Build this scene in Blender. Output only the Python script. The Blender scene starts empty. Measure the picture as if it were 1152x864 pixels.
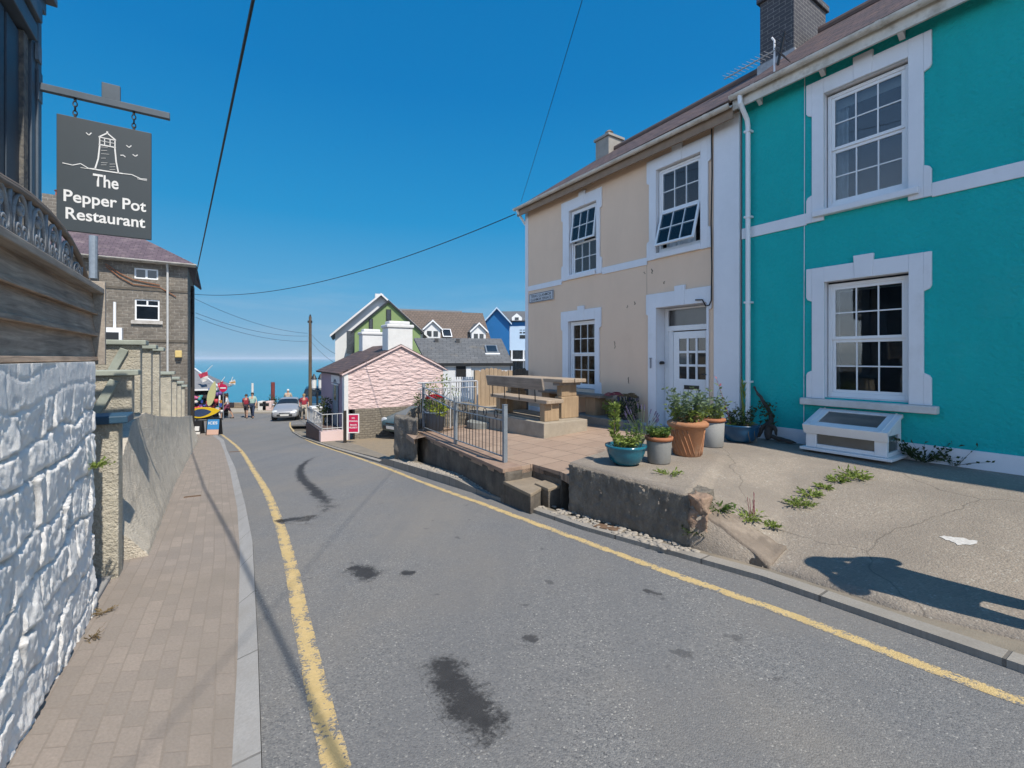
import bpy, bmesh, math, random
from mathutils import Vector, Matrix, noise
R = math.radians
random.seed(7)
SC = bpy.context.scene
COL = SC.collection
# ------------------------------------------------------------------ camera numbers (metres, camera at the origin, looking along +Y)
F, CX, CY = 512.0, 576.0, 403.0

def ray(px, py): return ((px - CX) / F, 1.0, -(py - CY) / F)
def at(px, py, Y): return Vector(((px - CX) / F * Y, Y, -(py - CY) / F * Y))
def S(x, y): return .914 * y - .407 * x

def prof(s):
    z = -1.6
    if s < 0: return z - .07 * s
    a = 0
    for b, k in ((6, .07), (26, .09), (30, .06), (36, .035), (1e9, .0)):
        e = min(s, b)
        if e > a: z -= k * (e - a)
        a = b
        if s <= b: break
    return z
def G(x, y): return prof(S(x, y))

def gnd(px, py, dz=0):
    r = ray(px, py)
    f = lambda t: t * r[2] - (G(t * r[0], t) + dz)
    prev = t = .5
    while t < 120 and f(t) > 0:
        prev = t; t += .05
    lo, hi = prev, t
    for i in range(30):
        m = (lo + hi) / 2
        if f(m) > 0: lo = m
        else: hi = m
    return Vector((hi * r[0], hi, hi * r[2]))
def lvl(px, py, z):
    r = ray(px, py); t = z / r[2]
    return Vector((t * r[0], t, z))

# ------------------------------------------------------------------ scene helpers
def thing(name, label, cat, loc=(0, 0, 0), rz=0.0, group=None):
    o = bpy.data.objects.new(name, None); COL.objects.link(o)
    o.empty_display_size = .1
    o.location = loc; o.rotation_euler = (0, 0, rz)
    o['label'] = label; o['category'] = cat
    if group: o['group'] = group
    return o

def tag(o, label, cat, group=None):
    o['label'] = label; o['category'] = cat
    if group: o['group'] = group
    return o
def struct(o, kind='structure', label=None, cat=None):
    o['kind'] = kind
    if label: o['label'] = label
    if cat: o['category'] = cat
    return o

class MB:
    def __init__(s):
        s.v = []; s.f = []; s.mi = []; s.uv = {}; s.m = 0
    def pts(s, P):
        i = len(s.v); s.v += [tuple(p) for p in P]; return i
    def face(s, idx, uv=None):
        s.f.append(tuple(idx)); s.mi.append(s.m)
        if uv: s.uv[len(s.f) - 1] = uv
    def poly(s, P, uv=None):
        i = s.pts(P); s.face(range(i, i + len(P)), uv)
    def box(s, x0, x1, y0, y1, z0, z1, M=None):
        P = [(x, y, z) for z in (min(z0, z1), max(z0, z1)) for y in (min(y0, y1), max(y0, y1)) for x in (min(x0, x1), max(x0, x1))]
        if M is not None: P = [M @ Vector(p) for p in P]
        i = s.pts(P)
        for q in ((0, 2, 3, 1), (4, 5, 7, 6), (0, 1, 5, 4), (2, 6, 7, 3), (0, 4, 6, 2), (1, 3, 7, 5)):
            s.face([i + k for k in q])
    def prism(s, P, h, M=None):
        """polygon P (x,y) or (x,y,z) swept by vector h"""
        P = [Vector((p[0], p[1], p[2] if len(p) > 2 else 0)) for p in P]
        h = Vector(h); n = len(P)
        A = P; B = [p + h for p in P]
        if M is not None: A = [M @ p for p in A]; B = [M @ p for p in B]
        i = s.pts(A); j = s.pts(B)
        s.face([i + k for k in range(n)][::-1]); s.face([j + k for k in range(n)])
        for k in range(n):
            l = (k + 1) % n
            s.face([i + k, i + l, j + l, j + k])
    def bar(s, a, b, w, h=None, up=(0, 0, 1)):
        a = Vector(a); b = Vector(b); h = h or w
        d = (b - a); L = d.length
        if L < 1e-6: return
        d /= L; u = Vector(up)
        if abs(d.dot(u)) > .98: u = Vector((1, 0, 0))
        x = d.cross(u).normalized(); z = x.cross(d)
        i = s.pts([a + x * sx * w / 2 + z * sz * h / 2 + d * t for t in (0, L) for sx, sz in ((-1, -1), (1, -1), (1, 1), (-1, 1))])
        s.face([i, i + 1, i + 2, i + 3][::-1]); s.face([i + 4, i + 5, i + 6, i + 7])
        for k in range(4):
            l = (k + 1) % 4; s.face([i + k, i + l, i + 4 + l, i + 4 + k])
    def tube(s, P, r, n=8, cap=True):
        P = [Vector(p) for p in P]
        rr = r if isinstance(r, (list, tuple)) else [r] * len(P)
        rings = []; px = None
        for k, p in enumerate(P):
            d = (P[min(k + 1, len(P) - 1)] - P[max(k - 1, 0)])
            if d.length < 1e-9: d = Vector((0, 0, 1))
            d.normalize()
            if px is None:
                u = Vector((0, 0, 1)) if abs(d.z) < .9 else Vector((1, 0, 0))
                px = d.cross(u).normalized()
            else:
                px = (px - d * px.dot(d))
                px = px.normalized() if px.length > 1e-6 else d.orthogonal().normalized()
            py = d.cross(px)
            rings.append(s.pts([p + (px * math.cos(2 * math.pi * a / n) + py * math.sin(2 * math.pi * a / n)) * rr[k] for a in range(n)]))
        for a, b in zip(rings, rings[1:]):
            for k in range(n):
                l = (k + 1) % n; s.face([a + k, a + l, b + l, b + k])
        if cap:
            s.face([rings[0] + k for k in range(n)][::-1]); s.face([rings[-1] + k for k in range(n)])
    def lathe(s, prof_, n=24, c=(0, 0, 0), sx=1, sy=1, wob=0):
        rings = []
        for r, z in prof_:
            rings.append(s.pts([(c[0] + sx * r * math.cos(2 * math.pi * a / n) * (1 + wob * math.cos(a * 12 * 2 * math.pi / n)), c[1] + sy * r * math.sin(2 * math.pi * a / n), c[2] + z) for a in range(n)]))
        for a, b in zip(rings, rings[1:]):
            for k in range(n):
                l = (k + 1) % n; s.face([a + k, a + l, b + l, b + k])
        s.face([rings[0] + k for k in range(n)][::-1]); s.face([rings[-1] + k for k in range(n)])
    def leaf(s, p, d, L, w, n=None):
        p = Vector(p); d = Vector(d).normalized()
        n = Vector(n) if n is not None else Vector((random.uniform(-1, 1), random.uniform(-1, 1), random.uniform(.2, 1)))
        x = d.cross(n)
        if x.length < 1e-3: x = d.orthogonal()
        x.normalize(); up = x.cross(d)
        m = p + d * L * .45
        i = s.pts([p, m + x * w / 2 + up * w * .18, p + d * L - up * L * .12, m - x * w / 2 + up * w * .18, m])
        s.face([i, i + 1, i + 4]); s.face([i + 1, i + 2, i + 4]); s.face([i + 2, i + 3, i + 4]); s.face([i + 3, i, i + 4])
    def build(s, name, mat=None, parent=None, smooth=False, bevel=0, solid=None, weld=False):
        me = bpy.data.meshes.new(name); me.from_pydata(s.v, [], s.f)
        mats = mat if isinstance(mat, (list, tuple)) else [mat]
        for m in mats:
            if m: me.materials.append(m)
        if len(mats) > 1: me.polygons.foreach_set('material_index', s.mi)
        if s.uv:
            ul = me.uv_layers.new(name='UVMap')
            for fi, uvs in s.uv.items():
                for li, uv in zip(me.polygons[fi].loop_indices, uvs): ul.data[li].uv = uv
        if weld:
            bm = bmesh.new(); bm.from_mesh(me); bmesh.ops.remove_doubles(bm, verts=bm.verts, dist=1e-4); bm.to_mesh(me); bm.free()
        me.update()
        if smooth: me.polygons.foreach_set('use_smooth', [True] * len(me.polygons))
        o = bpy.data.objects.new(name, me); COL.objects.link(o)
        if parent: o.parent = parent
        if bevel:
            b = o.modifiers.new('edge', 'BEVEL'); b.width = bevel; b.segments = 2; b.limit_method = 'ANGLE'; b.angle_limit = R(40)
        if solid:
            b = o.modifiers.new('thick', 'SOLIDIFY'); b.thickness = solid
        return o

def text(name, body, width, cap, mat, M, parent, depth=.003, align='CENTER', bold=0.0):
    """lettering as flat mesh glyphs: width and cap height in metres, matrix M puts text plane (x right, y up)"""
    c = bpy.data.curves.new(name, 'FONT'); c.body = body; c.size = 1; c.extrude = 0; c.align_x = align; c.offset = bold; c.resolution_u = 4
    t = bpy.data.objects.new(name, c); COL.objects.link(t)
    dg = bpy.context.evaluated_depsgraph_get()
    me = bpy.data.meshes.new_from_object(t.evaluated_get(dg))
    bpy.data.objects.remove(t); bpy.data.curves.remove(c)
    xs = [v.co.x for v in me.vertices]; w = max(xs) - min(xs); x0 = (max(xs) + min(xs)) / 2
    for v in me.vertices:
        q = Vector(((v.co.x - x0) * width / w, v.co.y * cap / .7, 0)); v.co = M @ q
    me.materials.clear(); me.materials.append(mat); me.name = name
    o = bpy.data.objects.new(name, me); COL.objects.link(o); o.parent = parent
    return o

def frame(origin, x, y):
    """matrix with axes x, y, z=x cross y"""
    x = Vector(x).normalized(); y = Vector(y).normalized(); z = x.cross(y)
    m = Matrix((x, y, z)).transposed().to_4x4(); m.translation = Vector(origin); return m

# ------------------------------------------------------------------ materials
class NT:
    def __init__(s, name):
        s.mat = bpy.data.materials.new(name); s.mat.use_nodes = True
        s.t = s.mat.node_tree; s.b = s.t.nodes['Principled BSDF']
    def n(s, typ, **kw):
        nd = s.t.nodes.new(typ)
        for k, v in kw.items():
            if k in nd.inputs.keys() if not k.startswith('_') else False: nd.inputs[k].default_value = v
            else: setattr(nd, k.lstrip('_'), v)
        return nd
    def l(s, a, b): s.t.links.new(a, b)
    def coord(s, axes='Object'):
        tc = s.n('ShaderNodeTexCoord')
        if axes == 'UV': return tc.outputs['UV']
        if axes == 'Object': return tc.outputs['Object']
        if axes == 'World':
            g = s.n('ShaderNodeNewGeometry'); return g.outputs['Position']
        sp = s.n('ShaderNodeSeparateXYZ'); s.l(tc.outputs['Object'], sp.inputs[0])
        cb = s.n('ShaderNodeCombineXYZ')
        if axes == 'box':
            ad = s.n('ShaderNodeMath', operation='ADD'); s.l(sp.outputs[0], ad.inputs[0]); s.l(sp.outputs[1], ad.inputs[1])
            s.l(ad.outputs[0], cb.inputs[0]); s.l(sp.outputs[2], cb.inputs[1])
        else:
            for k, a in enumerate(axes): s.l(sp.outputs['xyz'.index(a)], cb.inputs[k])
        return cb.outputs[0]
    def noise(s, vec, scale, detail=5, rough=.55, dist=0):
        nd = s.n('ShaderNodeTexNoise'); nd.inputs['Scale'].default_value = scale; nd.inputs['Detail'].default_value = detail
        nd.inputs['Roughness'].default_value = rough; nd.inputs['Distortion'].default_value = dist
        if vec is not None: s.l(vec, nd.inputs['Vector'])
        return nd.outputs['Fac']
    def ramp(s, fac, stops):
        nd = s.n('ShaderNodeValToRGB'); cr = nd.color_ramp
        while len(cr.elements) < len(stops): cr.elements.new(.5)
        for e, (p, c) in zip(cr.elements, stops):
            e.position = p; e.color = (c, c, c, 1) if isinstance(c, (int, float)) else (*c, 1)
        s.l(fac, nd.inputs[0]); return nd.outputs[0]
    def mix(s, fac, a, b, blend='MIX'):
        nd = s.n('ShaderNodeMix', data_type='RGBA', blend_type=blend)
        for sock, v in ((nd.inputs[0], fac), (nd.inputs[6], a), (nd.inputs[7], b)):
            if hasattr(v, 'is_linked'): s.l(v, sock)
            elif isinstance(v, (int, float)): sock.default_value = v if sock.type == 'VALUE' else (v, v, v, 1)
            else: sock.default_value = (*v, 1)
        return nd.outputs[2]
    def math(s, op, a, b=0.0, clamp=False):
        nd = s.n('ShaderNodeMath', operation=op, use_clamp=clamp)
        for k, v in enumerate((a, b)):
            if hasattr(v, 'is_linked'): s.l(v, nd.inputs[k])
            else: nd.inputs[k].default_value = v
        return nd.outputs[0]
    def bump(s, h, strength=.3, dist=.01, prev=None):
        nd = s.n('ShaderNodeBump'); nd.inputs['Strength'].default_value = strength; nd.inputs['Distance'].default_value = dist
        s.l(h, nd.inputs['Height'])
        if prev is not None: s.l(prev, nd.inputs['Normal'])
        s.l(nd.outputs[0], s.b.inputs['Normal']); return nd.outputs[0]
    def out(s, col=None, rough=.8, spec=.3, metal=0):
        if col is not None:
            if hasattr(col, 'is_linked'): s.l(col, s.b.inputs['Base Color'])
            else: s.b.inputs['Base Color'].default_value = (*col, 1)
        if hasattr(rough, 'is_linked'): s.l(rough, s.b.inputs['Roughness'])
        else: s.b.inputs['Roughness'].default_value = rough
        s.b.inputs['Specular IOR Level'].default_value = spec
        s.b.inputs['Metallic'].default_value = metal
        return s.mat

def mul(c, k): return tuple(min(1, x * k) for x in c)

def mk(name, c, var=.25, scale=3.0, rough=.8, bump=.0, bscale=60, bdist=.004, spec=.3, metal=0, c2=None, dirt=None, dscale=.8, dmin=.5, coord='Object', stretch=None, streak=0):
    """general surface: base colour mottled at two scales, optional dirt patches, grain bump"""
    t = NT(name); v = t.coord(coord)
    if stretch:
        mp = t.n('ShaderNodeMapping'); mp.inputs['Scale'].default_value = stretch; t.l(v, mp.inputs[0]); vv = mp.outputs[0]
    else: vv = v
    n1 = t.noise(vv, scale, 6)
    c2 = c2 or mul(c, 1 - var)
    col = t.mix(t.ramp(n1, [(.3, 0), (.7, 1)]), c, c2)
    n2 = t.noise(vv, scale * 9, 3)
    col = t.mix(t.math('MULTIPLY', t.ramp(n2, [(.35, 0), (.75, 1)]), var), col, mul(c, .55))
    if dirt:
        n3 = t.noise(vv, dscale, 8, .65)
        col = t.mix(t.ramp(n3, [(dmin, 0), (dmin + .18, .8)]), col, dirt)
    if streak:
        ms = t.n('ShaderNodeMapping'); ms.inputs['Scale'].default_value = (2.3, 2.3, .5); t.l(v, ms.inputs[0])
        n4 = t.noise(ms.outputs[0], 1.0, 6, .65, .2)
        col = t.mix(t.math('MULTIPLY', t.ramp(n4, [(.46, 0), (.78, 1)]), streak), col, mul(c, .62))
        n5 = t.noise(v, 1.7, 7, .6)
        col = t.mix(t.math('MULTIPLY', t.ramp(n5, [(.45, 0), (.7, 1)]), streak * .6), col, tuple(min(1, x * 1.12 + .02) for x in c))
    if bump:
        t.bump(t.noise(vv, bscale, 4, .6), bump, bdist)
    return t.out(col, rough, spec, metal)

def bricks(name, c1, c2, mortar, bw, bh, ms=.01, axes='box', bump=.5, rough=.85, bdist=.01, warp=.0, off=.5, grain=.25, dirt=None, dscale=1.2, dmin=.55, spec=.25, scale2=25):
    t = NT(name); v = t.coord(axes)
    if warp:
        nz = t.n('ShaderNodeTexNoise'); nz.inputs['Scale'].default_value = 3.0; nz.inputs['Detail'].default_value = 3; t.l(v, nz.inputs['Vector'])
        va = t.n('ShaderNodeVectorMath', operation='MULTIPLY_ADD'); t.l(nz.outputs['Color'], va.inputs[0]); va.inputs[1].default_value = (warp, warp, 0); t.l(v, va.inputs[2]); v2 = va.outputs[0]
    else: v2 = v
    b = t.n('ShaderNodeTexBrick', offset=off); t.l(v2, b.inputs['Vector'])
    b.inputs['Color1'].default_value = (*c1, 1); b.inputs['Color2'].default_value = (*c2, 1); b.inputs['Mortar'].default_value = (*mortar, 1)
    for k, val in (('Scale', 1), ('Brick Width', bw), ('Row Height', bh), ('Mortar Size', ms), ('Mortar Smooth', .3), ('Bias', 0)): b.inputs[k].default_value = val
    n = t.noise(v, scale2, 5)
    col = t.mix(t.math('MULTIPLY', t.ramp(n, [(.3, 0), (.75, 1)]), grain * 1.6, True), b.outputs['Color'], mul(c1, .5))
    nl = t.noise(v, 2.3, 4)
    col = t.mix(t.math('MULTIPLY', t.ramp(nl, [(.35, 0), (.7, 1)]), .35), col, mul(c2, .7))
    if dirt: col = t.mix(t.ramp(t.noise(v, dscale, 8, .65), [(dmin, 0), (dmin + .2, .75)]), col, dirt)
    h = t.math('SUBTRACT', t.math('MULTIPLY', n, .4), b.outputs['Fac'])
    t.bump(h, bump, bdist)
    return t.out(col, rough, spec)

def wood(name, c1, c2, axis=0, rough=.75, sc=4.0):
    t = NT(name); v = t.coord('Object')
    mp = t.n('ShaderNodeMapping'); s = [sc * 6] * 3; s[axis] = sc * .35; mp.inputs['Scale'].default_value = s; t.l(v, mp.inputs[0])
    n = t.noise(mp.outputs[0], 1.5, 7, .65, 1.2)
    col = t.mix(t.ramp(n, [(.3, 0), (.7, 1)]), c1, c2)
    n2 = t.noise(v, 2.5, 5); col = t.mix(t.math('MULTIPLY', t.ramp(n2, [(.4, 0), (.75, 1)]), .5), col, mul(c2, .55))
    t.bump(n, .35, .004)
    return t.out(col, rough, .25)
def plain(name, c, rough=.5, spec=.5, metal=0):
    t = NT(name); v = t.coord('Object'); n = t.noise(v, 9, 4)
    return t.out(t.mix(t.math('MULTIPLY', n, .25), c, mul(c, .6)), rough, spec, metal)
# ------------------------------------------------------------------ surfaces of the street
def asphalt(name='asphalt_surface', over=None, over2=None, lo=.5, hard=.06, fine=60, mottle=.55, edge=.34):
    """road surface; with over: a worn coat (paint, tar) that thins out towards its edges, the road showing through"""
    t = NT(name); v = t.coord('Object')
    vo = t.n('ShaderNodeTexVoronoi'); vo.inputs['Scale'].default_value = 120; t.l(v, vo.inputs['Vector'])
    sp = t.n('ShaderNodeSeparateColor'); t.l(vo.outputs['Color'], sp.inputs[0])
    col = t.mix(t.ramp(sp.outputs[0], [(.0, 0), (.85, .75), (.97, 1)]), (.128, .131, .136), (.25, .246, .238))
    col = t.mix(t.ramp(sp.outputs[1], [(.972, 0), (.985, 1)]), col, (.38, .37, .345))
    col = t.mix(t.ramp(sp.outputs[2], [(.93, 0), (.95, .7)]), col, (.075, .076, .08))
    big = t.noise(v, .55, 6, .6)
    col = t.mix(t.ramp(big, [(.42, 0), (.66, .75)]), col, (.215, .20, .18))
    mid = t.noise(v, 3.4, 6, .7)
    col = t.mix(t.ramp(mid, [(.55, 0), (.75, .5)]), col, (.14, .143, .149))
    rm = t.n('ShaderNodeMapping'); rm.inputs['Rotation'].default_value = (0, 0, R(-27)); rm.inputs['Scale'].default_value = (1.5, .12, 1); t.l(v, rm.inputs[0])
    tr = t.noise(rm.outputs[0], 1.0, 5, .6); col = t.mix(t.ramp(tr, [(.40, 0), (.68, .55)]), col, (.145, .148, .155))
    spots = t.noise(v, 5.5, 2, .5)
    col = t.mix(t.ramp(spots, [(.715, 0), (.755, .6)]), col, (.07, .07, .073))
    if over:
        at_ = t.n('ShaderNodeAttribute', attribute_name='fade')
        n = t.math('ADD', t.math('MULTIPLY', t.noise(v, fine, 5, .75), mottle), t.math('MULTIPLY', t.noise(v, 7, 4), 1 - mottle))
        m = t.math('ADD', n, t.math('ADD', t.math('MULTIPLY', at_.outputs['Fac'], edge), (.34 - edge) * .62))
        oc = t.mix(t.ramp(t.noise(v, 14, 5), [(.3, 0), (.7, 1)]), over, over2 or mul(over, .75))
        oc = t.mix(t.ramp(sp.outputs[0], [(.0, 0), (.9, .25)]), oc, mul(over, .6))
        col = t.mix(t.ramp(m, [(lo, 0), (lo + hard, 1)]), col, oc)
    h = t.math('ADD', t.math('MULTIPLY', vo.outputs['Distance'], -.8), t.math('MULTIPLY', t.noise(v, 260, 3), .5))
    t.bump(h, .5, .006)
    return t.out(col, .78, .3)

m_asphalt = asphalt()
m_yellow = asphalt('yellow_line_paint', (.62, .465, .225), (.50, .37, .17), .635, .045, 52, .62, .10)
m_stain = asphalt('road_stain_tar', (.050, .050, .052), (.036, .036, .038), .55, .17, 40, .55)
m_patch = asphalt('road_damp_tar', (.075, .075, .078), (.06, .06, .062), .60, .12, 40, .5)
m_ground = mk('ground_earth', (.16, .14, .11), .3, .8, .95, .4, 30)
m_gravel = mk('yard_gravel', (.34, .27, .18), .35, 8, .95, .9, 70, .02, c2=(.26, .21, .15))
m_conc = mk('pale_concrete', (.34, .335, .33), .2, 5, .85, .5, 140, .003, dirt=(.22, .21, .2), dscale=1.5)
m_kerb_plain = mk('granite_plain', (.36, .335, .30), .3, 14, .85, .6, 110, .004, dirt=(.24, .22, .19), dscale=2.2)
m_pave_r = mk('tarmac_footway', (.27, .235, .185), .3, 4, .9, .7, 120, .005, c2=(.20, .175, .14))
m_dirtwall = mk('dark_rendered_wall', (.27, .24, .20), .7, 9, .95, 1.0, 34, .035, c2=(.12, .11, .098), dirt=(.27, .245, .205), dscale=5.0, dmin=.50, stretch=(1, 1, .6))

def forecourt_mat():
    t = NT('forecourt_concrete'); v = t.coord('Object')
    vo = t.n('ShaderNodeTexVoronoi'); vo.inputs['Scale'].default_value = 75; t.l(v, vo.inputs['Vector'])
    sp = t.n('ShaderNodeSeparateColor'); t.l(vo.outputs['Color'], sp.inputs[0])
    col = t.mix(sp.outputs[0], (.325, .278, .228), (.245, .212, .176))
    col = t.mix(t.ramp(sp.outputs[1], [(.95, 0), (.97, .8)]), col, (.40, .37, .32))
    big = t.noise(v, 1.1, 7, .65)
    col = t.mix(t.ramp(big, [(.40, 0), (.62, .8)]), col, (.215, .187, .158))
    pale = t.noise(v, 2.6, 9, .72, .6)
    col = t.mix(t.ramp(pale, [(.62, 0), (.72, .6)]), col, (.42, .39, .34))
    cr = t.n('ShaderNodeTexVoronoi', feature='DISTANCE_TO_EDGE'); cr.inputs['Scale'].default_value = .38; cr.inputs['Randomness'].default_value = .8
    wn = t.n('ShaderNodeTexNoise'); wn.inputs['Scale'].default_value = 2.2; wn.inputs['Detail'].default_value = 5; t.l(v, wn.inputs['Vector'])
    va = t.n('ShaderNodeVectorMath', operation='MULTIPLY_ADD'); t.l(wn.outputs['Color'], va.inputs[0]); va.inputs[1].default_value = (.35, .35, 0); t.l(v, va.inputs[2]); t.l(va.outputs[0], cr.inputs['Vector'])
    crack = t.ramp(cr.outputs['Distance'], [(.0, 1), (.004, 0)])
    col = t.mix(t.math('MULTIPLY', crack, .5), col, (.07, .06, .05))
    h = t.math('ADD', t.math('MULTIPLY', vo.outputs['Distance'], -.4), t.noise(v, 30, 6, .7))
    t.bump(h, .8, .010)
    return t.out(col, .9, .25)
m_fore = forecourt_mat()
m_paver = bricks('clay_pavers', (.34, .29, .25), (.275, .24, .21), (.27, .23, .195), .21, .105, .006, 'UV', .35, .9, .006, warp=.012, grain=.3, dirt=(.23, .20, .17), dscale=.9, dmin=.5, scale2=60)
m_tile = bricks('patio_slabs', (.42, .31, .235), (.345, .25, .19), (.17, .13, .10), .45, .45, .010, 'UV', .35, .85, .006, grain=.2, dirt=(.35, .28, .22), dscale=1.4, off=.5, scale2=18)

def strip(name, L, Rr, mat, dz=0.0, step=.35, across=6, thick=.18, zf=None, uvr=0.0, kind='structure', uvf=None):
    """a ground strip between two plan polylines (paired points), following the slope; closed underneath"""
    rows = []
    zf = zf or G
    dist = 0; prev = None
    for (l0, r0), (l1, r1) in zip(zip(L, Rr), list(zip(L, Rr))[1:]):
        seg = max((Vector(l1) - Vector(l0)).length, (Vector(r1) - Vector(r0)).length)
        n = max(1, int(seg / step))
        for i in range(n):
            t = i / n; rows.append((Vector(l0).lerp(Vector(l1), t), Vector(r0).lerp(Vector(r1), t)))
    rows.append((Vector(L[-1]), Vector(Rr[-1])))
    mb = MB(); grid = []; uvg = []
    for l, r in rows:
        m = (l + r) / 2
        if prev is not None: dist += (m - prev).length
        prev = m
        d = dz if not callable(dz) else None
        row = []; uvrow = []
        for a in range(across + 1):
            p = l.lerp(r, a / across)
            z = zf(p.x, p.y) + (d if d is not None else dz(p.x, p.y))
            row.append(mb.pts([(p.x, p.y, z)])[0] if False else mb.pts([(p.x, p.y, z)])); uvrow.append(uvf(p) if uvf else (dist, .25 + a / across * (r - l).length))
        grid.append(row); uvg.append(uvrow)
    for i in range(len(grid) - 1):
        for a in range(across):
            mb.face([grid[i][a], grid[i][a + 1], grid[i + 1][a + 1], grid[i + 1][a]], [uvg[i][a], uvg[i][a + 1], uvg[i + 1][a + 1], uvg[i + 1][a]])
    if thick:
        for e in (0, across):
            low = [mb.pts([(mb.v[g[e]][0], mb.v[g[e]][1], mb.v[g[e]][2] - thick)]) for g in grid]
            for i in range(len(grid) - 1):
                q = [grid[i][e], grid[i + 1][e], low[i + 1], low[i]]
                mb.face(q if e == 0 else q[::-1], [uvg[i][e], uvg[i + 1][e], uvg[i + 1][e], uvg[i][e]])
    o = mb.build(name, mat, smooth=False)
    if kind: o['kind'] = kind
    # make normals point up
    me = o.data
    if len(me.polygons) and me.polygons[0].normal.z < 0: me.flip_normals()
    return o

# --- terrain sheet under everything, down to the harbour edge
mb = MB(); xs = [-400, -200, -120, -90, -70] + [x * 2.0 for x in range(-30, 26)] + [70, 110, 200, 400]; ys = [-300, -120, -60, -30] + [y * 2.0 for y in range(-8, 22)]
idx = {}
for j, y in enumerate(ys):
    for i, x in enumerate(xs):
        z = G(x, y) - .30
        if x > 25: z = G(25, y) - .30
        if y < -16: z = G(x if x < 25 else 25, -16) - .3
        idx[i, j] = mb.pts([(x, y, z)])
for j in range(len(ys) - 1):
    for i in range(len(xs) - 1): mb.face([idx[i, j], idx[i + 1, j], idx[i + 1, j + 1], idx[i, j + 1]])
for i in range(len(xs) - 1):   # drop to the beach
    a, b = mb.v[idx[i, len(ys) - 1]], mb.v[idx[i + 1, len(ys) - 1]]
    mb.poly([a, b, (b[0], b[1] + .5, -13), (a[0], a[1] + .5, -13)])
struct(mb.build('ground', m_ground, smooth=True))

# --- sea to the horizon
def sea_mat():
    t = NT('sea_water'); v = t.coord('Object')
    sp = t.n('ShaderNodeSeparateXYZ'); t.l(v, sp.inputs[0])
    wv = t.n('ShaderNodeMapping'); wv.inputs['Scale'].default_value = (.004, .02, 1); t.l(v, wv.inputs[0])
    bands = t.noise(wv.outputs[0], 1.0, 6, .6, .3)
    mp2 = t.n('ShaderNodeMapping'); mp2.inputs['Scale'].default_value = (.04, .18, 1); t.l(v, mp2.inputs[0])
    fine = t.noise(mp2.outputs[0], 1.0, 6, .65)
    col = t.mix(t.ramp(bands, [(.32, 0), (.68, 1)]), (.004, .24, .30), (.004, .17, .25))
    col = t.mix(t.ramp(fine, [(.45, 0), (.75, .6)]), col, (.004, .13, .21))
    t.bump(t.noise(v, .8, 6, .6), .25, .2)
    return t.out(col, .22, .5)
mb = MB(); mb.poly([(-30000, 35, -10), (30000, 35, -10), (30000, 30000, -10), (-30000, 30000, -10)])
sea = struct(mb.build('sea', sea_mat()))

# --- road
RL = [(3.4, -6), (2.0, -3.4), (-.5, .95), (-1.07, 1.95), (-1.6, 2.87), (-2.76, 4.85), (-3.93, 6.71), (-6.5, 10.7), (-9.46, 15.11), (-12.4, 19.6), (-14.9, 23.0), (-17.5, 25.6), (-22, 28.6)]
RR = [(8.2, -6), (6.3, -3.4), (3.6, 1.0), (2.72, 2.42), (1.99, 3.62), (.79, 5.02), (-.73, 7.22), (-2.6, 10.0), (-5.55, 14.2), (-9.1, 19.6), (-11.3, 23.4), (-12.6, 25.8), (-13.9, 28.6)]
strip('road', RL, RR, m_asphalt, 0, .35, 8, .1)
strip('harbour_road', [(-70, 28.2), (-45, 28.2), (-22, 28.2), (-5, 28.2), (8, 29)], [(-70, 35.2), (-45, 35.2), (-22, 35.2), (-5, 35.5), (8, 36)], m_asphalt, -.006, 1.0, 6, .1)

def offs(P, d):
    Q = []
    for i, p in enumerate(P):
        a = Vector(P[max(i - 1, 0)]); b = Vector(P[min(i + 1, len(P) - 1)]); t = (b - a).normalized(); Q.append((p[0] + t.y * d, p[1] - t.x * d))
    return Q
# left: pale concrete kerb band, paved footway
BR = RL[:-2]
BLf = [(2.9, -6.2), (1.75, -3.5), (-.62, .93), (-1.16, 1.88), (-1.67, 2.77), (-2.66, 4.45), (-3.9, 6.46), (-6.45, 10.4), (-9.43, 14.9), (-12.5, 19.45), (-15.0, 22.8)]
m_kband = bricks('pale_kerb_slabs', (.36, .355, .35), (.315, .312, .308), (.15, .145, .14), .915, 2.0, .008, 'UV', .4, .85, .005, grain=.25, dirt=(.26, .25, .235), dscale=2.5, dmin=.5, scale2=60, off=0)
strip('kerb_band', BLf, [(x - .004, y) for x, y in BR], m_kband, .022, .35, 2, .12)
WLn = [(1.9, -6.8), (.85, -3.2), (-1.6, .95), (-2.2, 1.9), (-2.75, 2.77), (-3.72, 4.3), (-5.05, 6.4), (-7.6, 10.3), (-10.55, 14.9), (-13.55, 19.5), (-16.4, 23.8)]
strip('footway', [(x - .25, y - .12) for x, y in WLn], BLf, m_paver, .026, .35, 6, .12)
strip('harbour_footway', [(-18.2, 23.2), (-19, 25.5), (-24, 28.0)], [(-15.0, 22.8), (-17.55, 25.5), (-22, 28.4)], m_paver, .02, .5, 3, .12)

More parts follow.
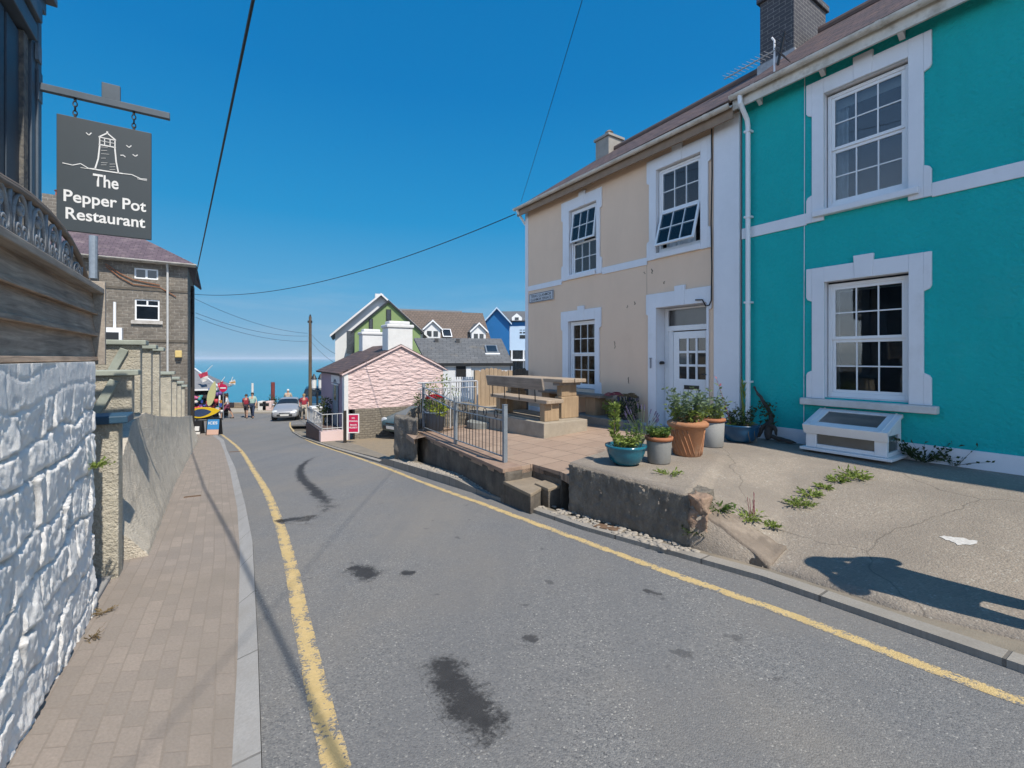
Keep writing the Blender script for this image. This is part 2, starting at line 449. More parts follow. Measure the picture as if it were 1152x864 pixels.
# right: kerb, narrow footway, yellow lines
KR = RR[:-2]
def kz(x, y):
    s = S(x, y)
    if 6.2 < s < 10.8 and x < -.2: return .045 + .10 * min(1, (s - 6.2) / 1.2)
    return .045
kerb_in = offs(KR, .13)
m_kerb = bricks('granite_kerb', (.37, .345, .31), (.31, .29, .26), (.11, .10, .09), .92, 2.0, .010, 'UV', .6, .85, .006, grain=.4, dirt=(.22, .20, .175), dscale=2.2, dmin=.5, scale2=70, off=0)
strip('kerb', KR, kerb_in, m_kerb, kz, .3, 2, .25)
FR = [(8.9, -5.8), (6.8, -3.3), (4.0, 1.25), (2.97, 2.64), (2.58, 3.02), (2.14, 3.74), (1.67, 4.42), (.86, 5.24), (.25, 6.2), (-.44, 7.27), (-2.02, 9.8), (-2.75, 10.8)]
FL = [(8.33, -6), (6.42, -3.3), (3.7, 1.1), (2.83, 2.49), (2.47, 3.02), (2.1, 3.65), (1.73, 4.1), (.92, 5.06), (.22, 6.1), (-.62, 7.28), (-1.85, 9.1), (-2.5, 10.1)]
strip('pavement', FL, FR, m_pave_r, lambda x, y: kz(x, y) - .006, .3, 3, .2)
CFl = [(-2.42, 10.07), (-5.45, 14.25), (-9.0, 19.6), (-11.2, 23.4)]
strip('cottage_pavement', CFl, [(-2.75, 10.9), (-5.0, 14.8), (-8.2, 19.9), (-10.0, 23.6)], m_pave_r, .058, .4, 3, .2)
strip('gravel_yard', [(-2.75, 10.9), (-4.0, 13.1), (-5.0, 14.8), (-6.3, 17.0)], [(-1.6, 10.0), (-1.2, 13.3), (-.6, 15.2), (0, 20)], m_gravel, .05, .4, 6, .1)

def ribbon(name, P, w, mat, dz, step=.15, jit=.0, kind='structure', wf=None, ends=False):
    P = [Vector(p[:2]) for p in P]
    for _ in range(2):
        N_ = [P[0]]
        for a, b in zip(P, P[1:]): N_ += [a.lerp(b, .25), a.lerp(b, .75)]
        P = N_ + [P[-1]]
    fade = []; Q = []
    for a, b in zip(P, P[1:]):
        a = Vector(a); b = Vector(b); n = max(1, int((b - a).length / step))
        Q += [a.lerp(b, i / n) for i in range(n)]
    Q.append(Vector(P[-1]))
    mb = MB(); prev = None
    for i, p in enumerate(Q):
        a = Q[max(i - 1, 0)]; b = Q[min(i + 1, len(Q) - 1)]; t = (b - a).normalized(); nn = Vector((t.y, -t.x))
        ww = w * (wf(i / max(1, len(Q) - 1)) if wf else 1)
        row = []
        for k in (-1, 0, 1):
            q = p + nn * (k * ww / 2 + (random.uniform(-jit, jit) if k else 0)); row.append(mb.pts([(q.x, q.y, G(q.x, q.y) + dz)])); fade.append((1 if k == 0 else 0) * (min(1, 4 * i / len(Q), 4 * (len(Q) - 1 - i) / len(Q)) if ends else 1))
        if prev:
            for k in (0, 1): mb.face([prev[k], prev[k + 1], row[k + 1], row[k]])
        prev = row
    o = mb.build(name, mat); o['kind'] = kind
    fa = o.data.attributes.new('fade', 'FLOAT', 'POINT'); fa.data.foreach_set('value', fade)
    if o.data.polygons[0].normal.z < 0: o.data.flip_normals()
    return o
YL = [(1.2, -1.4)] + [tuple(gnd(*p)[:2]) for p in ((379, 864), (358, 782), (340, 702), (327, 632), (312, 582), (300, 552), (287, 532), (272, 507), (258, 495), (248, 486.5))] + [(-16.8, 24.2), (-19.5, 26.4)]
ribbon('yellow_line', YL, .112, m_yellow, .0016, .08, .003)
YR = [(5.8, -3.0), (3.35, 1.0)] + [tuple(gnd(*p)[:2]) for p in ((1152, 789.5), (1033, 747.6), (943, 711), (849, 677.7), (751, 644), (700, 624.7), (553, 571), (478, 544), (429, 524), (371, 504.4), (352, 498.6), (338, 491), (331, 485.6), (326, 479.5), (326.5, 475))]
ribbon('yellow_line', YR, .098, m_yellow, .0016, .08, .003)

def stain(px, w, mat, wf=None, step=.05): ribbon('road_stain', [tuple(gnd(*p)[:2]) for p in px], w, mat, .0016, step, .006, wf=wf, ends=True)
stain([(484, 738), (500, 752), (516, 775), (532, 797), (545, 815), (562, 838)], .27, m_stain, lambda t: .75 + .5 * math.sin(math.pi * t))
stain([(388, 640), (402, 640), (414, 646), (428, 648)], .30, m_stain); stain([(450, 644), (468, 645)], .14, m_stain); stain([(586, 716), (606, 722)], .16, m_patch); stain([(722, 664), (748, 670)], .10, m_patch)
stain([(312, 588), (330, 584), (352, 583)], .30, m_stain)
stain([(336, 590), (357, 582), (369, 573), (369, 566), (362, 560), (352, 549), (341, 541), (337, 531), (338, 525), (347, 518), (358, 512)], .27, m_stain, lambda t: 1.3 - .6 * t)
# ------------------------------------------------------------------ terrace of houses on the right: local frame x = along the front (away from us), y = towards the road
TH = math.atan((CX - 235) / F)
FD = Vector((-math.sin(TH), math.cos(TH), 0)); FN = Vector((-math.cos(TH), -math.sin(TH), 0))
FO = Vector(((835 - CX) / F * 7.6167, 7.6167, 0)); FRZ = math.atan2(FD.y, FD.x)
FM = Matrix.Translation(FO) @ Matrix.Rotation(FRZ, 4, 'Z'); FI = FM.inverted()
def fw(u, w, z=0): return FM @ Vector((u, w, z))
def PZ(x, y):
    q = FI @ Vector((x, y, 0)); return -1.30 - .05 * max(q.y, 0) - .035 * q.x
def patio(px, py):
    r = ray(px, py); t = 5.0
    for i in range(40): t = PZ(t * r[0], t) / r[2]
    return Vector((t * r[0], t, t * r[2]))

def rough_block(name, P, z0, z1, mat, amp=.03, res=.05, parent=None, fs=3.0, taper=0.0, seed=0):
    """masonry block over a plan quad P, ragged faces from layered noise"""
    P = [Vector(p) for p in P]; mb = MB(); key = {}
    c = sum(P, Vector((0, 0))) / 4
    def vert(p):
        k = (round(p.x, 4), round(p.y, 4), round(p.z, 4))
        if k not in key:
            q = p * fs + Vector((seed, seed, 0)); d = noise.noise_vector(q) * amp + noise.noise_vector(q * 4) * amp * .45
            key[k] = mb.pts([p + d])[0] if False else mb.pts([p + d])
        return key[k]
    zf0 = z0 if callable(z0) else (lambda x, y: z0); zf1 = z1 if callable(z1) else (lambda x, y: z1)
    def patch(f, nu, nv):
        g = [[vert(f(i / nu, j / nv)) for j in range(nv + 1)] for i in range(nu + 1)]
        for i in range(nu):
            for j in range(nv): mb.face([g[i][j], g[i + 1][j], g[i + 1][j + 1], g[i][j + 1]])
    H = max(.1, zf1(c.x, c.y) - zf0(c.x, c.y)); nh = max(2, int(H / res))
    ns = [max(2, int((P[(k + 1) % 4] - P[k]).length / res)) for k in range(4)]
    ns[2] = ns[0]; ns[3] = ns[1]
    for k in range(4):
        a, b = P[k], P[(k + 1) % 4]
        def f(s, t, a=a, b=b, k=k):
            if k >= 2: s = s
            p = a.lerp(b, s); lo, hi = zf0(p.x, p.y), zf1(p.x, p.y); q = p.lerp(c, taper * t)
            return Vector((q.x, q.y, lo + (hi - lo) * t))
        patch(f, ns[k], nh)
    def top(s, t):
        p = P[0].lerp(P[1], s).lerp(P[3].lerp(P[2], s), t); q = p.lerp(c, taper); return Vector((q.x, q.y, zf1(p.x, p.y)))
    patch(top, ns[0], ns[1])
    o = mb.build(name, mat, parent, smooth=True)
    bm = bmesh.new(); bm.from_mesh(o.data); bmesh.ops.recalc_face_normals(bm, faces=bm.faces); bm.to_mesh(o.data); bm.free()
    return o

m_white = mk('white_paint', (.74, .75, .78), .07, 1.5, .6, .12, 45, .002, dirt=(.58, .58, .58), dscale=1.1, dmin=.58, streak=.14)
m_pvc = plain('white_plastic', (.78, .79, .80), .35, .5)
m_gutter = mk('gutter_plastic', (.66, .63, .57), .2, 3, .5, 0, spec=.4, dirt=(.33, .29, .23), dscale=5, dmin=.5)
m_slate = bricks('roof_slates', (.165, .11, .10), (.075, .062, .066), (.025, .022, .022), .26, .17, .016, 'UV', .7, .75, .012, grain=.35, dirt=(.34, .20, .12), dscale=3.6, dmin=.55, scale2=14)
m_slate_g = bricks('grey_roof_slates', (.17, .175, .18), (.125, .13, .135), (.05, .05, .052), .34, .22, .010, 'UV', .7, .7, .012, grain=.3, dirt=(.20, .165, .11), dscale=.9, dmin=.55, scale2=10)
m_tile_br = bricks('brown_roof_tiles', (.18, .14, .115), (.14, .11, .09), (.06, .045, .04), .3, .25, .02, 'UV', .7, .8, .012, grain=.25, dirt=(.13, .10, .08), dscale=.5, scale2=8)
m_teal = mk('teal_render', (.005, .435, .43), .10, 2.0, .75, 1.0, 22, .035, c2=(.005, .405, .40), spec=.3, dirt=(.025, .38, .37), dscale=.9, dmin=.6, streak=.2)
m_cream = mk('cream_render', (.755, .56, .41), .05, 1.2, .8, .12, 30, .003, c2=(.73, .535, .39), dirt=(.66, .47, .33), dscale=1.3, dmin=.62, streak=.16)
m_sill = mk('stone_sill', (.50, .47, .43), .25, 6, .8, .2, 60, .002, dirt=(.3, .27, .23), dscale=3, dmin=.5)
m_brick_gr = bricks('grey_chimney_brick', (.085, .085, .095), (.06, .06, .07), (.22, .21, .2), .23, .078, .008, 'box', .5, .8, .01, grain=.4)
m_wire = plain('black_cable', (.012, .012, .013), .5, .3)
m_metal_g = mk('galvanised_steel', (.27, .31, .35), .25, 8, .5, .05, 60, spec=.5, metal=.35)
m_dark = plain('dark_metal', (.02, .022, .025), .45, .4)

def glass_mat(name, c, rough=.04):
    t = NT(name); v = t.coord('Object'); n = t.noise(v, 1.3, 3)
    col = t.mix(t.ramp(n, [(.35, 0), (.7, 1)]), c, mul(c, .45))
    t.bump(t.noise(v, 1.7, 1), .04, .02)
    t.b.inputs['IOR'].default_value = 1.6
    return t.out(col, rough, .55)
def pane_mat(name, tint=(.75, .8, .82)):
    t = NT(name); v = t.coord('Object'); fr = t.n('ShaderNodeFresnel'); fr.inputs['IOR'].default_value = 1.65
    b = t.n('ShaderNodeBump'); b.inputs['Strength'].default_value = .05; b.inputs['Distance'].default_value = .02; t.l(t.noise(v, 1.7, 2), b.inputs['Height'])
    gl = t.n('ShaderNodeBsdfGlossy'); gl.inputs['Roughness'].default_value = .02; t.l(b.outputs[0], gl.inputs['Normal']); t.l(b.outputs[0], fr.inputs['Normal'])
    tp = t.n('ShaderNodeBsdfTransparent'); tp.inputs[0].default_value = (*tint, 1); mx = t.n('ShaderNodeMixShader')
    t.l(fr.outputs[0], mx.inputs[0]); t.l(tp.outputs[0], mx.inputs[1]); t.l(gl.outputs[0], mx.inputs[2]); t.l(mx.outputs[0], t.t.nodes['Material Output'].inputs[0]); return t.mat
m_pane = pane_mat('clear_pane')
m_room = mk('dim_room', (.09, .11, .14), .4, 2.5, .9); m_drape = mk('pale_drape', (.85, .86, .87), .2, 4, .9, 0); m_blind = mk('roller_blind', (.62, .60, .56), .1, 3, .9)
m_glass = glass_mat('window_glass', (.012, .018, .026))
m_glass_b = glass_mat('window_glass_sky', (.010, .022, .040))
m_curtain = mk('net_curtain', (.16, .17, .18), .4, 3, .9, 0, stretch=(14, 14, .6))

def wall_mesh(name, mat, root, u0, u1, v0, v1, openings, reveal=.14, y=0.0, reveal_mat=None, back=None):
    """front with real openings (u0,u1,v0,v1 each) and reveals going back"""
    us = sorted({u0, u1, *[o[0] for o in openings], *[o[1] for o in openings]})
    vs = sorted({v0, v1, *[o[2] for o in openings], *[o[3] for o in openings]})
    mb = MB()
    for a, b in zip(us, us[1:]):
        for c, d in zip(vs, vs[1:]):
            m = ((a + b) / 2, (c + d) / 2)
            if any(o[0] < m[0] < o[1] and o[2] < m[1] < o[3] for o in openings): continue
            mb.poly([(b, y, c), (a, y, c), (a, y, d), (b, y, d)])
    mb.m = 1
    for o in openings:
        r = o[4] if len(o) > 4 else reveal
        a, b, c, d = o[:4]
        for q in ([(a, y, c), (a, y - r, c), (a, y - r, d), (a, y, d)], [(b, y - r, c), (b, y, c), (b, y, d), (b, y - r, d)],
                  [(a, y, c), (b, y, c), (b, y - r, c), (a, y - r, c)], [(a, y - r, d), (b, y - r, d), (b, y, d), (a, y, d)]): mb.poly(q)
    return mb.build(name, [mat, reveal_mat or mat], root)

def sash_window(house, u0, u1, v0, v1, y, label=None, cols=3, rows=2, tilt_up=0.0, tilt_lo=0.0, glass=None, fr=.045, split=.5, drapes=((.0, .16), (.86, 1.0)), blind=0):
    """frame + two sashes, each with its glazing bars and pane; a tilted sash opens outward at its foot"""
    g = glass or m_glass
    mb = MB(); d = .07
    mb.box(u0, u0 + fr, y - d, y, v0, v1); mb.box(u1 - fr, u1, y - d, y, v0, v1)
    mb.box(u0 + fr, u1 - fr, y - d, y, v1 - fr, v1); mb.box(u0 + fr, u1 - fr, y - d, y, v0, v0 + fr * 1.3)
    win = mb.build('window', m_pvc, house, bevel=.004)
    if label: win['label'] = label
    a, b = u0 + fr, u1 - fr; vm = v0 + fr * 1.3 + (v1 - v0 - fr * 2.3) * split
    for (c, e, yy, tilt) in ((vm, v1 - fr, y - .012, tilt_up), (v0 + fr * 1.3, vm, y - .032, tilt_lo)):
        if tilt: yy = y + .004
        M = Matrix.Translation((0, yy, e)) @ Matrix.Rotation(tilt, 4, 'X')
        sm = MB(); s = .042; h = e - c; L = b - a; t = .038
        sm.box(a, a + s, -t, 0, -h, 0, M); sm.box(b - s, b, -t, 0, -h, 0, M)
        sm.box(a + s, b - s, -t, 0, -s, 0, M); sm.box(a + s, b - s, -t, 0, -h, -h + s, M)
        for k in range(1, cols):
            x = a + s + (L - 2 * s) * k / cols; sm.box(x - .009, x + .009, -.028, -.006, -h + s, -s, M)
        for k in range(1, rows):
            z = -s - (h - 2 * s) * k / rows
            for q in range(cols):
                x0 = a + s + (L - 2 * s) * q / cols + (.009 if q else 0); x1 = a + s + (L - 2 * s) * (q + 1) / cols - (.009 if q < cols - 1 else 0)
                sm.box(x0, x1, -.028, -.006, z - .009, z + .009, M)
        sa = sm.build('sash', m_pvc, win, bevel=.003)
        pm = MB(); pm.box(a + s - .004, b - s + .004, -.022, -.012, -h + s - .004, -s + .004, M); pm.build('pane', m_pane, win)
    rm = MB(); z0, z1 = v0 - .05, v1 + .05; yb = y - d - .55; e = .25
    rm.poly([(u0 - e, yb, z0), (u1 + e, yb, z0), (u1 + e, yb, z1), (u0 - e, yb, z1)])
    for x in (u0 - e, u1 + e): rm.poly([(x, yb, z0), (x, y - d - .01, z0), (x, y - d - .01, z1), (x, yb, z1)])
    rm.poly([(u0 - e, yb, z0), (u1 + e, yb, z0), (u1 + e, y - d, z0), (u0 - e, y - d, z0)]); rm.poly([(u0 - e, yb, z1), (u1 + e, yb, z1), (u1 + e, y - d, z1), (u0 - e, y - d, z1)])
    rm.build('room', m_room, win)
    rd = random.Random(int(u0 * 100 + v0 * 10)); yc = y - d - .10
    for (p0, p1) in drapes:
        cm = MB(); n = max(6, int((p1 - p0) * (u1 - u0) / .022)); a0 = u0 + (u1 - u0) * p0; a1 = u0 + (u1 - u0) * p1
        row = [(a0 + (a1 - a0) * k / n, yc + .022 * math.sin(k * 1.25 + rd.random()) ) for k in range(n + 1)]
        for k in range(n):
            (xa, ya), (xb, yb_) = row[k], row[k + 1]; cm.poly([(xa, ya, v0 - .02), (xb, yb_, v0 - .02), (xb, yb_, v1), (xa, ya, v1)])
        cm.build('curtain', m_drape, win)
    if blind: cm = MB(); cm.box(u0 + .03, u1 - .03, yc + .05, yc + .056, v1 - (v1 - v0) * blind, v1); cm.build('blind', m_blind, win)
    return win

def surround(win, u0, u1, v0, v1, U0, U1, V1, ear=.075, p=.035, vb=None, keyh=.09, mat=None, lower_ears=True, eh=.42):
    """moulded painted surround: jambs, head with keystone, ears at the top (and foot)"""
    mat = mat or m_white; mb = MB(); vb = v0 if vb is None else vb
    a0, a1 = U0 + ear, U1 - ear
    mb.box(a0, u0, 0, p, vb, V1); mb.box(u1, a1, 0, p, vb, V1)
    um = (u0 + u1) / 2; kw = .10
    mb.box(u0, um - kw, 0, p, v1, V1); mb.box(um + kw, u1, 0, p, v1, V1)
    mb.prism([(um - kw, 0, v1), (um + kw, 0, v1), (um + kw * 1.15, 0, V1 + keyh), (um - kw * 1.15, 0, V1 + keyh)], (0, p + .012, 0))
    for s, (x0, x1) in ((-1, (U0, a0)), (1, (a1, U1))):
        q = [(x0, V1), (x1, V1), (x1, V1 - eh), (x0, V1 - eh)]
        if s < 0: pts = [(x0, V1), (x1, V1), (x1, V1 - eh - ear * .9), (x0 + ear * .25, V1 - eh - ear * .5), (x0, V1 - eh)]
        else: pts = [(x1, V1), (x1, V1 - eh), (x1 - ear * .25, V1 - eh - ear * .5), (x0, V1 - eh - ear * .9), (x0, V1)]
        mb.prism([(x, 0, z) for x, z in pts], (0, p, 0))
        if lower_ears:
            e2 = eh * .8
            if s < 0: pts = [(x0, vb), (x0, vb + e2), (x0 + ear * .25, vb + e2 + ear * .5), (x1, vb + e2 + ear * .9), (x1, vb)]
            else: pts = [(x1, vb), (x0, vb), (x0, vb + e2 + ear * .9), (x1 - ear * .25, vb + e2 + ear * .5), (x1, vb + e2)]
            mb.prism([(x, 0, z) for x, z in pts], (0, p, 0))
    o = mb.build('surround', mat, win)
    bm = bmesh.new(); bm.from_mesh(o.data); bmesh.ops.recalc_face_normals(bm, faces=bm.faces); bm.to_mesh(o.data); bm.free()
    b = o.modifiers.new('edge', 'BEVEL'); b.width = .006; b.segments = 2; b.limit_method = 'ANGLE'
    return o

def roof_slab(name, mat, root, P, t=.05):
    """one pitch: P = eave0, eave1, ridge1, ridge0 ; UV in metres"""
    P = [Vector(p) for p in P]; L = (P[1] - P[0]).length; H = (P[3] - P[0]).length
    L2 = (P[2] - P[3]).length; o = (P[3] - P[0]).dot((P[1] - P[0]).normalized())
    mb = MB(); n = (P[1] - P[0]).cross(P[3] - P[0]).normalized()
    if n.z < 0: n = -n
    Hn = math.sqrt(max(1e-6, H * H - o * o))
    uv = [(0, 0), (L, 0), (o + L2, Hn), (o, Hn)]
    i = mb.pts(P); j = mb.pts([p - n * t for p in P])
    mb.face([i, i + 1, i + 2, i + 3], uv); mb.face([j + 3, j + 2, j + 1, j])
    for k in range(4):
        l = (k + 1) % 4; mb.face([i + l, i + k, j + k, j + l], [uv[l], uv[k], uv[k], uv[l]])
    ob = mb.build(name, mat, root)
    bm = bmesh.new(); bm.from_mesh(ob.data); bmesh.ops.recalc_face_normals(bm, faces=bm.faces); bm.to_mesh(ob.data); bm.free()
    return ob

def half_gutter(name, root, u0, u1, y, z, r=.06, mat=None):
    mb = MB(); n = 8; sec = [(math.cos(math.pi + math.pi * k / n) * r, math.sin(math.pi + math.pi * k / n) * r) for k in range(n + 1)]
    sec2 = [(a * .86, b * .86) for a, b in sec][::-1]
    ring = sec + sec2
    i = mb.pts([(u0, y + a, z + b) for a, b in ring]); j = mb.pts([(u1, y + a, z + b) for a, b in ring]); m = len(ring)
    for k in range(m):
        l = (k + 1) % m; mb.face([i + k, j + k, j + l, i + l])
    mb.face([i + k for k in range(m)]); mb.face([j + k for k in range(m)][::-1])
    for q in range(int((u1 - u0) / 1.6) + 1):      # union clips
        x = u0 + .4 + q * 1.6
        if x > u1 - .05: break
        s3 = [(a * 1.14, b * 1.14) for a, b in sec]
        i = mb.pts([(x, y + a, z + b) for a, b in s3]); j = mb.pts([(x + .06, y + a, z + b) for a, b in s3])
        for k in range(n): mb.face([i + k, j + k, j + k + 1, i + k + 1])
    return mb.build(name, mat or m_gutter, root)

mk_scuff = mk('scuff_brown', (.16, .12, .09), .4, 30, .9)
# ---------------- teal house
T = thing('teal_house', 'tall teal rendered house with white window surrounds and a white cold frame at its foot', 'house', FO, FRZ)
UW, UE = -12.0, .03
ZR, WR = 6.62, -2.9
ops = [(-2.178, -1.222, 2.167, 3.83), (-2.183, -1.228, -.565, 1.10)]
wall_mesh('wall', m_teal, T, UW, -.0, -1.6, 4.36, ops, .13, reveal_mat=m_white)
mb = MB()   # end and back walls
mb.poly([(UW, 0, -1.6), (UW, -6, -1.6), (UW, -6, 4.4), (UW, -2.9, 6.5), (UW, 0, 4.4)]); mb.poly([(UW, -6, -1.6), (UE, -6, -1.6), (UE, -6, 4.4), (UW, -6, 4.4)])
mb.poly([(UE, -.3, -1.6), (UE, -.3, 4.4), (UE, -2.9, 6.5), (UE, -6, 4.4), (UE, -6, -1.6)])
mb.build('rear_wall', m_teal, T)
w1 = sash_window(T, -2.165, -1.235, 2.18, 3.80, -.075, drapes=((.0, .05), (.78, 1.0)), blind=.12); surround(w1, -2.178, -1.222, 2.167, 3.83, -2.405, -.993, 4.05, vb=2.0)
mb = MB(); mb.box(-2.29, -1.09, -.07, .085, 2.06, 2.15); mb.box(-2.178, -1.222, -.128, -.07, 2.14, 2.182); mb.build('sill', m_white, w1, bevel=.012)
w2 = sash_window(T, -2.17, -1.24, -.55, 1.07, -.075, drapes=((.9, 1.0),), blind=.07); surround(w2, -2.183, -1.228, -.565, 1.10, -2.405, -.993, 1.32, vb=-.585)
mb = MB(); mb.box(-2.47, -.93, -.07, .10, -.685, -.587); mb.box(-2.183, -1.228, -.128, -.07, -.60, -.548); mb.build('sill', mk('pale_painted_sill', (.66, .64, .61), .15, 5, .8, .15, 50, dirt=(.48, .45, .41), dscale=3, dmin=.55), w2, bevel=.012)
for q0_, q1_ in ((-.993, -.0), (UW, -2.405)): mb = MB(); mb.box(q0_, q1_, 0, .022, 1.985, 2.16); mb.build('string_course', m_white, T, bevel=.005)
mb = MB(); mb.box(UW, -.0, 0, .028, -1.6, -1.075); mb.build('plinth', m_white, T, bevel=.006)
ZE = 4.33
roof_slab('roof', m_slate, T, [(UE + .0, .27, ZE + .02), (UW, .27, ZE + .02), (UW, WR, ZR), (UE, WR, ZR)])
roof_slab('roof', m_slate, T, [(UW, -6.2, ZE), (UE, -6.2, ZE), (UE, WR, ZR - .01), (UW, WR, ZR - .01)])
mb = MB(); mb.tube([(UE, WR, ZR + .02), (UW, WR, ZR + .02)], .09, 10); mb.build('ridge_tiles', mk('ridge_tile_clay', (.14, .10, .09), .3, 6), T)
mb = MB(); mb.box(UW, UE, .20, .235, 4.09, 4.30); mb.box(UW, UE, .0, .20, 4.27, 4.298); mb.build('fascia_board', m_gutter, T)
half_gutter('gutter', T, UW, UE, .305, 4.285)
for k in range(13):
    mb = MB(); u = -.35 - k * .9; mb.prism([(u, .02, 4.085), (u, .19, 4.20), (u, .19, 4.268), (u, .02, 4.268)], (.06, 0, 0)); mb.build('rafter_end', m_white, T)
mb = MB(); mb.tube([(-.13, .30, 4.24), (-.13, .29, 4.12), (-.14, .10, 3.90), (-.14, .075, 3.80), (-.14, .075, -1.24), (-.14, .13, -1.30)], .037, 12)
for z in (3.7, 2.3, .9, -.4): mb.box(-.19, -.09, .0, .118, z, z + .03)
mb.build('downpipe', m_pvc, T, smooth=False)
mb = MB(); mb.tube([(-.965, .012, 4.26), (-.96, .012, 2.2), (-.955, .012, .5), (-.952, .012, -1.0)], .005, 5); mb.build('phone_wire', m_white, T)
# chimney on the ridge above the party wall
mb = MB(); mb.box(.20, .86, -3.6, -2.2, 5.6, 7.42); mb.build('chimney', m_brick_gr, T)
CH = T.children[-1]
mb = MB(); mb.box(.15, .91, -3.66, -2.14, 7.422, 7.55); mb.build('chimney_cap', m_brick_gr, CH, bevel=.01)
mb = MB(); mb.box(.16, .9, -3.25, -2.155, 5.6, 6.12); mb.build('lead_flashing', mk('lead_flashing', (.42, .42, .43), .4, 9, .6, .3, 20), CH)
mb = MB()
for x, y in ((.4, -2.6), (.66, -3.2)): mb.lathe([(.13, 7.55), (.12, 7.8), (.15, 7.87), (.13, 7.93), (.10, 7.93)], 14, (x, y, 0))
mb.build('chimney_pot', mk('clay_pot_buff', (.3, .2, .13), .2, 6), CH)

# ---------------- cream house
CRM = thing('cream_house', 'cream rendered house with white door and a tilted open upper window', 'house', FO, FRZ)
A, B = .03, 6.24
ops = [(.76, 1.745, 2.095, 3.74), (3.42, 4.375, 1.985, 3.63), (3.47, 4.405, -.73, .905), (.64, 1.745, -1.5, 1.0, .30)]
wall_mesh('wall', m_cream, CRM, .50, B - .12, -1.9, 4.25, ops, .10, reveal_mat=m_white)
mb = MB(); mb.box(A, .50, -.30, .035, -1.9, 4.25); mb.build('pilaster', m_white, CRM, bevel=.01)
mb = MB(); mb.box(B - .12, B + .02, -.2, .02, -1.9, 4.25); mb.build('corner_band', m_white, CRM, bevel=.008)
mb = MB(); mb.poly([(B, -.2, -1.9), (B, -.2, 4.2), (B, -2.9, 6.25), (B, -6, 4.2), (B, -6, -1.9)]); mb.poly([(A, -6, -1.9), (A, -6, 4.2), (B, -6, 4.2), (B, -6, -1.9)]); mb.build('rear_wall', m_cream, CRM)
w3 = sash_window(CRM, .775, 1.73, 2.11, 3.725, -.05, tilt_lo=R(17), drapes=((.0, .95),) if False else ((.25, .95),), label='white sash window with its lower half tilted open', split=.47)
surround(w3, .76, 1.745, 2.095, 3.74, .55, 1.975, 3.975, vb=1.97, ear=.06)
w4 = sash_window(CRM, 3.435, 4.36, 2.0, 3.615, -.05, tilt_up=R(8), drapes=((.0, .3), (.7, 1.0)), label='white sash window with its upper half tilted open')
surround(w4, 3.42, 4.375, 1.985, 3.63, 3.25, 4.665, 3.89, vb=1.93, ear=.06)
w5 = sash_window(CRM, 3.485, 4.39, -.715, .89, -.05, drapes=((.05, .3), (.62, .9)))
surround(w5, 3.47, 4.405, -.73, .905, 3.27, 4.68, 1.16, vb=-.93, ear=.06)
for w, (a, b, z) in ((w3, (.56, 1.96, 1.975)), (w4, (3.26, 4.65, 1.935)), (w5, (3.28, 4.67, -.925))):
    mb = MB(); mb.box(a + .2, b - .2, -.098, .05, z, z + .11); mb.build('sill', m_white, w, bevel=.01)
for q in ((1.975, 3.25, 1.90, 2.05), (4.665, B - .12, 1.86, 2.0)): mb = MB(); mb.box(q[0], q[1], 0, .02, q[2], q[3]); mb.build('string_course', m_white, CRM, bevel=.005)
mb = MB(); mb.box(.5, .56, 0, .05, -1.9, -1.0); mb.box(1.99, B - .12, 0, .03, -1.9, -1.32); mb.build('plinth', m_white, CRM, bevel=.006)
# door in its recess
mb = MB(); y = -.24
mb.box(.645, .70, y - .06, y, -1.5, .99); mb.box(1.66, 1.74, y - .06, y, -1.5, .99); mb.box(.70, 1.66, y - .06, y, .955, .99); mb.box(.70, 1.66, y - .06, y, .54, .64)
mb.box(1.555, 1.66, y - .06, y - .01, -1.5, .54)
door = mb.build('door', m_pvc, CRM, bevel=.004)
surround(door, .64, 1.745, -1.5, 1.0, .55, 1.99, 1.285, vb=-1.45, ear=.05, lower_ears=False, eh=.38)
mb = MB(); a, b = .715, 1.55
mb.box(a, a + .13, y - .055, y - .02, -1.45, .52); mb.box(b - .13, b, y - .055, y - .02, -1.45, .52); mb.box(a + .13, b - .13, y - .055, y - .02, .38, .52); mb.box(a + .13, b - .13, y - .055, y - .02, -1.45, -.40)
for k in (1, 2):
    x = a + .13 + (b - a - .26) * k / 3; mb.box(x - .022, x + .022, y - .05, y - .018, -.40, .38)
    z = -.40 + .78 * k / 3
    for q in range(3):
        x0 = a + .13 + (b - a - .26) * q / 3 + (.022 if q else 0); x1 = a + .13 + (b - a - .26) * (q + 1) / 3 - (.022 if q < 2 else 0); mb.box(x0, x1, y - .05, y - .018, z - .022, z + .022)
mb.box(a + .12, b - .12, y - .02, y - .012, -.70, -.64) if False else None
mb.build('door_leaf', m_pvc, door, bevel=.004)
mb = MB(); mb.box(a + .12, b - .12, y - .045, y - .035, -.41, .39); mb.build('door_glass', m_glass, door)
mb = MB(); mb.box(.70, 1.66, y - .045, y - .035, .64, .955); mb.build('fanlight', glass_mat('fanlight_glass', (.05, .05, .05), .2), door)
mb = MB(); mb.box(.98, 1.30, y - .02, y - .008, -.60, -.52); mb.build('letter_slot', mk('brass_black', (.03, .028, .025), .3, 8, .4), door)
mb = MB(); mb.box(a + .01, b - .01, y - .022, y - .014, -1.25, -.75); mb.build('lower_panel', m_pvc, door, bevel=.004)
mb = MB(); mb.tube([(a + .06, y - .02, -.3), (a + .06, y + .03, -.3), (a + .17, y + .035, -.3)], .012, 8); mb.build('handle', m_dark, door)
mb = MB(); mb.lathe([(.045, 0), (.055, .03), (.03, .06)], 12, (1.745 - .03, -.12, -.12)); mb.build('doorbell', m_dark, door)
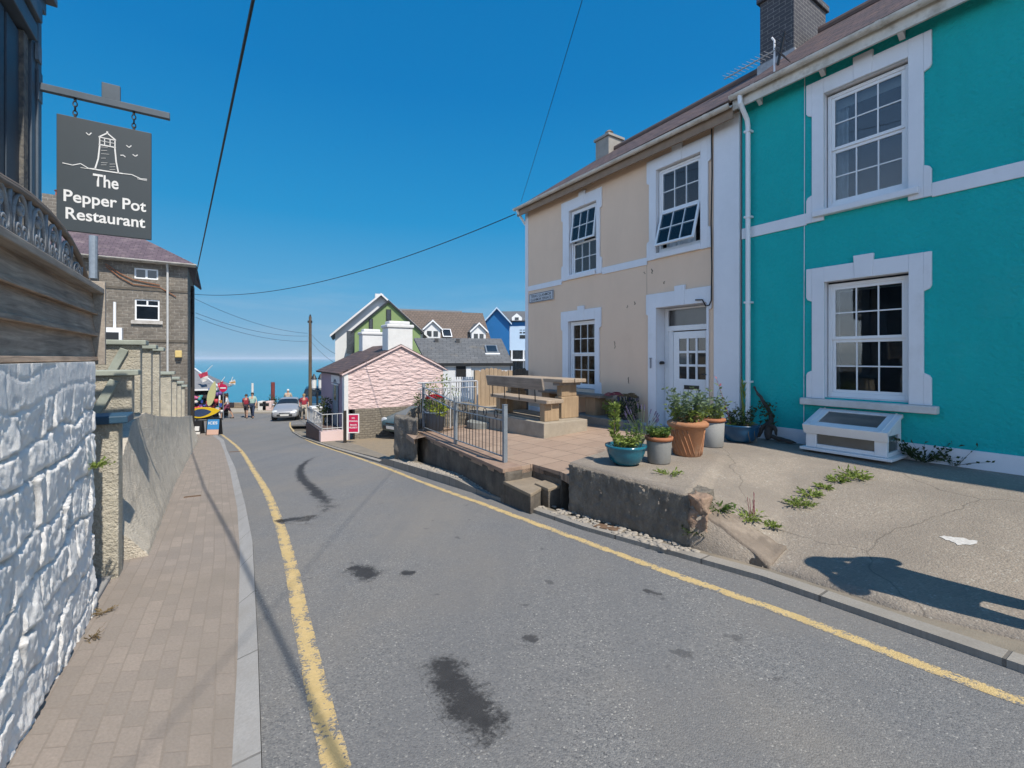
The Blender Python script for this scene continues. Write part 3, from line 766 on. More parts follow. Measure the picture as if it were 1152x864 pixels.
mb = MB(); mb.bar((1.86, .05, 0), (1.86, .05, -.2), .02); mb.bar((1.83, .05, .0), (1.89, .05, 0), .015); mb.build('house_number', mk('faded_number', (.3, .3, .32), .2, 9), door)
mb = MB(); mb.box(.62, 1.76, -.30, .22, -1.5, -1.36); mb.build('doorstep', m_conc, CRM, bevel=.01)
mb = MB(); mb.tube([(.53, .045, 4.2), (.515, .05, 3.3), (.535, .05, 2.4), (.52, .05, 1.6), (.525, .06, 1.02), (.56, .065, .94), (.63, .065, .93), (.70, .06, 1.05), (.84, .06, 1.06)], .012, 6); mb.build('black_wall_cable', m_wire, CRM)
for (px, py, h) in ((733.6, 305, .10), (725, 307, .05), (714, 341, .07), (706, 345, .06), (691.5, 388, .16), (707, 428, .14), (660, 412, .08), (747, 318, .05)):
    r_ = Vector(ray(px, py)); n_ = FN; t_ = FO.dot(n_) / r_.dot(n_); q = FI @ (r_ * t_); mb = MB(); rr_ = random.Random(int(px))
    L_ = [Vector((q.x + rr_.uniform(-.02, .02), .0, q.z + h * (k / 4 - .5))) for k in range(5)]
    P_ = [v + Vector((-rr_.uniform(.004, .016), 0, 0)) for v in L_] + [v + Vector((rr_.uniform(.004, .016), 0, 0)) for v in L_[::-1]]
    mb.prism([(v.x, .0005, v.z) for v in P_], (0, .0015, 0)); mb.build('scuff_mark', mk_scuff, CRM)
mb = MB(); mb.box(1.99, 1.994, .0, .002, 1.30, 1.90); mb.build('render_joint', mk_scuff, CRM)
ZE2, ZR2 = 4.18, 6.36
roof_slab('roof', m_slate, CRM, [(B + .12, .27, ZE2 + .02), (A - .0, .27, ZE2 + .09), (A, WR, ZR2 + .1), (B + .12, WR, ZR2)])
roof_slab('roof', m_slate, CRM, [(A, -6.2, ZE2), (B + .12, -6.2, ZE2), (B + .12, WR, ZR2 - .01), (A, WR, ZR2 + .09)])
mb = MB(); mb.tube([(B + .13, WR, ZR2 + .02), (A, WR, ZR2 + .12)], .09, 10); mb.build('ridge_tiles', bpy.data.materials['ridge_tile_clay'], CRM)
mb = MB(); mb.box(A, B + .1, .20, .235, 3.97, 4.18); mb.box(A, B + .02, .036, .20, 4.13, 4.158); mb.build('fascia_board', mk('shaded_brown_soffit', (.30, .22, .16), .25, 4), CRM)  # brown board, with the shade under the gutter put into its colour
half_gutter('gutter', CRM, A, B + .14, .305, 4.175)
mb = MB(); mb.tube([(B + .02, .30, 4.12), (B + .03, .2, 4.0), (B + .06, .0, 3.8), (B + .06, -.1, 3.72), (B + .06, -.1, -1.7)], .035, 10); mb.build('downpipe', m_pvc, CRM)
mb = MB(); mb.box(5.6, 6.15, -3.2, -2.6, 5.7, 6.72); chm = mb.build('chimney', mk('grey_render_stack', (.33, .31, .28), .25, 5, .9, .4, 40), CRM)
mb = MB(); mb.box(5.55, 6.2, -3.25, -2.55, 6.721, 6.80); mb.build('chimney_cap', chm.data.materials[0], chm, bevel=.01)
mb = MB(); mb.lathe([(.11, 6.80), (.10, 6.95), (.13, 6.99), (.06, 7.05)], 14, (5.87, -2.9, 0)); mb.build('chimney_pot', bpy.data.materials['clay_pot_buff'], chm)

# street name plate
sn = thing('street_sign', 'small bordered street name plate high on the corner of the cream house', 'street sign', fw(5.51, .026, 1.645), FRZ)
mb = MB(); mb.box(-.53, .53, -.004, .012, -.125, .125); mb.build('plate', mk('sign_plate_white', (.55, .57, .6), .1, 5, .5), sn, bevel=.004)
mb = MB(); yy = .014
for q in ((-.515, .515, .105, .118), (-.515, .515, -.118, -.105), (-.515, -.502, -.105, .105), (.502, .515, -.105, .105)): mb.box(q[0], q[1], .0125, yy, q[2], q[3])
mb.build('border', m_dark, sn)
for s, z in (('TERAS GLANMOR', .012), ('GLANMOR TERRACE', -.085)): text('lettering', s, .90, .072, m_dark, frame((0, .0135, z), (-1, 0, 0), (0, 0, 1)), sn, bold=.012)

# TV aerial on the roof edge by the big chimney
ae = thing('tv_aerial', 'spiky television aerial on the roof edge in front of the tall chimney', 'aerial', fw(-.60, .16, 4.50), FRZ)
mb = MB(); mb.tube([(0, 0, -.25), (0, 0, .40), (.03, .02, .46)], .014, 8); mb.build('mast', m_white, ae)
mb = MB(); b0, b1 = Vector((-.05, .05, .22)), Vector((.85, -.05, .26)); mb.tube([b0, b1], .010, 6)
for k in range(11):
    p = b0.lerp(b1, .12 + k * .08); mb.tube([p + Vector((0, -.16, .03)), p + Vector((0, .16, -.03))], .004, 5)
mb.build('boom', mk('aerial_alloy', (.45, .46, .47), .2, 6, .4, metal=.5), ae)
mb = MB()
for s in (-1, 1):
    for k in range(4): mb.tube([(-.08 - .03 * k, -.16, .22 + s * (.04 + .05 * k)), (-.08 - .03 * k, .16, .22 + s * (.04 + .05 * k))], .005, 5)
mb.bar((-.05, 0, .0), (-.15, 0, .46), .03)
mb.build('reflector', m_dark, ae)

# ---------------- forecourt, patio, steps, low wall
FCf = [(.715, 5.62), (1.065, 5.14), (1.37, 4.72), (1.655, 4.335), (1.735, 4.235), (1.88, 4.06), (2.14, 3.74), (2.58, 3.02), (2.97, 2.64), (4.0, 1.25), (6.8, -3.3), (8.9, -5.8)]
FCu = [1.2, .9, .5, .05, -.08, -.4, -.9, -1.7, -2.3, -4.0, -9.0, -11.9]
FCh = [fw(u, .028) for u in FCu]
FCz = [-1.285, -1.285, -1.285, -1.30, -1.45, -1.535] + [G(x, y) + .047 for x, y in FCf[6:]]
FCp = [3.2, 3.2, 3.2, 3.2, 3.2, 2.6, 2.0, 1.6, 1.45, 1.45, 1.45, 1.45]
from mathutils.bvhtree import BVHTree
mb = MB(); grid = []; NC = 26
for k in range(len(FCf) - 1):
    n = 10 if k < 8 else 24
    for i in range(n + (1 if k == len(FCf) - 2 else 0)):
        f = i / n; a = Vector(FCf[k]).lerp(Vector(FCf[k + 1]), f); b = FCh[k].lerp(FCh[k + 1], f).to_2d(); z0 = FCz[k] + (FCz[k + 1] - FCz[k]) * f; pw = FCp[k] + (FCp[k + 1] - FCp[k]) * f
        if 3 <= k: z0 = z0 if k > 4 else z0 + .012 * noise.noise(Vector((a.x * 9, a.y * 9, 1)))
        row = []
        for c in range(NC + 1):
            t = c / NC; p = a.lerp(b, t); z = z0 + (-1.285 - z0) * min(1, 1 - (1 - t) ** pw) + (.006 * noise.noise(Vector((p.x * 2.2, p.y * 2.2, 5))) + .003 * noise.noise(Vector((p.x * 7, p.y * 7, 2)))) * min(1, 6 * t)
            row.append(mb.pts([(p.x, p.y, z)]))
        grid.append(row)
for i in range(len(grid) - 1):
    for c in range(NC): mb.face([grid[i][c], grid[i + 1][c], grid[i + 1][c + 1], grid[i][c + 1]])
FBVH = BVHTree.FromPolygons([Vector(v) for v in mb.v], mb.f)
low = [mb.pts([Vector(mb.v[g[0]]) + Vector((0, 0, -.5))]) for g in grid]
for i in range(len(grid) - 1): mb.face([low[i], low[i + 1], grid[i + 1][0], grid[i][0]])
fo = mb.build('forecourt', m_fore, smooth=True); fo['kind'] = 'structure'
bm = bmesh.new(); bm.from_mesh(fo.data); bmesh.ops.recalc_face_normals(bm, faces=bm.faces); bm.to_mesh(fo.data); bm.free()
if fo.data.polygons[5].normal.z < 0: fo.data.flip_normals()
def fore_z(x, y):
    h = FBVH.ray_cast(Vector((x, y, 5)), Vector((0, 0, -1)))
    return h[0].z if h[0] else G(x, y) + .05
def fore(px, py):
    h = FBVH.ray_cast(Vector((0, 0, 0)), Vector(ray(px, py)).normalized())
    return h[0] if h[0] else lvl(px, py, -1.5)

PF = [patio(472, 487), patio(568, 528.5), patio(599, 522), patio(631.5, 531)]
pts = [tuple(p[:2]) for p in PF]
PA = [(-2.55, 10.6), (-2.0, 9.3), pts[0], pts[1], pts[2], pts[3], (.80, 5.5)]
PB = [(-1.2, 14.5), (.36, 12.83), tuple(fw(5.2, .03)[:2]), tuple(fw(3.4, .03)[:2]), tuple(fw(2.6, .03)[:2]), tuple(fw(1.6, .03)[:2]), tuple(fw(.9, .03)[:2])]
pat = strip('patio', PA, PB, m_tile, 0.0, .2, 14, .10, zf=PZ, uvf=lambda p: (lambda q: (q.x, q.y))(FI @ Vector((p.x, p.y, 0))))
# front retaining wall under the patio edge
def seg_wall(name, a, b, th, z0, z1, mat, amp=.012, res=.06, seed=0):
    a = Vector(a[:2]); b = Vector(b[:2]); t = (b - a).normalized(); n = Vector((t.y, -t.x))
    return rough_block(name, [a, b, b + n * th, a + n * th], z0, z1, mat, amp, res, seed=seed)
m_rw = mk('dark_render_and_riser_shade', (.17, .15, .125), .4, 4, .95, .8, 22, .02, c2=(.075, .066, .058), dirt=(.27, .22, .17), dscale=2.2, dmin=.55)
E1 = Vector(pts[1]); E0 = Vector((-2.02, 9.55))
rw = seg_wall('retaining_wall', E1, Vector(pts[0]) + (Vector(pts[0]) - E1).normalized() * 1.2, .28, lambda x, y: G(x, y) - .1, lambda x, y: PZ(x, y) - .045, m_rw, .012, .07)
tag(rw, 'low stained retaining wall under the metal railings of the patio', 'wall')
mb = MB()   # coping slab along the edge (a ledge a little proud)
tdir = (Vector(pts[0]) - E1).normalized(); nn = Vector((tdir.y, -tdir.x))
L = (Vector(pts[0]) - E1).length + .02
for k in range(7):
    a = E1 + tdir * (L * k / 7 + .004); b = E1 + tdir * (L * (k + 1) / 7 - .004)
    P = [a - nn * .03, b - nn * .03, b + nn * .27, a + nn * .27]
    i = mb.pts([(p.x, p.y, PZ(p.x, p.y) + .012) for p in P]); j = mb.pts([(p.x, p.y, PZ(p.x, p.y) - .045) for p in P])
    mb.face([i, i + 1, i + 2, i + 3]); mb.face([j + 3, j + 2, j + 1, j])
    for q in range(4): mb.face([i + q, j + q, j + (q + 1) % 4, i + (q + 1) % 4])
cp = mb.build('coping', mk('coping_slab', (.36, .25, .19), .3, 6, .85, .5, 60), rw, bevel=.006)
bm = bmesh.new(); bm.from_mesh(cp.data); bmesh.ops.recalc_face_normals(bm, faces=bm.faces); bm.to_mesh(cp.data); bm.free()
# steps cut into the patio edge
m_step = mk('step_concrete', (.33, .27, .20), .3, 5, .9, .6, 60, .006, dirt=(.2, .17, .14), dscale=2)
def step_block(name, px, z, zb, label):
    P = [lvl(p[0], p[1], z) for p in px]
    mb = MB(); mb.prism([(p.x, p.y, zb) for p in P], (0, 0, z - zb - .045)); mb.m = 1; c = sum(P, Vector()) / len(P); mb.prism([(p.x + (p.x - c.x) * .03, p.y + (p.y - c.y) * .03, z - .044) for p in P], (0, 0, .044)); o = mb.build(name, [m_rw, m_step], bevel=.008)  # dark block under the pale tread: riser shade put into the colour
    bm = bmesh.new(); bm.from_mesh(o.data); bmesh.ops.recalc_face_normals(bm, faces=bm.faces); bm.to_mesh(o.data); bm.free()
    return o
st = thing('entrance_steps', 'worn concrete steps cut into the patio edge beside the low wall', 'steps', (0, 0, 0))
o = step_block('tread', [(567, 541), (599, 531), (616, 540), (608, 549), (597, 555.5)], -1.70, -2.1, ''); o.parent = st
o = step_block('tread', [(602, 543), (634, 534.5), (646, 541), (617, 549.5)], -1.675, -2.1, ''); o.parent = st
mb = MB()   # riser walls of the notch
for a, b in ((1, 2), (2, 3)):
    p, q = PF[a], PF[b]; d = (q - p); d.z = 0; d.normalize(); n2 = Vector((d.y, -d.x, 0)) * -.12
    if n2.y < 0: n2 = -n2
    P = [p, q, q + n2, p + n2]
    mb.prism([(v.x, v.y, -2.1) for v in P], (0, 0, 2.1 + PZ(p.x, p.y) - .02))
o = mb.build('riser', m_rw, st, bevel=.01)
bm = bmesh.new(); bm.from_mesh(o.data); bmesh.ops.recalc_face_normals(bm, faces=bm.faces); bm.to_mesh(o.data); bm.free()

lw = rough_block('low_wall', [(.70, 5.62), (1.67, 4.30), (2.03, 4.56), (1.06, 5.88)], lambda x, y: G(x, y) - .15, lambda x, y: -1.312, m_dirtwall, .013, .018, seed=3, fs=17)
tag(lw, 'low dark stone wall along the pavement in front of the flower pots', 'wall')
rk = rough_block('boulder', [(1.655, 4.31), (1.775, 4.15), (1.90, 4.27), (1.79, 4.43)], lambda x, y: -1.60, lambda x, y: -1.285, mk('pink_rock', (.33, .22, .16), .4, 9, .9, .8, 30, .02, c2=(.26, .20, .15)), .04, .025, fs=8, seed=9, taper=.18)
tag(rk, 'reddish rough boulder at the right end of the low wall', 'boulder')
sl = rough_block('broken_slab', [(1.74, 4.27), (2.13, 3.75), (2.38, 3.95), (2.02, 4.46)], lambda x, y: G(x, y) - .1, lambda x, y: fore_z(x, y) + .022, mk('worn_slab', (.25, .205, .165), .35, 7, .95, .9, 40, .012, dirt=(.36, .3, .24), dscale=3), .012, .03, fs=9, seed=5)
tag(sl, 'broken sloping concrete slab beside the boulder at the pavement', 'slab')
# cobbles bedded along the back of the footway
mb = MB(); rnd = random.Random(5)
for i in range(800):
    t = rnd.random(); a, b = Vector((1.72, 4.18)), Vector((-2.2, 9.75))
    p = a.lerp(b, t)
    if .28 < t < .40 and rnd.random() < .85: continue
    d = Vector((.82, .57)); p += d * rnd.uniform(-.19, .02)
    r = rnd.uniform(.014, .032); z = G(p.x, p.y) + kz(p.x, p.y) + .002
    i0 = len(mb.v); 
    mb.lathe([(r * .9, -.01), (r, .002), (r * .75, r * .28), (r * .3, r * .4)], 7, (p.x, p.y, z), rnd.uniform(.8, 1.3), rnd.uniform(.7, 1.1))
cb = mb.build('cobbles', mk('bedded_cobbles', (.36, .325, .28), .35, 30, .9, .4, 60, c2=(.32, .29, .25)), smooth=True)
cb['kind'] = 'stuff'; cb['label'] = 'row of bedded cobbles between the kerb and the low wall'; cb['category'] = 'cobbles'
# drain cover
dc = thing('drain_cover', 'square rusty drain cover set in the cobbles by the low wall', 'drain cover', (1.02, 4.93, 0))
mb = MB(); P = [(-.13, .06), (.08, -.13), (.16, -.03), (-.05, .16)]
mb.prism([(x, y, G(1.02 + x, 4.93 + y) + .02) for x, y in P], (0, 0, .036)); mb.build('lid', mk('rusty_iron', (.22, .14, .09), .4, 12, .8, .4, 60), dc, bevel=.004)

for nm_, px0, py0, px1, py1, dz_, lab in (('drain_slot', 207, 559.5, 226, 557.5, .030, 'short dark drain slot across the brick footway'), ('drain_grate', 258, 508.5, 272, 507.5, .006, 'small dark drain grate beside the left yellow line')):
    a_, b_ = gnd(px0, py0, dz_), gnd(px1, py1, dz_); mid_ = (a_ + b_) / 2; t_ = thing(nm_, lab, 'drain', (mid_.x, mid_.y, mid_.z), math.atan2(b_.y - a_.y, b_.x - a_.x)); L_ = (b_ - a_).length
    mb = MB(); mb.box(-L_ / 2, L_ / 2, -.03, -.022, -.03, .006); mb.box(-L_ / 2, L_ / 2, .022, .03, -.03, .006); mb.box(-L_ / 2, -L_ / 2 + .01, -.022, .022, -.03, .006); mb.box(L_ / 2 - .01, L_ / 2, -.022, .022, -.03, .006)
    for k in range(1, 9): x_ = -L_ / 2 + L_ * k / 9; mb.box(x_ - .006, x_ + .006, -.022, .022, -.03, .004)
    mb.build('frame', bpy.data.materials['rusty_iron'], t_); mb = MB(); mb.box(-L_ / 2 + .01, L_ / 2 - .01, -.022, .022, -.04, .001); mb.build('gully', m_wire, t_)
# ------------------------------------------------------------------ left side: local frame at Q, x = back towards the camera, y = towards the road, far end is negative x
Q0 = Vector((-2.17, 1.96, 0)); LX = Vector((.545, -.84, 0)).normalized(); LY = Vector((.84, .545, 0)).normalized(); LRZ = math.atan2(LX.y, LX.x)
LM = Matrix.Translation(Q0) @ Matrix.Rotation(LRZ, 4, 'Z'); LI = LM.inverted()
def lw_(x, y, z=0): return LM @ Vector((x, y, z))
def onL(px, py, off):
    """local point (x,z) where the ray meets the plane y = off of the left frame"""
    r = Vector(ray(px, py)); n = LY; d = (Q0 + LY * off).dot(n); t = d / r.dot(n); p = r * t; q = LI @ p; return q.x, q.z

def limewash():
    t = NT('limewashed_stone'); v = t.coord('Object'); at_ = t.n('ShaderNodeAttribute', attribute_name='joint')
    col = t.mix(t.ramp(t.noise(v, 4, 5), [(.35, 0), (.7, 1)]), (.90, .88, .85), (.82, .80, .775))
    col = t.mix(t.math('MULTIPLY', t.ramp(t.noise(v, 9, 7, .7), [(.52, 0), (.68, 1)]), .45), col, (.56, .555, .545))
    jd = t.math('MULTIPLY', at_.outputs['Fac'], t.ramp(t.noise(v, 5, 5), [(.35, .15), (.65, .9)]))
    col = t.mix(jd, col, (.34, .33, .315))
    fl = t.noise(v, 6.5, 8, .75, .4); col = t.mix(t.ramp(fl, [(.665, 0), (.69, .85)]), col, (.30, .28, .25))
    t.bump(t.noise(v, 90, 5, .7), .5, .005); return t.out(col, 1.0, .03)
m_limewash = limewash()
_rb = random.Random(11); ROWS = [-3.0]
while ROWS[-1] < 1.5: ROWS.append(ROWS[-1] + _rb.uniform(.15, .31))
COLS = []
for _ in ROWS:
    c = [-3.5 + _rb.uniform(0, .3)]
    while c[-1] < 3.5: c.append(c[-1] + _rb.choice((_rb.uniform(.13, .2), _rb.uniform(.2, .36), _rb.uniform(.3, .5))))
    COLS.append(c)
import bisect
def rubble(name, x0, x1, z0f, z1, label):
    """lime washed rubble wall: every stone raised from the joints, real relief"""
    res = .0125; nx = int((x1 - x0) / res); nz = int((z1 - (z0f(x0) + z0f(x1)) / 2 + .1) / res)
    mb = MB(); g = []; JN = []
    for i in range(nx + 1):
        x = x0 + (x1 - x0) * i / nx; zb = z0f(x) - .12; row = []
        for j in range(nz + 1):
            z = zb + (z1 - zb) * j / nz
            # stones lean with the slope of the street, a flat rendered band near the top
            q = Vector((x, z, 0))
            wx = x + .055 * noise.noise(q * 2.4 + Vector((0, 0, 3))) + .022 * noise.noise(q * 8 + Vector((0, 0, 6)))
            wz = z + .04 * x + .075 * noise.noise(q * 2.2 + Vector((0, 0, 9))) + .022 * noise.noise(q * 8 + Vector((0, 0, 12)))
            r = bisect.bisect(ROWS, wz) - 1; cl = COLS[r]; ci = bisect.bisect(cl, wx + .25 * (wz - ROWS[r]) * ((r % 3) - 1)) - 1
            sx_ = wx + .25 * (wz - ROWS[r]) * ((r % 3) - 1); ci = max(0, min(len(cl) - 2, ci))
            e = min(wz - ROWS[r], ROWS[r + 1] - wz, sx_ - cl[ci], cl[ci + 1] - sx_)
            hs = Vector((r * 1.37 + .3, ci * 2.11 + .7, .5)); h = noise.noise(hs * 1.9); tx = noise.noise(hs * 2.7 + Vector((3, 3, 3))); tz = noise.noise(hs * 3.3 + Vector((7, 1, 2)))
            k = min(1, max(0, (e + .004 * noise.noise(q * 30)) / .016)); k = k * k * (3 - 2 * k)
            tilt = (sx_ - (cl[ci] + cl[ci + 1]) / 2) * tx * .16 + (wz - (ROWS[r] + ROWS[r + 1]) / 2) * tz * .22
            d = k * (.019 + .013 * h + tilt * .8) + .008 * noise.fractal(q * 18, .65, 2.1, 6) + .008 * noise.noise(q * 5)
            JN.append((1 - k) * (1 if z < -.33 else .2))
            band = min(1, max(0, (z + .30 + .08 * noise.noise(Vector((x * 4, 0, 0)))) / .10))
            d = d * (1 - .75 * band) + .018 * band
            row.append(mb.pts([(x, d - .02, z)]))
        g.append(row)
    for i in range(nx):
        for j in range(nz): mb.face([g[i][j][0] if isinstance(g[i][j], tuple) else g[i][j], g[i][j + 1], g[i + 1][j + 1], g[i + 1][j]])
    # return at the far end and the back
    for j in range(nz):
        a, b = mb.v[g[0][j]], mb.v[g[0][j + 1]]
        da = .02 * noise.noise(Vector((1, a[2] * 8, 2))); db = .02 * noise.noise(Vector((1, b[2] * 8, 2)))
        mb.poly([a, (a[0] + .01 + da, -.30, a[2]), (b[0] + .01 + db, -.30, b[2]), b])
    for i in range(nx):
        a, b = mb.v[g[i][nz]], mb.v[g[i + 1][nz]]; mb.poly([a, (a[0], -.30, a[2]), (b[0], -.30, b[2]), b])
    mb.poly([(x0 + .01, -.3, -2.3), (x1, -.3, -2.3), (x1, -.3, z1), (x0 + .01, -.3, z1)])
    mb.poly([(x1, -.3, -2.3), (x1, 0, -2.3), (x1, 0, z1), (x1, -.3, z1)])
    o = mb.build(name, m_limewash, smooth=True)
    ja = o.data.attributes.new('joint', 'FLOAT', 'POINT'); ja.data.foreach_set('value', JN + [0.0] * (len(o.data.vertices) - len(JN)))
    o.location = Q0; o.rotation_euler = (0, 0, LRZ)
    bm = bmesh.new(); bm.from_mesh(o.data); bmesh.ops.recalc_face_normals(bm, faces=bm.faces); bm.to_mesh(o.data); bm.free()
    return tag(o, label, 'wall')
def lground(x, y=0.0): p = lw_(x, y); return G(p.x, p.y) + .03
rubble('stone_wall', -1.665, 1.1, lambda x: lground(x), -.025, 'whitewashed rough rubble wall beside the brick footway, under the timber boards')
# small weed growing on the wall
def weed(name, label, loc, n=30, h=.12, spread=.1, mat=None, lw=.02, up=.7, group=None, ll=.06, parent=None):
    mb = MB()
    for i in range(n):
        a = random.uniform(0, 6.28); r = random.uniform(0, spread); base = Vector((r * math.cos(a) * .5, r * math.sin(a) * .5, 0))
        d = Vector((math.cos(a), math.sin(a), random.uniform(.2, 1.4) * up)).normalized(); L = random.uniform(.4, 1) * h
        tip = base + d * L; mb.tube([base, base + d * L * .5 + Vector((0, 0, .01)), tip], [.0022, .0018, .001], 4, False)
        for k in range(3):
            q = base.lerp(tip, .35 + .32 * k); dd = (d + Vector((random.uniform(-1, 1), random.uniform(-1, 1), random.uniform(-.4, .6)))).normalized(); mb.leaf(q, dd, ll * random.uniform(.6, 1.1), lw * random.uniform(.7, 1.2))
    o = mb.build(name, mat); o.location = loc
    return tag(o, label, 'weed', group) if not parent else o
def leafmat(name, c, c2, rough=.55):
    t = NT(name); v = t.coord('Object'); n = t.noise(v, 22, 3); col = t.mix(t.ramp(n, [(.3, 0), (.7, 1)]), c, c2)
    t.out(col, rough, .3); t.b.inputs['Subsurface Weight'].default_value = 0
    tr = t.n('ShaderNodeBsdfTranslucent'); t.l(col, tr.inputs[0]); mx = t.n('ShaderNodeMixShader'); mx.inputs[0].default_value = .3
    t.l(t.b.outputs[0], mx.inputs[1]); t.l(tr.outputs[0], mx.inputs[2]); t.l(mx.outputs[0], t.t.nodes['Material Output'].inputs[0]); return t.mat
m_leaf = leafmat('leaf_green', (.10, .17, .03), (.06, .11, .025)); m_leaf_l = leafmat('leaf_yellow_green', (.24, .30, .06), (.15, .21, .05))
m_leaf_d = leafmat('leaf_dark', (.03, .055, .018), (.045, .07, .02)); m_leaf_g = leafmat('leaf_grey_green', (.16, .22, .12), (.10, .15, .08))
m_dry = leafmat('dry_stems', (.26, .19, .09), (.18, .13, .07))
p = lw_(-1.52, .03, -.78); weed('wall_weed', 'tuft of bright green weed sprouting from the whitewashed wall', p, 26, .10, .05, m_leaf_l, .018, .5, ll=.035)
for x, n in ((-1.60, 14), (-1.2, 10)):
    p = lw_(x, .06, lground(x) + .0); weed('wall_weed', 'tiny dry weed at the foot of the whitewashed wall ' + ('corner' if x < -1.4 else 'near the camera'), p, n, .07, .05, m_dry, .01, .6, ll=.03)

# timber board fence on top of the wall
m_board = wood('weathered_boards', (.58, .44, .33), (.22, .16, .12), 0, .8, 3.2); m_board2 = wood('weathered_rail', (.44, .39, .33), (.24, .21, .185), 0, .8, 3)
fe = thing('board_fence', 'weathered horizontal timber boards along the top of the whitewashed wall', 'fence', Q0, LRZ)
xe = onL(109, 400, -.03)[0]
for z0, z1, k in ((-.02, .165, 0), (.17, .33, 1), (.335, .50, 2)):
    M = Matrix.Translation((0, -.03, z0)) @ Matrix.Rotation(R(9), 4, 'X'); mb = MB(); mb.box(xe + .01, 1.4, -.022, .0, 0, z1 - z0 + .012, M); mb.box(xe + .01, 1.4, -.03, .012, .0, .03, M)
    mb.build('board', m_board, fe, bevel=.004)
mb = MB(); mb.box(xe - .005, 1.4, -.10, .015, .502, .545); mb.build('top_rail', m_board2, fe, bevel=.006)
mb = MB(); mb.box(xe - .03, xe + .01, -.12, .02, -.05, .60); mb.build('post', m_board2, fe, bevel=.005)
# iron scroll railing above it
ir = thing('iron_railing', 'old scrolled iron railing with curved wooden handrail above the boards', 'railing', Q0, LRZ)
OFF = -.06
cur = [onL(px, py, OFF) for px, py in ((-40, 178), (-15, 192), (0, 202), (16, 211), (32, 221.6), (52, 238.6), (65, 253), (78, 270), (89, 290), (97, 315))]
cur = [(cur[0][0] + 1.0, cur[0][1] + .05)] + cur
mb = MB(); mb.tube([(x, OFF, z) for x, z in cur], .019, 8); mb.tube([(x, OFF, z + .014) for x, z in cur], .015, 8); mb.build('handrail', mk('grey_worn_rail', (.24, .19, .15), .35, 8, .7, .3, 40), ir, smooth=True)
m_iron = mk('grey_painted_iron', (.36, .375, .39), .3, 12, .55, .3, 50, dirt=(.12, .10, .09), dscale=6)
def scroll(mb, cx, cz, r, turns, s=1, a0=0, r1=.2, th=.011):
    P = []
    n = int(16 * turns)
    for k in range(n + 1):
        a = a0 + s * 2 * math.pi * k / 16; rr = r * (1 - (1 - r1) * k / n); P.append((cx + rr * math.cos(a), OFF, cz + rr * math.sin(a)))
    mb.tube(P, th, 6)
mb = MB()
zb = .56
xs_ = [xe + .06 + k * .155 for k in range(12)]
xs_ = [xe + .05 + k * .27 for k in range(8)]
def rail_z(x):
    for (a, za), (b, zb_) in zip(cur, cur[1:]):
        if min(a, b) <= x <= max(a, b): return za + (zb_ - za) * (x - a) / (b - a)
    return cur[0][1] if x > cur[0][0] else .56
for k, x in enumerate(xs_):
    zt = rail_z(x); h = zt - zb
    if h < .04: continue
    mb.tube([(x, OFF, zb - .02), (x + .01, OFF, zb + h * .5), (x, OFF, zt)], .010, 6)
    if h > .05:
        for sg_, c in ((1, .135),):
            arc = [(x + c + .105 * math.cos(a), OFF, zb + h * .25 + h * .66 * math.sin(a)) for a in [math.pi * q / 12 for q in range(13)]]
            mb.tube([(arc[0][0] - .02, OFF, zb)] + arc + [(arc[-1][0] + .02, OFF, zb)], .010, 6)
        rr = min(.045, h * .22); scroll(mb, x + .09, zb + rr + .01, rr, 1.4, 1, 0); scroll(mb, x + .18, zb + rr + .01, rr, 1.4, -1, math.pi); scroll(mb, x + .135, zb + h * .62, rr * .7, 1.3, 1, 1.5)
        mb.tube([(x + .135, OFF, zb), (x + .135, OFF, zb + h * .6)], .008, 6)
mb.tube([(xe, OFF, zb), (1.4, OFF, zb)], .011, 6)
mb.build('scrollwork', m_iron, ir, smooth=True)
# plants behind the railing
mb = MB()
for k in range(9):
    x = random.uniform(-.1, .5); P = [Vector((x, -.2, .55)), Vector((x - .1, -.16, .75)), Vector((x - .25 * random.random() - .1, -.12, .82 + random.uniform(-.05, .08)))]
    mb.tube(P, [.004, .003, .001], 4); mb.leaf(P[1], (P[2] - P[1]), .16, .014)
o = mb.build('grass_tuft', m_leaf_l); o.location = Q0; o.rotation_euler = (0, 0, LRZ); tag(o, 'long grass blades growing behind the scrolled iron railing', 'plant')

# dark timber restaurant front
m_slateblue = mk('slate_blue_timber', (.045, .066, .092), .3, 3, .55, .12, 40, spec=.4); m_slateblue2 = mk('slate_blue_trim', (.085, .115, .15), .25, 4, .5, .1, 40, spec=.4)
rb = thing('restaurant_front', 'dark slate blue timber shopfront corner high on the left', 'building', lw_(-2.71, -.52), LRZ)
mb = MB(); mb.box(0, 6, -5, -.10, -2.4, 4.6); mb.build('wall', m_slateblue, rb)
mb = MB(); mb.box(0, .09, -.10, .0, -.5, 4.5); mb.box(.095, .19, -.10, -.015, -.5, 4.5); mb.build('corner_post', m_slateblue2, rb, bevel=.006)
mb = MB(); mb.box(.26, .36, -.10, -.02, -.5, 2.62); mb.build('door_frame', mk('peeling_frame', (.22, .20, .17), .5, 16, .9, .9, 40, .01, c2=(.05, .06, .075)), rb)
mb = MB(); mb.box(.37, .62, -.10, -.045, -.5, 2.6); mb.box(.65, .95, -.10, -.05, -.5, 2.6); mb.box(1.0, 1.6, -.10, -.045, -.5, 2.6); mb.build('panel', m_slateblue, rb, bevel=.006)
mb = MB(); mb.box(.19, 3, -.10, .02, 2.64, 2.78); mb.box(.19, 3, -.10, .05, 2.80, 2.96); mb.box(.0, 3, -.10, .03, 2.98, 3.4); mb.build('fascia', m_slateblue2, rb, bevel=.008)
mb = MB(); mb.box(.05, .14, -.01, .012, 2.52, 2.66); mb.build('worn_patch', mk('bare_patch', (.2, .25, .3), .3, 20, .8), rb)
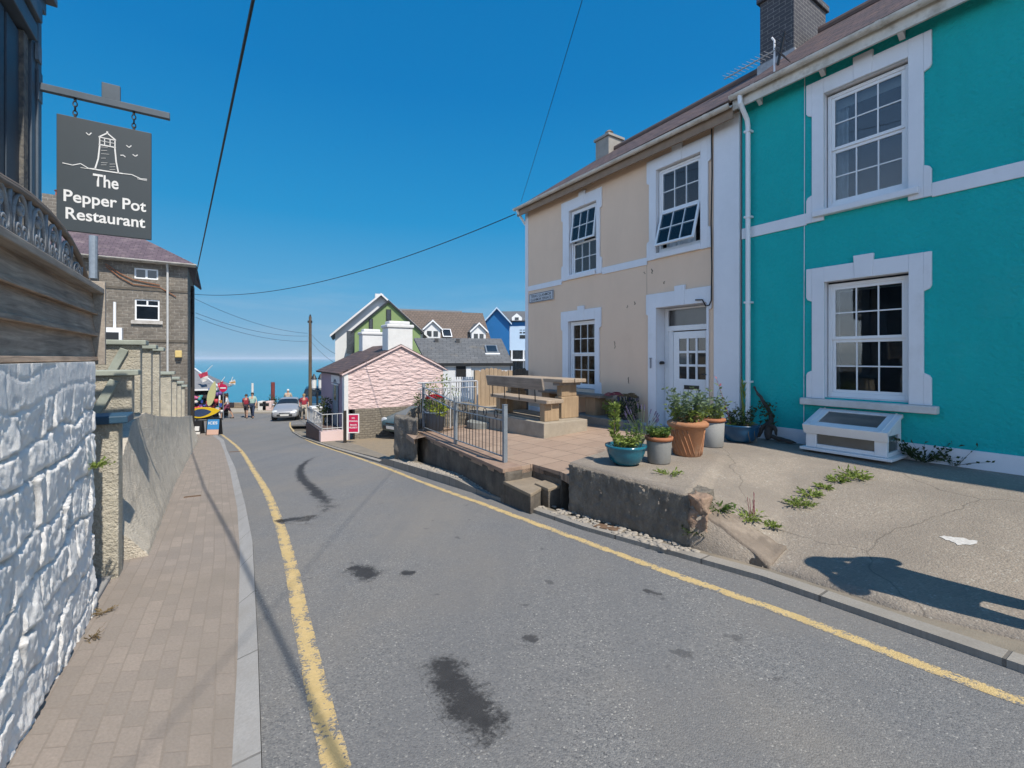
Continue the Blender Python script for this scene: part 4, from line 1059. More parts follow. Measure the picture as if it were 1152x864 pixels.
mb = MB(); mb.box(.0, .5, .03, .10, 3.08, 3.14); mb.build('canopy_edge', m_slateblue2, rb, bevel=.004)
# bracket and hanging sign
LB = lw_(-2.66, -.52)
br = thing('sign_bracket', 'dark metal bracket arm holding the restaurant sign', 'bracket', LB, LRZ)
mb = MB(); mb.box(-.025, .025, 0, .895, 2.30, 2.36); mb.build('arm', m_slateblue2, br, bevel=.004)
mb = MB(); mb.box(-.018, .018, .40, .53, 2.36, 2.50); mb.build('top_plate', m_slateblue2, br, bevel=.004)
mb = MB(); mb.box(-.05, .05, -.012, .006, 2.2, 2.46); mb.build('wall_plate', m_slateblue2, br, bevel=.004)
hs = thing('hanging_sign', 'dark grey restaurant sign with white lighthouse drawing and lettering', 'sign', LB, LRZ)
Y0, Y1, Z0, Z1 = .105, .755, 1.12, 2.13
mb = MB(); mb.box(-.014, .014, Y0, Y1, Z0, Z1); mb.build('board', mk('sign_grey', (.044, .058, .070), .06, 2, .5, spec=.4), hs, bevel=.004)
m_sw = plain('sign_white', (.72, .73, .74), .5, .3)
W, H = Y1 - Y0, Z1 - Z0
def sg(fx, fy): return (Y0 + fx * W, Z1 - fy * H)
for s, fx, fy, w, cap in (('The', .50, .575, .27, .108), ('Pepper Pot', .505, .745, .87, .100), ('Restaurant', .51, .895, .84, .098)):
    y, z = sg(fx, fy); text('lettering', s, w * W, cap * H, m_sw, frame((.0165, y, z), (0, 1, 0), (0, 0, 1)), hs, bold=.018)
mb = MB()
def ln(P, w=.008):
    P = [sg(*p) for p in P]
    for (a, b), (c, d) in zip(P, P[1:]):
        mb.bar((.016, a, b), (.016, c, d), w, .004, up=(1, 0, 0))
ln([(.06, .42), (.16, .425), (.24, .40), (.32, .43), (.40, .422)], .007); ln([(.36, .43), (.68, .425)], .010); ln([(.68, .425), (.78, .42), (.88, .445), (.95, .44)], .007); ln([(.84, .45), (.95, .455)], .004); ln([(.24, .435), (.36, .432)], .004)
ln([(.385, .43), (.42, .33), (.437, .20)], .010); ln([(.635, .43), (.61, .33), (.595, .20)], .010); ln([(.425, .20), (.607, .20)], .010)
ln([(.435, .20), (.435, .135)], .008); ln([(.597, .20), (.597, .135)], .008); ln([(.428, .165), (.604, .165)], .004); ln([(.425, .135), (.607, .135)], .008); ln([(.425, .135), (.515, .085), (.607, .135)], .010); ln([(.515, .09), (.515, .07)], .012)
for q in (.487, .545): ln([(q, .2), (q, .135)], .006)
for q, r in ((.30, .12), (.24, .10), (.27, .09), (.34, .07), (.38, .10), (.40, .08)): ln([(.45, q - .02), (.45 + r * .7, q - .028)], .0025)
for q in (.36, .385, .41): ln([(.54, q), (.60, q - .01)], .0025)
for cx, cy, a in ((.325, .13, 1), (.75, .17, .8), (.685, .25, -1), (.82, .24, .6)):
    ln([(cx - .03, cy - .012 * a), (cx, cy + .006), (cx + .025, cy - .02 * a)], .007)
mb.build('lighthouse_drawing', m_sw, hs)
for q in (.18, .80):
    y, _ = sg(q, 0); mb = MB()
    mb.tube([(0, y, 2.32), (0, y, 2.27)], .010, 6)
    for z, ph in ((2.25, 0), (2.21, 1), (2.17, 0)):
        c = [(.014 * math.cos(2 * math.pi * k / 10) if ph else 0, y + (0 if ph else .014 * math.cos(2 * math.pi * k / 10)), z + .024 * math.sin(2 * math.pi * k / 10)) for k in range(11)]
        mb.tube(c, .005, 5)
    mb.tube([(0, y, 2.16), (0, y, 2.12)], .010, 6); mb.build('hook', m_dark, hs)

# rendered cross walls with caps and the battered street wall
m_pebble = mk('pebbledash_render', (.54, .50, .41), .25, 7, .95, 1.0, 42, .03, c2=(.36, .335, .275), dirt=(.27, .25, .21), dscale=1.1, dmin=.55)
m_cap = mk('green_grey_cap', (.34, .37, .32), .2, 5, .8, .2, 40, dirt=(.22, .24, .2), dscale=3)
m_capblue = mk('blue_painted_cap', (.035, .085, .14), .2, 6, .5, .1)
def rel_line(x, off): return lw_(x, off)
# battered wall along the footway
def batter(name, prof_, label):
    mb = MB(); xa, xb = prof_[0][0], prof_[-1][0]; n = int((xa - xb) / .09); g = []
    for i in range(n + 1):
        x = xa + (xb - xa) * i / n; zb = lground(x, .1) - .05
        for (p, q) in zip(prof_, prof_[1:]):
            if q[0] <= x <= p[0]: h = p[1] + (q[1] - p[1]) * (p[0] - x) / (p[0] - q[0])
        row = []; y0 = .20 - .10 * min(1, i * .09 / 5)
        for j in range(17):
            t = j / 16; y = y0 - (y0 + .14) * t - .05 * math.sin(t * math.pi) * min(1, h) + .012 * noise.noise(Vector((x * 3, t * 4, 1))) + .006 * noise.noise(Vector((x * 21, t * 22, 4)))
            row.append(mb.pts([(x, y, zb + .05 * (j > 0) + h * t)]))
        row.append(mb.pts([(x, -.70, zb + h + .05)])); row.append(mb.pts([(x, -.70, zb)])); g.append(row)
    for i in range(n):
        for j in range(18): mb.face([g[i][j], g[i + 1][j], g[i + 1][j + 1], g[i][j + 1]])
    mb.face(g[0]); mb.face(g[-1][::-1])
    o = mb.build(name, m_pebble2, smooth=False); o.location = Q0; o.rotation_euler = (0, 0, LRZ)
    bm = bmesh.new(); bm.from_mesh(o.data); bmesh.ops.recalc_face_normals(bm, faces=bm.faces); bm.to_mesh(o.data); bm.free()
    return tag(o, label, 'wall')
m_pebble2 = mk('coarse_roughcast', (.72, .65, .54), .75, 6, .95, 1.0, 55, .03, c2=(.52, .47, .39), dirt=(.27, .25, .21), dscale=1.1, dmin=.58)
batter('battered_wall', [(-2.95, .45), (-3.75, .85), (-4.6, 1.30), (-5.8, 1.40), (-7.5, 1.32), (-13, 1.2), (-21.4, 1.1)], 'long sloping pebbledashed wall running down the left of the footway')
# piers: (far local x, top z, near end-face left reach, cap material)
def pier(x, top, depth, cap, label, th=.26, yo=-.33, slope=False, group=None):
    t = thing('garden_pier', label, 'pier', lw_(x, yo), LRZ, group)
    zb = lground(x) - .1; mb = MB(); mb.box(-th / 2, th / 2, -depth, 0, zb, top - .07); mb.build('shaft', m_pebble, t, bevel=.012)
    mb = MB(); mb.box(-th / 2 - .06, th / 2 + .06, -depth - .05, .07, top - .07, top); mb.build('cap', cap, t, bevel=.012)
    if slope:
        mb = MB(); M = Matrix.Translation((th / 2 + .02, -.30, top - .42)) @ Matrix.Rotation(R(-24), 4, 'X'); mb.box(-.02, .03, -.05, .05, -.40, .32, M); mb.build('sloping_coping', m_cap, t, bevel=.01)
    return t
# near blue capped pier in the recess
pz = onL(125, 468, -.30)
pier(-2.52, -.50, .62, m_capblue, 'short pebbledashed pier with a flat blue cap beside the whitewashed wall', .22, .03)
grp = 'capped piers stepping down the street wall'
names = ['tall wide pier with grey green cap directly behind the blue capped one', 'broad pier with grey green cap second behind the blue capped one', 'pier with narrow visible cap, third behind the blue capped one', 'pier with narrow cap, fourth behind the blue capped one',
         'lower pier, first of the far group below the stone house downpipe', 'lower pier, second of the far group below the stone house', 'lower pier, third of the far group below the stone house', 'last small pier beside the telegraph pole']
for (px, py, dep, sl), nm in zip(((150, 416, 1.15, True), (159, 383, 1.6, True), (171, 388, .9, False), (180, 391, .9, False), (193, 418, .8, False), (199, 424, .8, False), (204, 429, .8, False), (208, 433, .8, False)), names):
    x, z = onL(px, py, -.17); pier(x, z, dep, m_cap, nm, .22, -.17, sl, grp)
mb = MB()    # low paved ledge and block at the foot of the near pier
P = [lw_(-1.75, -.02), lw_(-2.9, -.02), lw_(-2.9, -.6), lw_(-1.75, -.6)]
mb.prism([(p.x, p.y, G(p.x, p.y) - .1) for p in P], (0, 0, .16)); mb.m = 0
o = mb.build('threshold_slab', m_conc, bevel=.01); tag(o, 'grey stone slab on the ground between whitewashed wall and pier', 'slab')
bm = bmesh.new(); bm.from_mesh(o.data); bmesh.ops.recalc_face_normals(bm, faces=bm.faces); bm.to_mesh(o.data); bm.free()
# infill garden wall behind (closes gaps)
mb = MB(); mb.box(-21.0, -2.9, -1.9, -1.7, -4.6, -.45); o = mb.build('garden_wall', m_pebble); o.location = Q0; o.rotation_euler = (0, 0, LRZ); tag(o, 'plain pebbledashed garden wall behind the row of piers', 'wall')

# stone house across the end of the terrace
m_stonew = bricks('coursed_brown_stone', (.26, .228, .19), (.165, .148, .128), (.36, .335, .295), .33, .15, .018, 'box', .9, .95, .03, warp=.05, grain=.6, dirt=(.10, .085, .07), dscale=.7, dmin=.52, scale2=9)
SHc = at(211, 299, 21.0); shx = LY; 
sh = thing('stone_house', 'brown stone house with hipped slate roof at the bottom of the footway', 'house', (SHc.x, SHc.y, 0), math.atan2(-LY.y, -LY.x))
# local x = left along the face (away from street), y = towards camera (after rotation: -Y of LX) 
SHM = Matrix.Translation((SHc.x, SHc.y, 0)) @ Matrix.Rotation(math.atan2(-LY.y, -LY.x), 4, 'Z'); SHI = SHM.inverted()
def sh_at(px, py, off=0.0):
    r = Vector(ray(px, py)); n = SHM.to_3x3() @ Vector((0, 1, 0)); d = (SHM @ Vector((0, off, 0))).dot(n); t = d / r.dot(n); return SHI @ (r * t)
def shbox(x0y0, x1y1):
    a = sh_at(*x0y0); b = sh_at(*x1y1); return (min(a.x, b.x), max(a.x, b.x), min(a.z, b.z), max(a.z, b.z))
wA = shbox((151, 301), (178, 315)); wB = shbox((151.5, 336), (179.5, 361))
EZ = sh_at(211, 299).z; sgn = 1
# is +y towards the camera?
SGN = 1 if (SHM.to_3x3() @ Vector((0, 1, 0))).y < 0 else -1
def shwall():
    return wall_mesh('wall', m_stonew, sh, 0, 9, -4.6, EZ, [wA, wB], .12, y=0)
shwall()
mb = MB(); mb.poly([(0, 0, -4.6), (0, -8, -4.6), (0, -8, EZ), (0, 0, EZ)]); mb.poly([(9, 0, -4.6), (9, -8, -4.6), (9, -8, EZ), (9, 0, EZ)]); mb.poly([(0, -8, -4.6), (9, -8, -4.6), (9, -8, EZ), (0, -8, EZ)]); mb.build('side_wall', m_stonew, sh)
def casement(house, w, y, split_top):
    a, b, c, d = w; fr = .06; mb = MB(); mb.box(a, a + fr, y - .06, y, c, d); mb.box(b - fr, b, y - .06, y, c, d); mb.box(a + fr, b - fr, y - .06, y, d - fr, d); mb.box(a + fr, b - fr, y - .06, y, c, c + fr)
    m = (a + b) / 2
    if split_top:
        zt = d - (d - c) * .30; mb.box(a + fr, b - fr, y - .06, y - .002, zt - .03, zt + .03); mb.box(m - .03, m + .03, y - .06, y - .004, zt + .03, d - fr)
    else: mb.box(m - .04, m + .04, y - .06, y - .002, c + fr, d - fr)
    wn = mb.build('window', m_pvc, house); pm = MB(); pm.box(a + fr - .01, b - fr + .01, y - .04, y - .03, c + fr - .01, d - fr + .01); pm.build('pane', m_glass, wn); return wn
casement(sh, wA, -.04, False); w = casement(sh, wB, -.04, True)
mb = MB(); mb.box(wB[0] - .12, wB[1] + .12, -.05, .10, wB[2] - .16, wB[2] - .01); mb.build('sill', m_sill, w)
for py0, nm in ((328, 'band'), (384, 'band')):
    q = sh_at(205, py0); mb = MB(); mb.box(0, 9, 0, .035, q.z - .06, q.z + .05); mb.build('stone_band', mk('band_stone', (.15, .13, .105), .4, 5, .95, .6, 30), sh)
r0 = EZ + .02; ov = .35
roofP = [(-ov, ov, r0), (9, ov, r0), (9, -4, r0 + 2.4), (3.2, -4, r0 + 2.4)]
m_roof_p = bricks('purple_slates', (.17, .125, .145), (.115, .085, .10), (.04, .035, .04), .3, .2, .012, 'UV', .7, .75, .012, grain=.4, dirt=(.24, .19, .19), dscale=2.0, dmin=.52, scale2=10)
roof_slab('roof', m_roof_p, sh, roofP, .08); roof_slab('roof', m_roof_p, sh, [(-ov, -8 - ov, r0), (-ov, ov, r0), (3.2, -4, r0 + 2.4), (3.2, -4.02, r0 + 2.4)], .08)
mb = MB(); mb.box(-ov + .03, 9, 0, ov - .02, EZ - .06, EZ - .01); mb.build('soffit', m_gutter, sh)
half_gutter('gutter', sh, -ov, 9, ov + .05, EZ + .03, .07)
q0 = sh_at(188.5, 300, .12); q1 = sh_at(189, 420, .12)
mb = MB(); mb.tube([(q0.x, .34, EZ), (q0.x, .12, EZ - .35), (q0.x, .10, q1.z - .6)], .042, 10); mb.build('downpipe', mk('grey_white_pipe', (.5, .5, .49), .15, 5), sh)
q = sh_at(129.5, 340); mb = MB(); mb.tube([(q.x, .10, q.z), (q.x, .10, q.z - 2.2)], .05, 8); mb.build('waste_pipe', m_pvc, sh)
a = sh_at(119, 297); b = sh_at(150, 315); c = sh_at(180, 321); d = sh_at(198, 334)
mb = MB()
for k in (0, 2):
    dz = -.05 * k; mb.tube([(a.x, .05, a.z + dz), ((a.x + b.x) / 2, .05, (a.z * .4 + b.z * .6) + dz - .03 * k), (b.x, .05, b.z + dz * 2), (c.x, .05, c.z + dz)] + ([(d.x, .05, d.z)] if k == 2 else []), .022, 6)
mb.build('orange_cables', mk('orange_duct', (.30, .125, .06), .3, 9), sh)
a = sh_at(201, 398.5); mb = MB(); mb.box(a.x - .13, a.x + .13, .02, .16, a.z - .15, a.z + .17); mb.build('wall_lamp', mk('lamp_cream', (.6, .45, .18), .1, 5), sh, bevel=.03)
mb = MB(); mb.box(a.x - .09, a.x + .09, .02, .13, a.z - .27, a.z - .15); mb.build('lamp_base', m_dark, sh)
a = sh_at(120, 378); mb = MB(); mb.box(a.x - .55, a.x + .45, .02, .4, a.z - .4, a.z + .35); mb.build('flue_box', m_pvc, sh)
mb = MB(); mb.box(a.x - .45, a.x + .35, .402, .41, a.z - .3, a.z + .15); mb.build('flue_grille', m_dark, sh)
# chimneys / roof box
mb = MB(); mb.box(3.6, 6.2, -4.6, -3.4, r0 + 1.8, r0 + 2.75); mb.build('chimney', mk('dark_stack', (.06, .065, .075), .3, 4), sh)
a = sh_at(64, 222, -3.0); mb = MB(); mb.box(a.x - .4, a.x + .4, -3.4, -2.6, EZ, a.z); ck = mb.build('chimney', m_stonew, sh); mb = MB(); mb.lathe([(.17, a.z), (.15, a.z + .25), (.2, a.z + .3), (.12, a.z + .34)], 12, (a.x - .1, -3, 0)); mb.build('chimney_pot', mk('red_pot', (.4, .12, .07), .2, 6), ck)
a = sh_at(105, 275, .7); mb = MB(); mb.tube([(a.x, .7, a.z - 1.4), (a.x, .7, a.z + .35)], .14, 12); mb.build('flue_pipe', m_metal_g, sh)

# telegraph pole at the house corner and its grey cable guard
tp = thing('telegraph_pole', 'dark telegraph pole with grey cable guard beside the stone house corner', 'pole', tuple(gnd(216, 489)))
b = gnd(216, 489); topz = (403 - 322) / F * b.y - b.z
mb = MB(); mb.tube([(0, 0, -.3), (0, 0, topz)], [.12, .09], 10); mb.build('shaft', wood('creosoted_pole', (.05, .042, .035), (.025, .021, .018), 2), tp)
mb = MB(); mb.box(-.33, -.13, -.08, .05, -.2, 2.9); mb.build('cable_guard', mk('blue_grey_guard', (.24, .30, .37), .2, 4), tp, bevel=.01)
mb = MB()
for k in range(7): mb.tube([(-.1 + .03 * k, -.11, 2.5), (-.13 + .03 * k, -.12, topz * .7), (-.1 + .035 * k, -.1, topz - .2)], .015, 5)
for k in range(5): mb.box(-.16, .16, -.16, -.1, topz - .35 - k * .28, topz - .25 - k * .28)
mb.build('fittings', m_wire, tp)
# ------------------------------------------------------------------ wires
def cable(name, label, P, r=.012, sag=0.0, n=24, group=None):
    Q = []
    for a, b in zip(P, P[1:]):
        a = Vector(a); b = Vector(b)
        for i in range(n):
            t = i / n; q = a.lerp(b, t); q.z -= sag * 4 * t * (1 - t); Q.append(q)
    Q.append(Vector(P[-1])); mb = MB(); mb.tube(Q, r, 6); return tag(mb.build(name, m_wire), label, 'cable', group)
PT = at(217, 325, b.y)
cable('overhead_cable', 'thick black cable falling from the top of the photo to the telegraph pole', [PT, (-2.56, 4.5, 3.54), (2.05, -1.5, 3.5), (7, -7.6, 3.7)], .016, .05)
pl = thing('timber_pole', 'plain timber pole carrying the overhead cable up the street', 'pole', (7, -7.6, G(7, -7.6))); mb = MB(); mb.tube([(0, 0, -.3), (0, 0, 5.6)], [.13, .10], 10); mb.build('shaft', bpy.data.materials['creosoted_pole'], pl)
HW = fw(6.3, .32, 4.02)
cable('overhead_wire', 'thin wire sagging between the pole and the cream house gutter', [at(218, 331, b.y), HW], .012, .75, 40)
UP = at(655, 0, 6.0)
cable('overhead_wire', 'very thin wire rising steeply from the cream house gutter', [fw(6.2, .2, 4.35), UP, UP + (UP - fw(6.2, .2, 4.35)) * 2.0], .005, .03)
P2 = gnd(349, 471)
for (p0, p1), lb in zip(((at(219, 336, b.y), at(346, 375, P2.y)), (at(220, 352, b.y), at(346, 378, P2.y)), (at(220, 357, b.y), at(346, 384, P2.y))), ('highest', 'middle', 'lowest')):
    cable('phone_wire', lb + ' of three faint phone wires between the two far poles', [p0, p1], .009, .35, 20, 'phone wires between the two far poles')
for (p0, p1), lb in zip(((at(347, 372, P2.y), at(377, 398, 22)), (at(347, 380, P2.y), at(376, 408, 22))), ('upper', 'lower')):
    cable('phone_wire', lb + ' faint phone wire from the slim pole to the pink cottage', [p0, p1], .008, .15, 12, 'wires to the cottage')
# slim wooden pole
sp_ = thing('wooden_pole', 'slim weathered wooden pole on the bend beside the pink cottage', 'pole', tuple(P2))
mb = MB(); tz = (403 - 356) / F * P2.y - P2.z; mb.tube([(0, 0, -.2), (0, 0, tz)], [.13, .09], 10); mb.build('shaft', wood('brown_pole', (.16, .12, .08), (.09, .07, .05), 2), sp_)
mb = MB(); mb.box(-.16, .16, -.06, -.02, tz - .45, tz - .3); mb.lathe([(.05, tz), (.06, tz + .1), (.02, tz + .14)], 8); mb.build('cap_fittings', m_dark, sp_)

# ------------------------------------------------------------------ pink cottage
m_pink = None
def pink_mat():
    t = NT('pink_limewashed_stone'); v = t.coord('Object'); mp = t.n('ShaderNodeMapping'); mp.inputs['Scale'].default_value = (2.1, 2.1, 6.0); t.l(v, mp.inputs[0])
    nz = t.n('ShaderNodeTexNoise'); nz.inputs['Scale'].default_value = 2.5; nz.inputs['Detail'].default_value = 4; t.l(v, nz.inputs['Vector'])
    va = t.n('ShaderNodeVectorMath', operation='MULTIPLY_ADD'); t.l(nz.outputs['Color'], va.inputs[0]); va.inputs[1].default_value = (.9, .9, .9); t.l(mp.outputs[0], va.inputs[2])
    vo = t.n('ShaderNodeTexVoronoi', feature='DISTANCE_TO_EDGE'); vo.inputs['Scale'].default_value = 1.0; t.l(va.outputs[0], vo.inputs['Vector'])
    col = t.mix(t.ramp(t.noise(v, 3, 4), [(.3, 0), (.7, 1)]), (.66, .51, .49), (.60, .45, .43))
    mp3 = t.n('ShaderNodeMapping'); mp3.inputs['Scale'].default_value = (3.2, 3.2, 9.5); t.l(v, mp3.inputs[0])
    h = t.math('ADD', t.ramp(t.noise(mp3.outputs[0], 1.0, 4, .5, .5), [(.38, 0), (.60, 1)]), t.math('MULTIPLY', t.ramp(vo.outputs['Distance'], [(0, 0), (.2, 1)]), .3))
    t.bump(h, .75, .045); return t.out(col, .85, .2)
m_pink = pink_mat(); m_pinkp = mk('pink_smooth_render', (.66, .51, .49), .06, 3, .8, .1, 30)
m_purple = mk('dusky_purple_paint', (.32, .245, .31), .12, 2, .7, .1, 30); m_chw = mk('white_roughcast', (.66, .66, .65), .1, 4, .85, .6, 25, .01)
c0 = gnd(388, 495, .05); CQ = Vector((c0.x, c0.y, 0)); CD = Vector((.84, .545, 0)).normalized()
pk = thing('pink_cottage', 'little pink rough stone cottage with white chimneys and a dusky purple front', 'cottage', CQ, math.atan2(CD.y, CD.x))
PM = Matrix.Translation(CQ) @ Matrix.Rotation(math.atan2(CD.y, CD.x), 4, 'Z'); PI_ = PM.inverted()
# local: x along the gable to the right, y away up the street (to the back)
cz = c0.z; k = CQ.y
gw = 4.3; zE = at(388, 420, k).z; apx = PM @ Vector((gw / 2, 0, 0)); zA = at(446, 390, apx.y).z
zG = at(400, 461, k).z
mb = MB(); mb.prism([(0, 0, zG), (gw, 0, zG), (gw, 0, zE), (gw / 2, 0, zA), (0, 0, zE)], (0, .3, 0)); mb.build('gable_wall', m_pink, pk)
m_rub = bricks('rubble_stone', (.31, .275, .22), (.22, .195, .16), (.17, .15, .125), .2, .09, .012, 'box', 1.0, .95, .03, warp=.08, grain=.6, scale2=14)
mb = MB(); mb.box(.35, gw + .05, -.06, .28, cz - .6, zG); mb.build('stone_base', m_rub, pk)
mb = MB(); mb.box(-.03, .12, -.02, .30, cz - .5, zE); mb.build('corner_strip', m_chw, pk)
LC = 4.6
mb = MB(); mb.box(0.0, .25, .30, LC, cz - .5, zE); mb.box(gw - .2, gw, .3, LC, cz - .5, zE); mb.box(.25, gw - .2, LC - .25, LC, cz - .5, zE); mb.build('front_wall', m_purple, pk)
mb = MB(); mb.prism([(0, LC - .2, zE), (gw, LC - .2, zE), (gw / 2, LC - .2, zA)], (0, .2, 0)); mb.build('far_gable', m_chw, pk)
ovh = .12; sl_ = (zA - zE) / (gw / 2)
roof_slab('roof', m_slate, pk, [(-ovh - .1, -.03, zE - sl_ * .2 + .09), (-ovh - .1, LC + .1, zE - sl_ * .2 + .09), (gw / 2, LC + .1, zA + .1), (gw / 2, -.03, zA + .1)], .07)
roof_slab('roof', m_slate, pk, [(gw + .2, LC + .1, zE - sl_ * .2 + .09), (gw + .2, -.03, zE - sl_ * .2 + .09), (gw / 2, -.03, zA + .1), (gw / 2, LC + .1, zA + .1)], .07)
mb = MB(); mb.bar((-.12, -.04, zE - .06), (gw / 2, -.04, zA + .04), .05, .09, up=(0, 1, 0)); mb.bar((gw + .12, -.04, zE - .06), (gw / 2, -.04, zA + .04), .05, .09, up=(0, 1, 0)); mb.build('verge', m_pinkp, pk)
def stack(y, w, d, z0, z1, nm='chimney'):
    mb = MB(); mb.box(gw / 2 - w / 2, gw / 2 + w / 2, y, y + d, z0, z1 - .28); o = mb.build(nm, m_chw, pk, bevel=.03)
    mb = MB(); mb.box(gw / 2 - w / 2 - .05, gw / 2 + w / 2 + .05, y - .05, y + d + .05, z1 - .28, z1 - .14); mb.box(gw / 2 - w / 2 + .08, gw / 2 + w / 2 - .08, y + .08, y + d - .08, z1 - .14, z1); mb.build('chimney_cap', m_chw, o, bevel=.04)
stack(.02, 1.02, .75, zA - .55, at(446, 361, apx.y).z); stack(LC - .7, .95, .65, zA - .5, at(414, 371, (PM @ Vector((gw / 2, LC, 0))).y).z)
# purple front: arched door, plaque, terrace with white railing (front faces local -x)
def cfront(px, py, off=0.0):
    r = Vector(ray(px, py)); n = CD; d = (CQ - CD * off).dot(n); t = d / r.dot(n); return PI_ @ (r * t)
zf = cz + .38
mb = MB(); y0, y1 = 1.0, 1.9; n = 10
P = [(-.02, y0, zf), (-.02, y1, zf)] + [(-.02, (y0 + y1) / 2 + (y1 - y0) / 2 * math.cos(math.pi * q / n), zf + 1.35 + .5 * math.sin(math.pi * q / n)) for q in range(n + 1)]
mb.prism(P, (-.03, 0, 0)); dr = mb.build('door', mk('blue_grey_door', (.22, .27, .32), .2, 5, .6), pk)
mb = MB(); mb.box(-.06, -.05, 1.25, 1.65, zf + 1.0, zf + 1.6); mb.build('door_glass', glass_mat('door_green_glass', (.12, .16, .10), .2), dr)
mb = MB(); mb.box(-.05, -.01, .7, 2.2, zE - .42, zE - .12); plq = mb.build('plaque', mk('plaque_white', (.6, .6, .62), .1, 5), pk)
mb = MB(); mb.box(-.06, -.051, .8, 2.1, zE - .50, zE - .46); mb.build('plaque_line', m_chw, plq)
mb = MB(); mb.box(-.85, -.0, -.02, .3, cz - .4, zf); mb.build('pink_plinth', m_pinkp, pk)
mb = MB(); mb.box(-.85, -.0, .3, 3.25, cz - .9, zf - .02); mb.build('terrace_wall', bricks('brown_terrace_brick', (.20, .12, .10), (.16, .10, .085), (.12, .09, .08), .22, .075, .008, 'box', .4), pk)
rl = thing('white_railing', 'white metal railing along the raised terrace of the pink cottage', 'railing', CQ, math.atan2(CD.y, CD.x))
mb = MB(); pts_ = [(-.08, .03), (-.80, .03), (-.80, 1.6), (-.80, 3.2)]
for a, q in zip(pts_, pts_[1:]):
    for z in (.10, .62): mb.bar((a[0], a[1], zf + z), (q[0], q[1], zf + z), .025)
m_offw = mk('dull_white_rail', (.5, .51, .52), .15, 6); mb.build('rails', m_offw, rl); mb = MB()
for a, q in zip(pts_, pts_[1:]):
    L = (Vector(q) - Vector(a)).length; m = max(2, int(L / .16))
    for i in range(m + 1):
        p = Vector(a).lerp(Vector(q), i / m); mb.bar((p.x, p.y, zf - .02), (p.x, p.y, zf + .62), .012 if 0 < i < m else .03)
mb.build('balusters', m_offw, rl)
# dark climbing plants + white boxes on the terrace
ts = PM @ Vector((-.4, 2.0, zf))
def bush(name, label, loc, r, h, n, mat, ls=.1, cat='shrub', wood_=True, sub=None):
    t = thing(name, label, cat, loc); mb = MB(); rnd = random.Random(int(abs(loc[0] * 100)))
    cl = [(Vector((rnd.uniform(-.6, .6) * r, rnd.uniform(-.6, .6) * r, h * rnd.uniform(.3, .85))), rnd.uniform(.3, .55) * min(r, h)) for q in range(7)]
    for i in range(n):
        c, cr = rnd.choice(cl); d = Vector((rnd.gauss(0, 1), rnd.gauss(0, 1), rnd.gauss(0, 1))).normalized(); p = c + d * cr * rnd.uniform(.5, 1.1); p.z = max(.02, p.z)
        mb.leaf(p, d + Vector((rnd.uniform(-.6, .6), rnd.uniform(-.6, .6), rnd.uniform(-.4, .8))), ls * rnd.uniform(.6, 1.3), ls * .45)
    mb.build('foliage', mat, t); mb = MB()
    for c, cr in cl: mb.tube([(0, 0, 0), c * .5 + Vector((.02, .01, 0)), c], [.02, .014, .006], 5)
    mb.build('stem', m_dry, t); return t
bush('potted_shrub', 'dark shrub on the terrace of the pink cottage', ts, .35, 1.2, 260, m_leaf_d, .12)
tb = thing('storage_chest', 'white chest on the terrace behind the white railing', 'chest', tuple(PM @ Vector((-.42, 2.8, zf))), math.atan2(CD.y, CD.x)); mb = MB(); mb.box(-.3, .3, -.35, .35, 0, .6); mb.build('body', m_chw, tb, bevel=.02); mb = MB(); mb.box(-.33, .33, -.38, .38, .602, .66); mb.build('lid', m_pvc, tb, bevel=.01)
# black lamp standard with two white lanterns
lp = thing('street_lamp', 'black lamp standard with white lanterns beside the purple cottage front', 'street lamp', tuple(gnd(357, 486)))
lb_ = gnd(357, 486); kz_ = lb_.y / F; hh = (403 - 432) * kz_ - lb_.z
mb = MB(); mb.lathe([(.14, 0), (.14, .25), (.08, .4), (.055, .6), (.05, hh - .4)], 12); mb.bar((-.22, 0, hh - .35), (.22, 0, hh - .35), .05); mb.build('post', m_dark, lp)
for x in (-.17, .17):
    mb = MB(); mb.lathe([(.05, hh - .3), (.11, hh - .2), (.12, hh + .25)], 10, (x, 0, 0)); ln_ = mb.build('lantern', mk('lantern_white', (.7, .7, .68), .1, 4), lp)
    mb = MB(); mb.lathe([(.15, hh + .25), (.13, hh + .30), (.04, hh + .48), (.02, hh + .52)], 10, (x, 0, 0)); mb.build('lantern_cap', m_dark, ln_)
# NO PARKING board on its post
np_ = gnd(388, 500); s_ = np_.y / F
ps = thing('parking_sign', 'red private parking board with white lettering on a dark wooden post', 'sign', tuple(np_), .1)
mb = MB(); mb.box(-.045, .045, -.045, .045, -.1, 38 * s_); mb.build('post', bpy.data.materials['creosoted_pole'], ps)
x0, x1, z0, z1 = 3.5 * s_, 16 * s_, 13 * s_, 34.5 * s_
mb = MB(); mb.box(x0, x1, -.055, -.035, z0, z1); bd = mb.build('board', m_pvc, ps)
mb = MB(); mb.box(x0 + .035, x1 - .035, -.0575, -.056, z0 + .035, z1 - .035); mb.build('red_panel', mk('sign_red', (.50, .012, .075), .05, 3, .5), ps)
xm = (x0 + x1) / 2; hgt = z1 - z0
for s, f, w in (('NO', .74, .10), ('PARKING', .58, .28), ('PRIVATE', .38, .22), ('PROPERTY', .24, .28)): text('lettering', s, w, .055, m_sw, frame((xm, -.059, z0 + hgt * f), (1, 0, 0), (0, 0, 1)), ps, bold=.02)

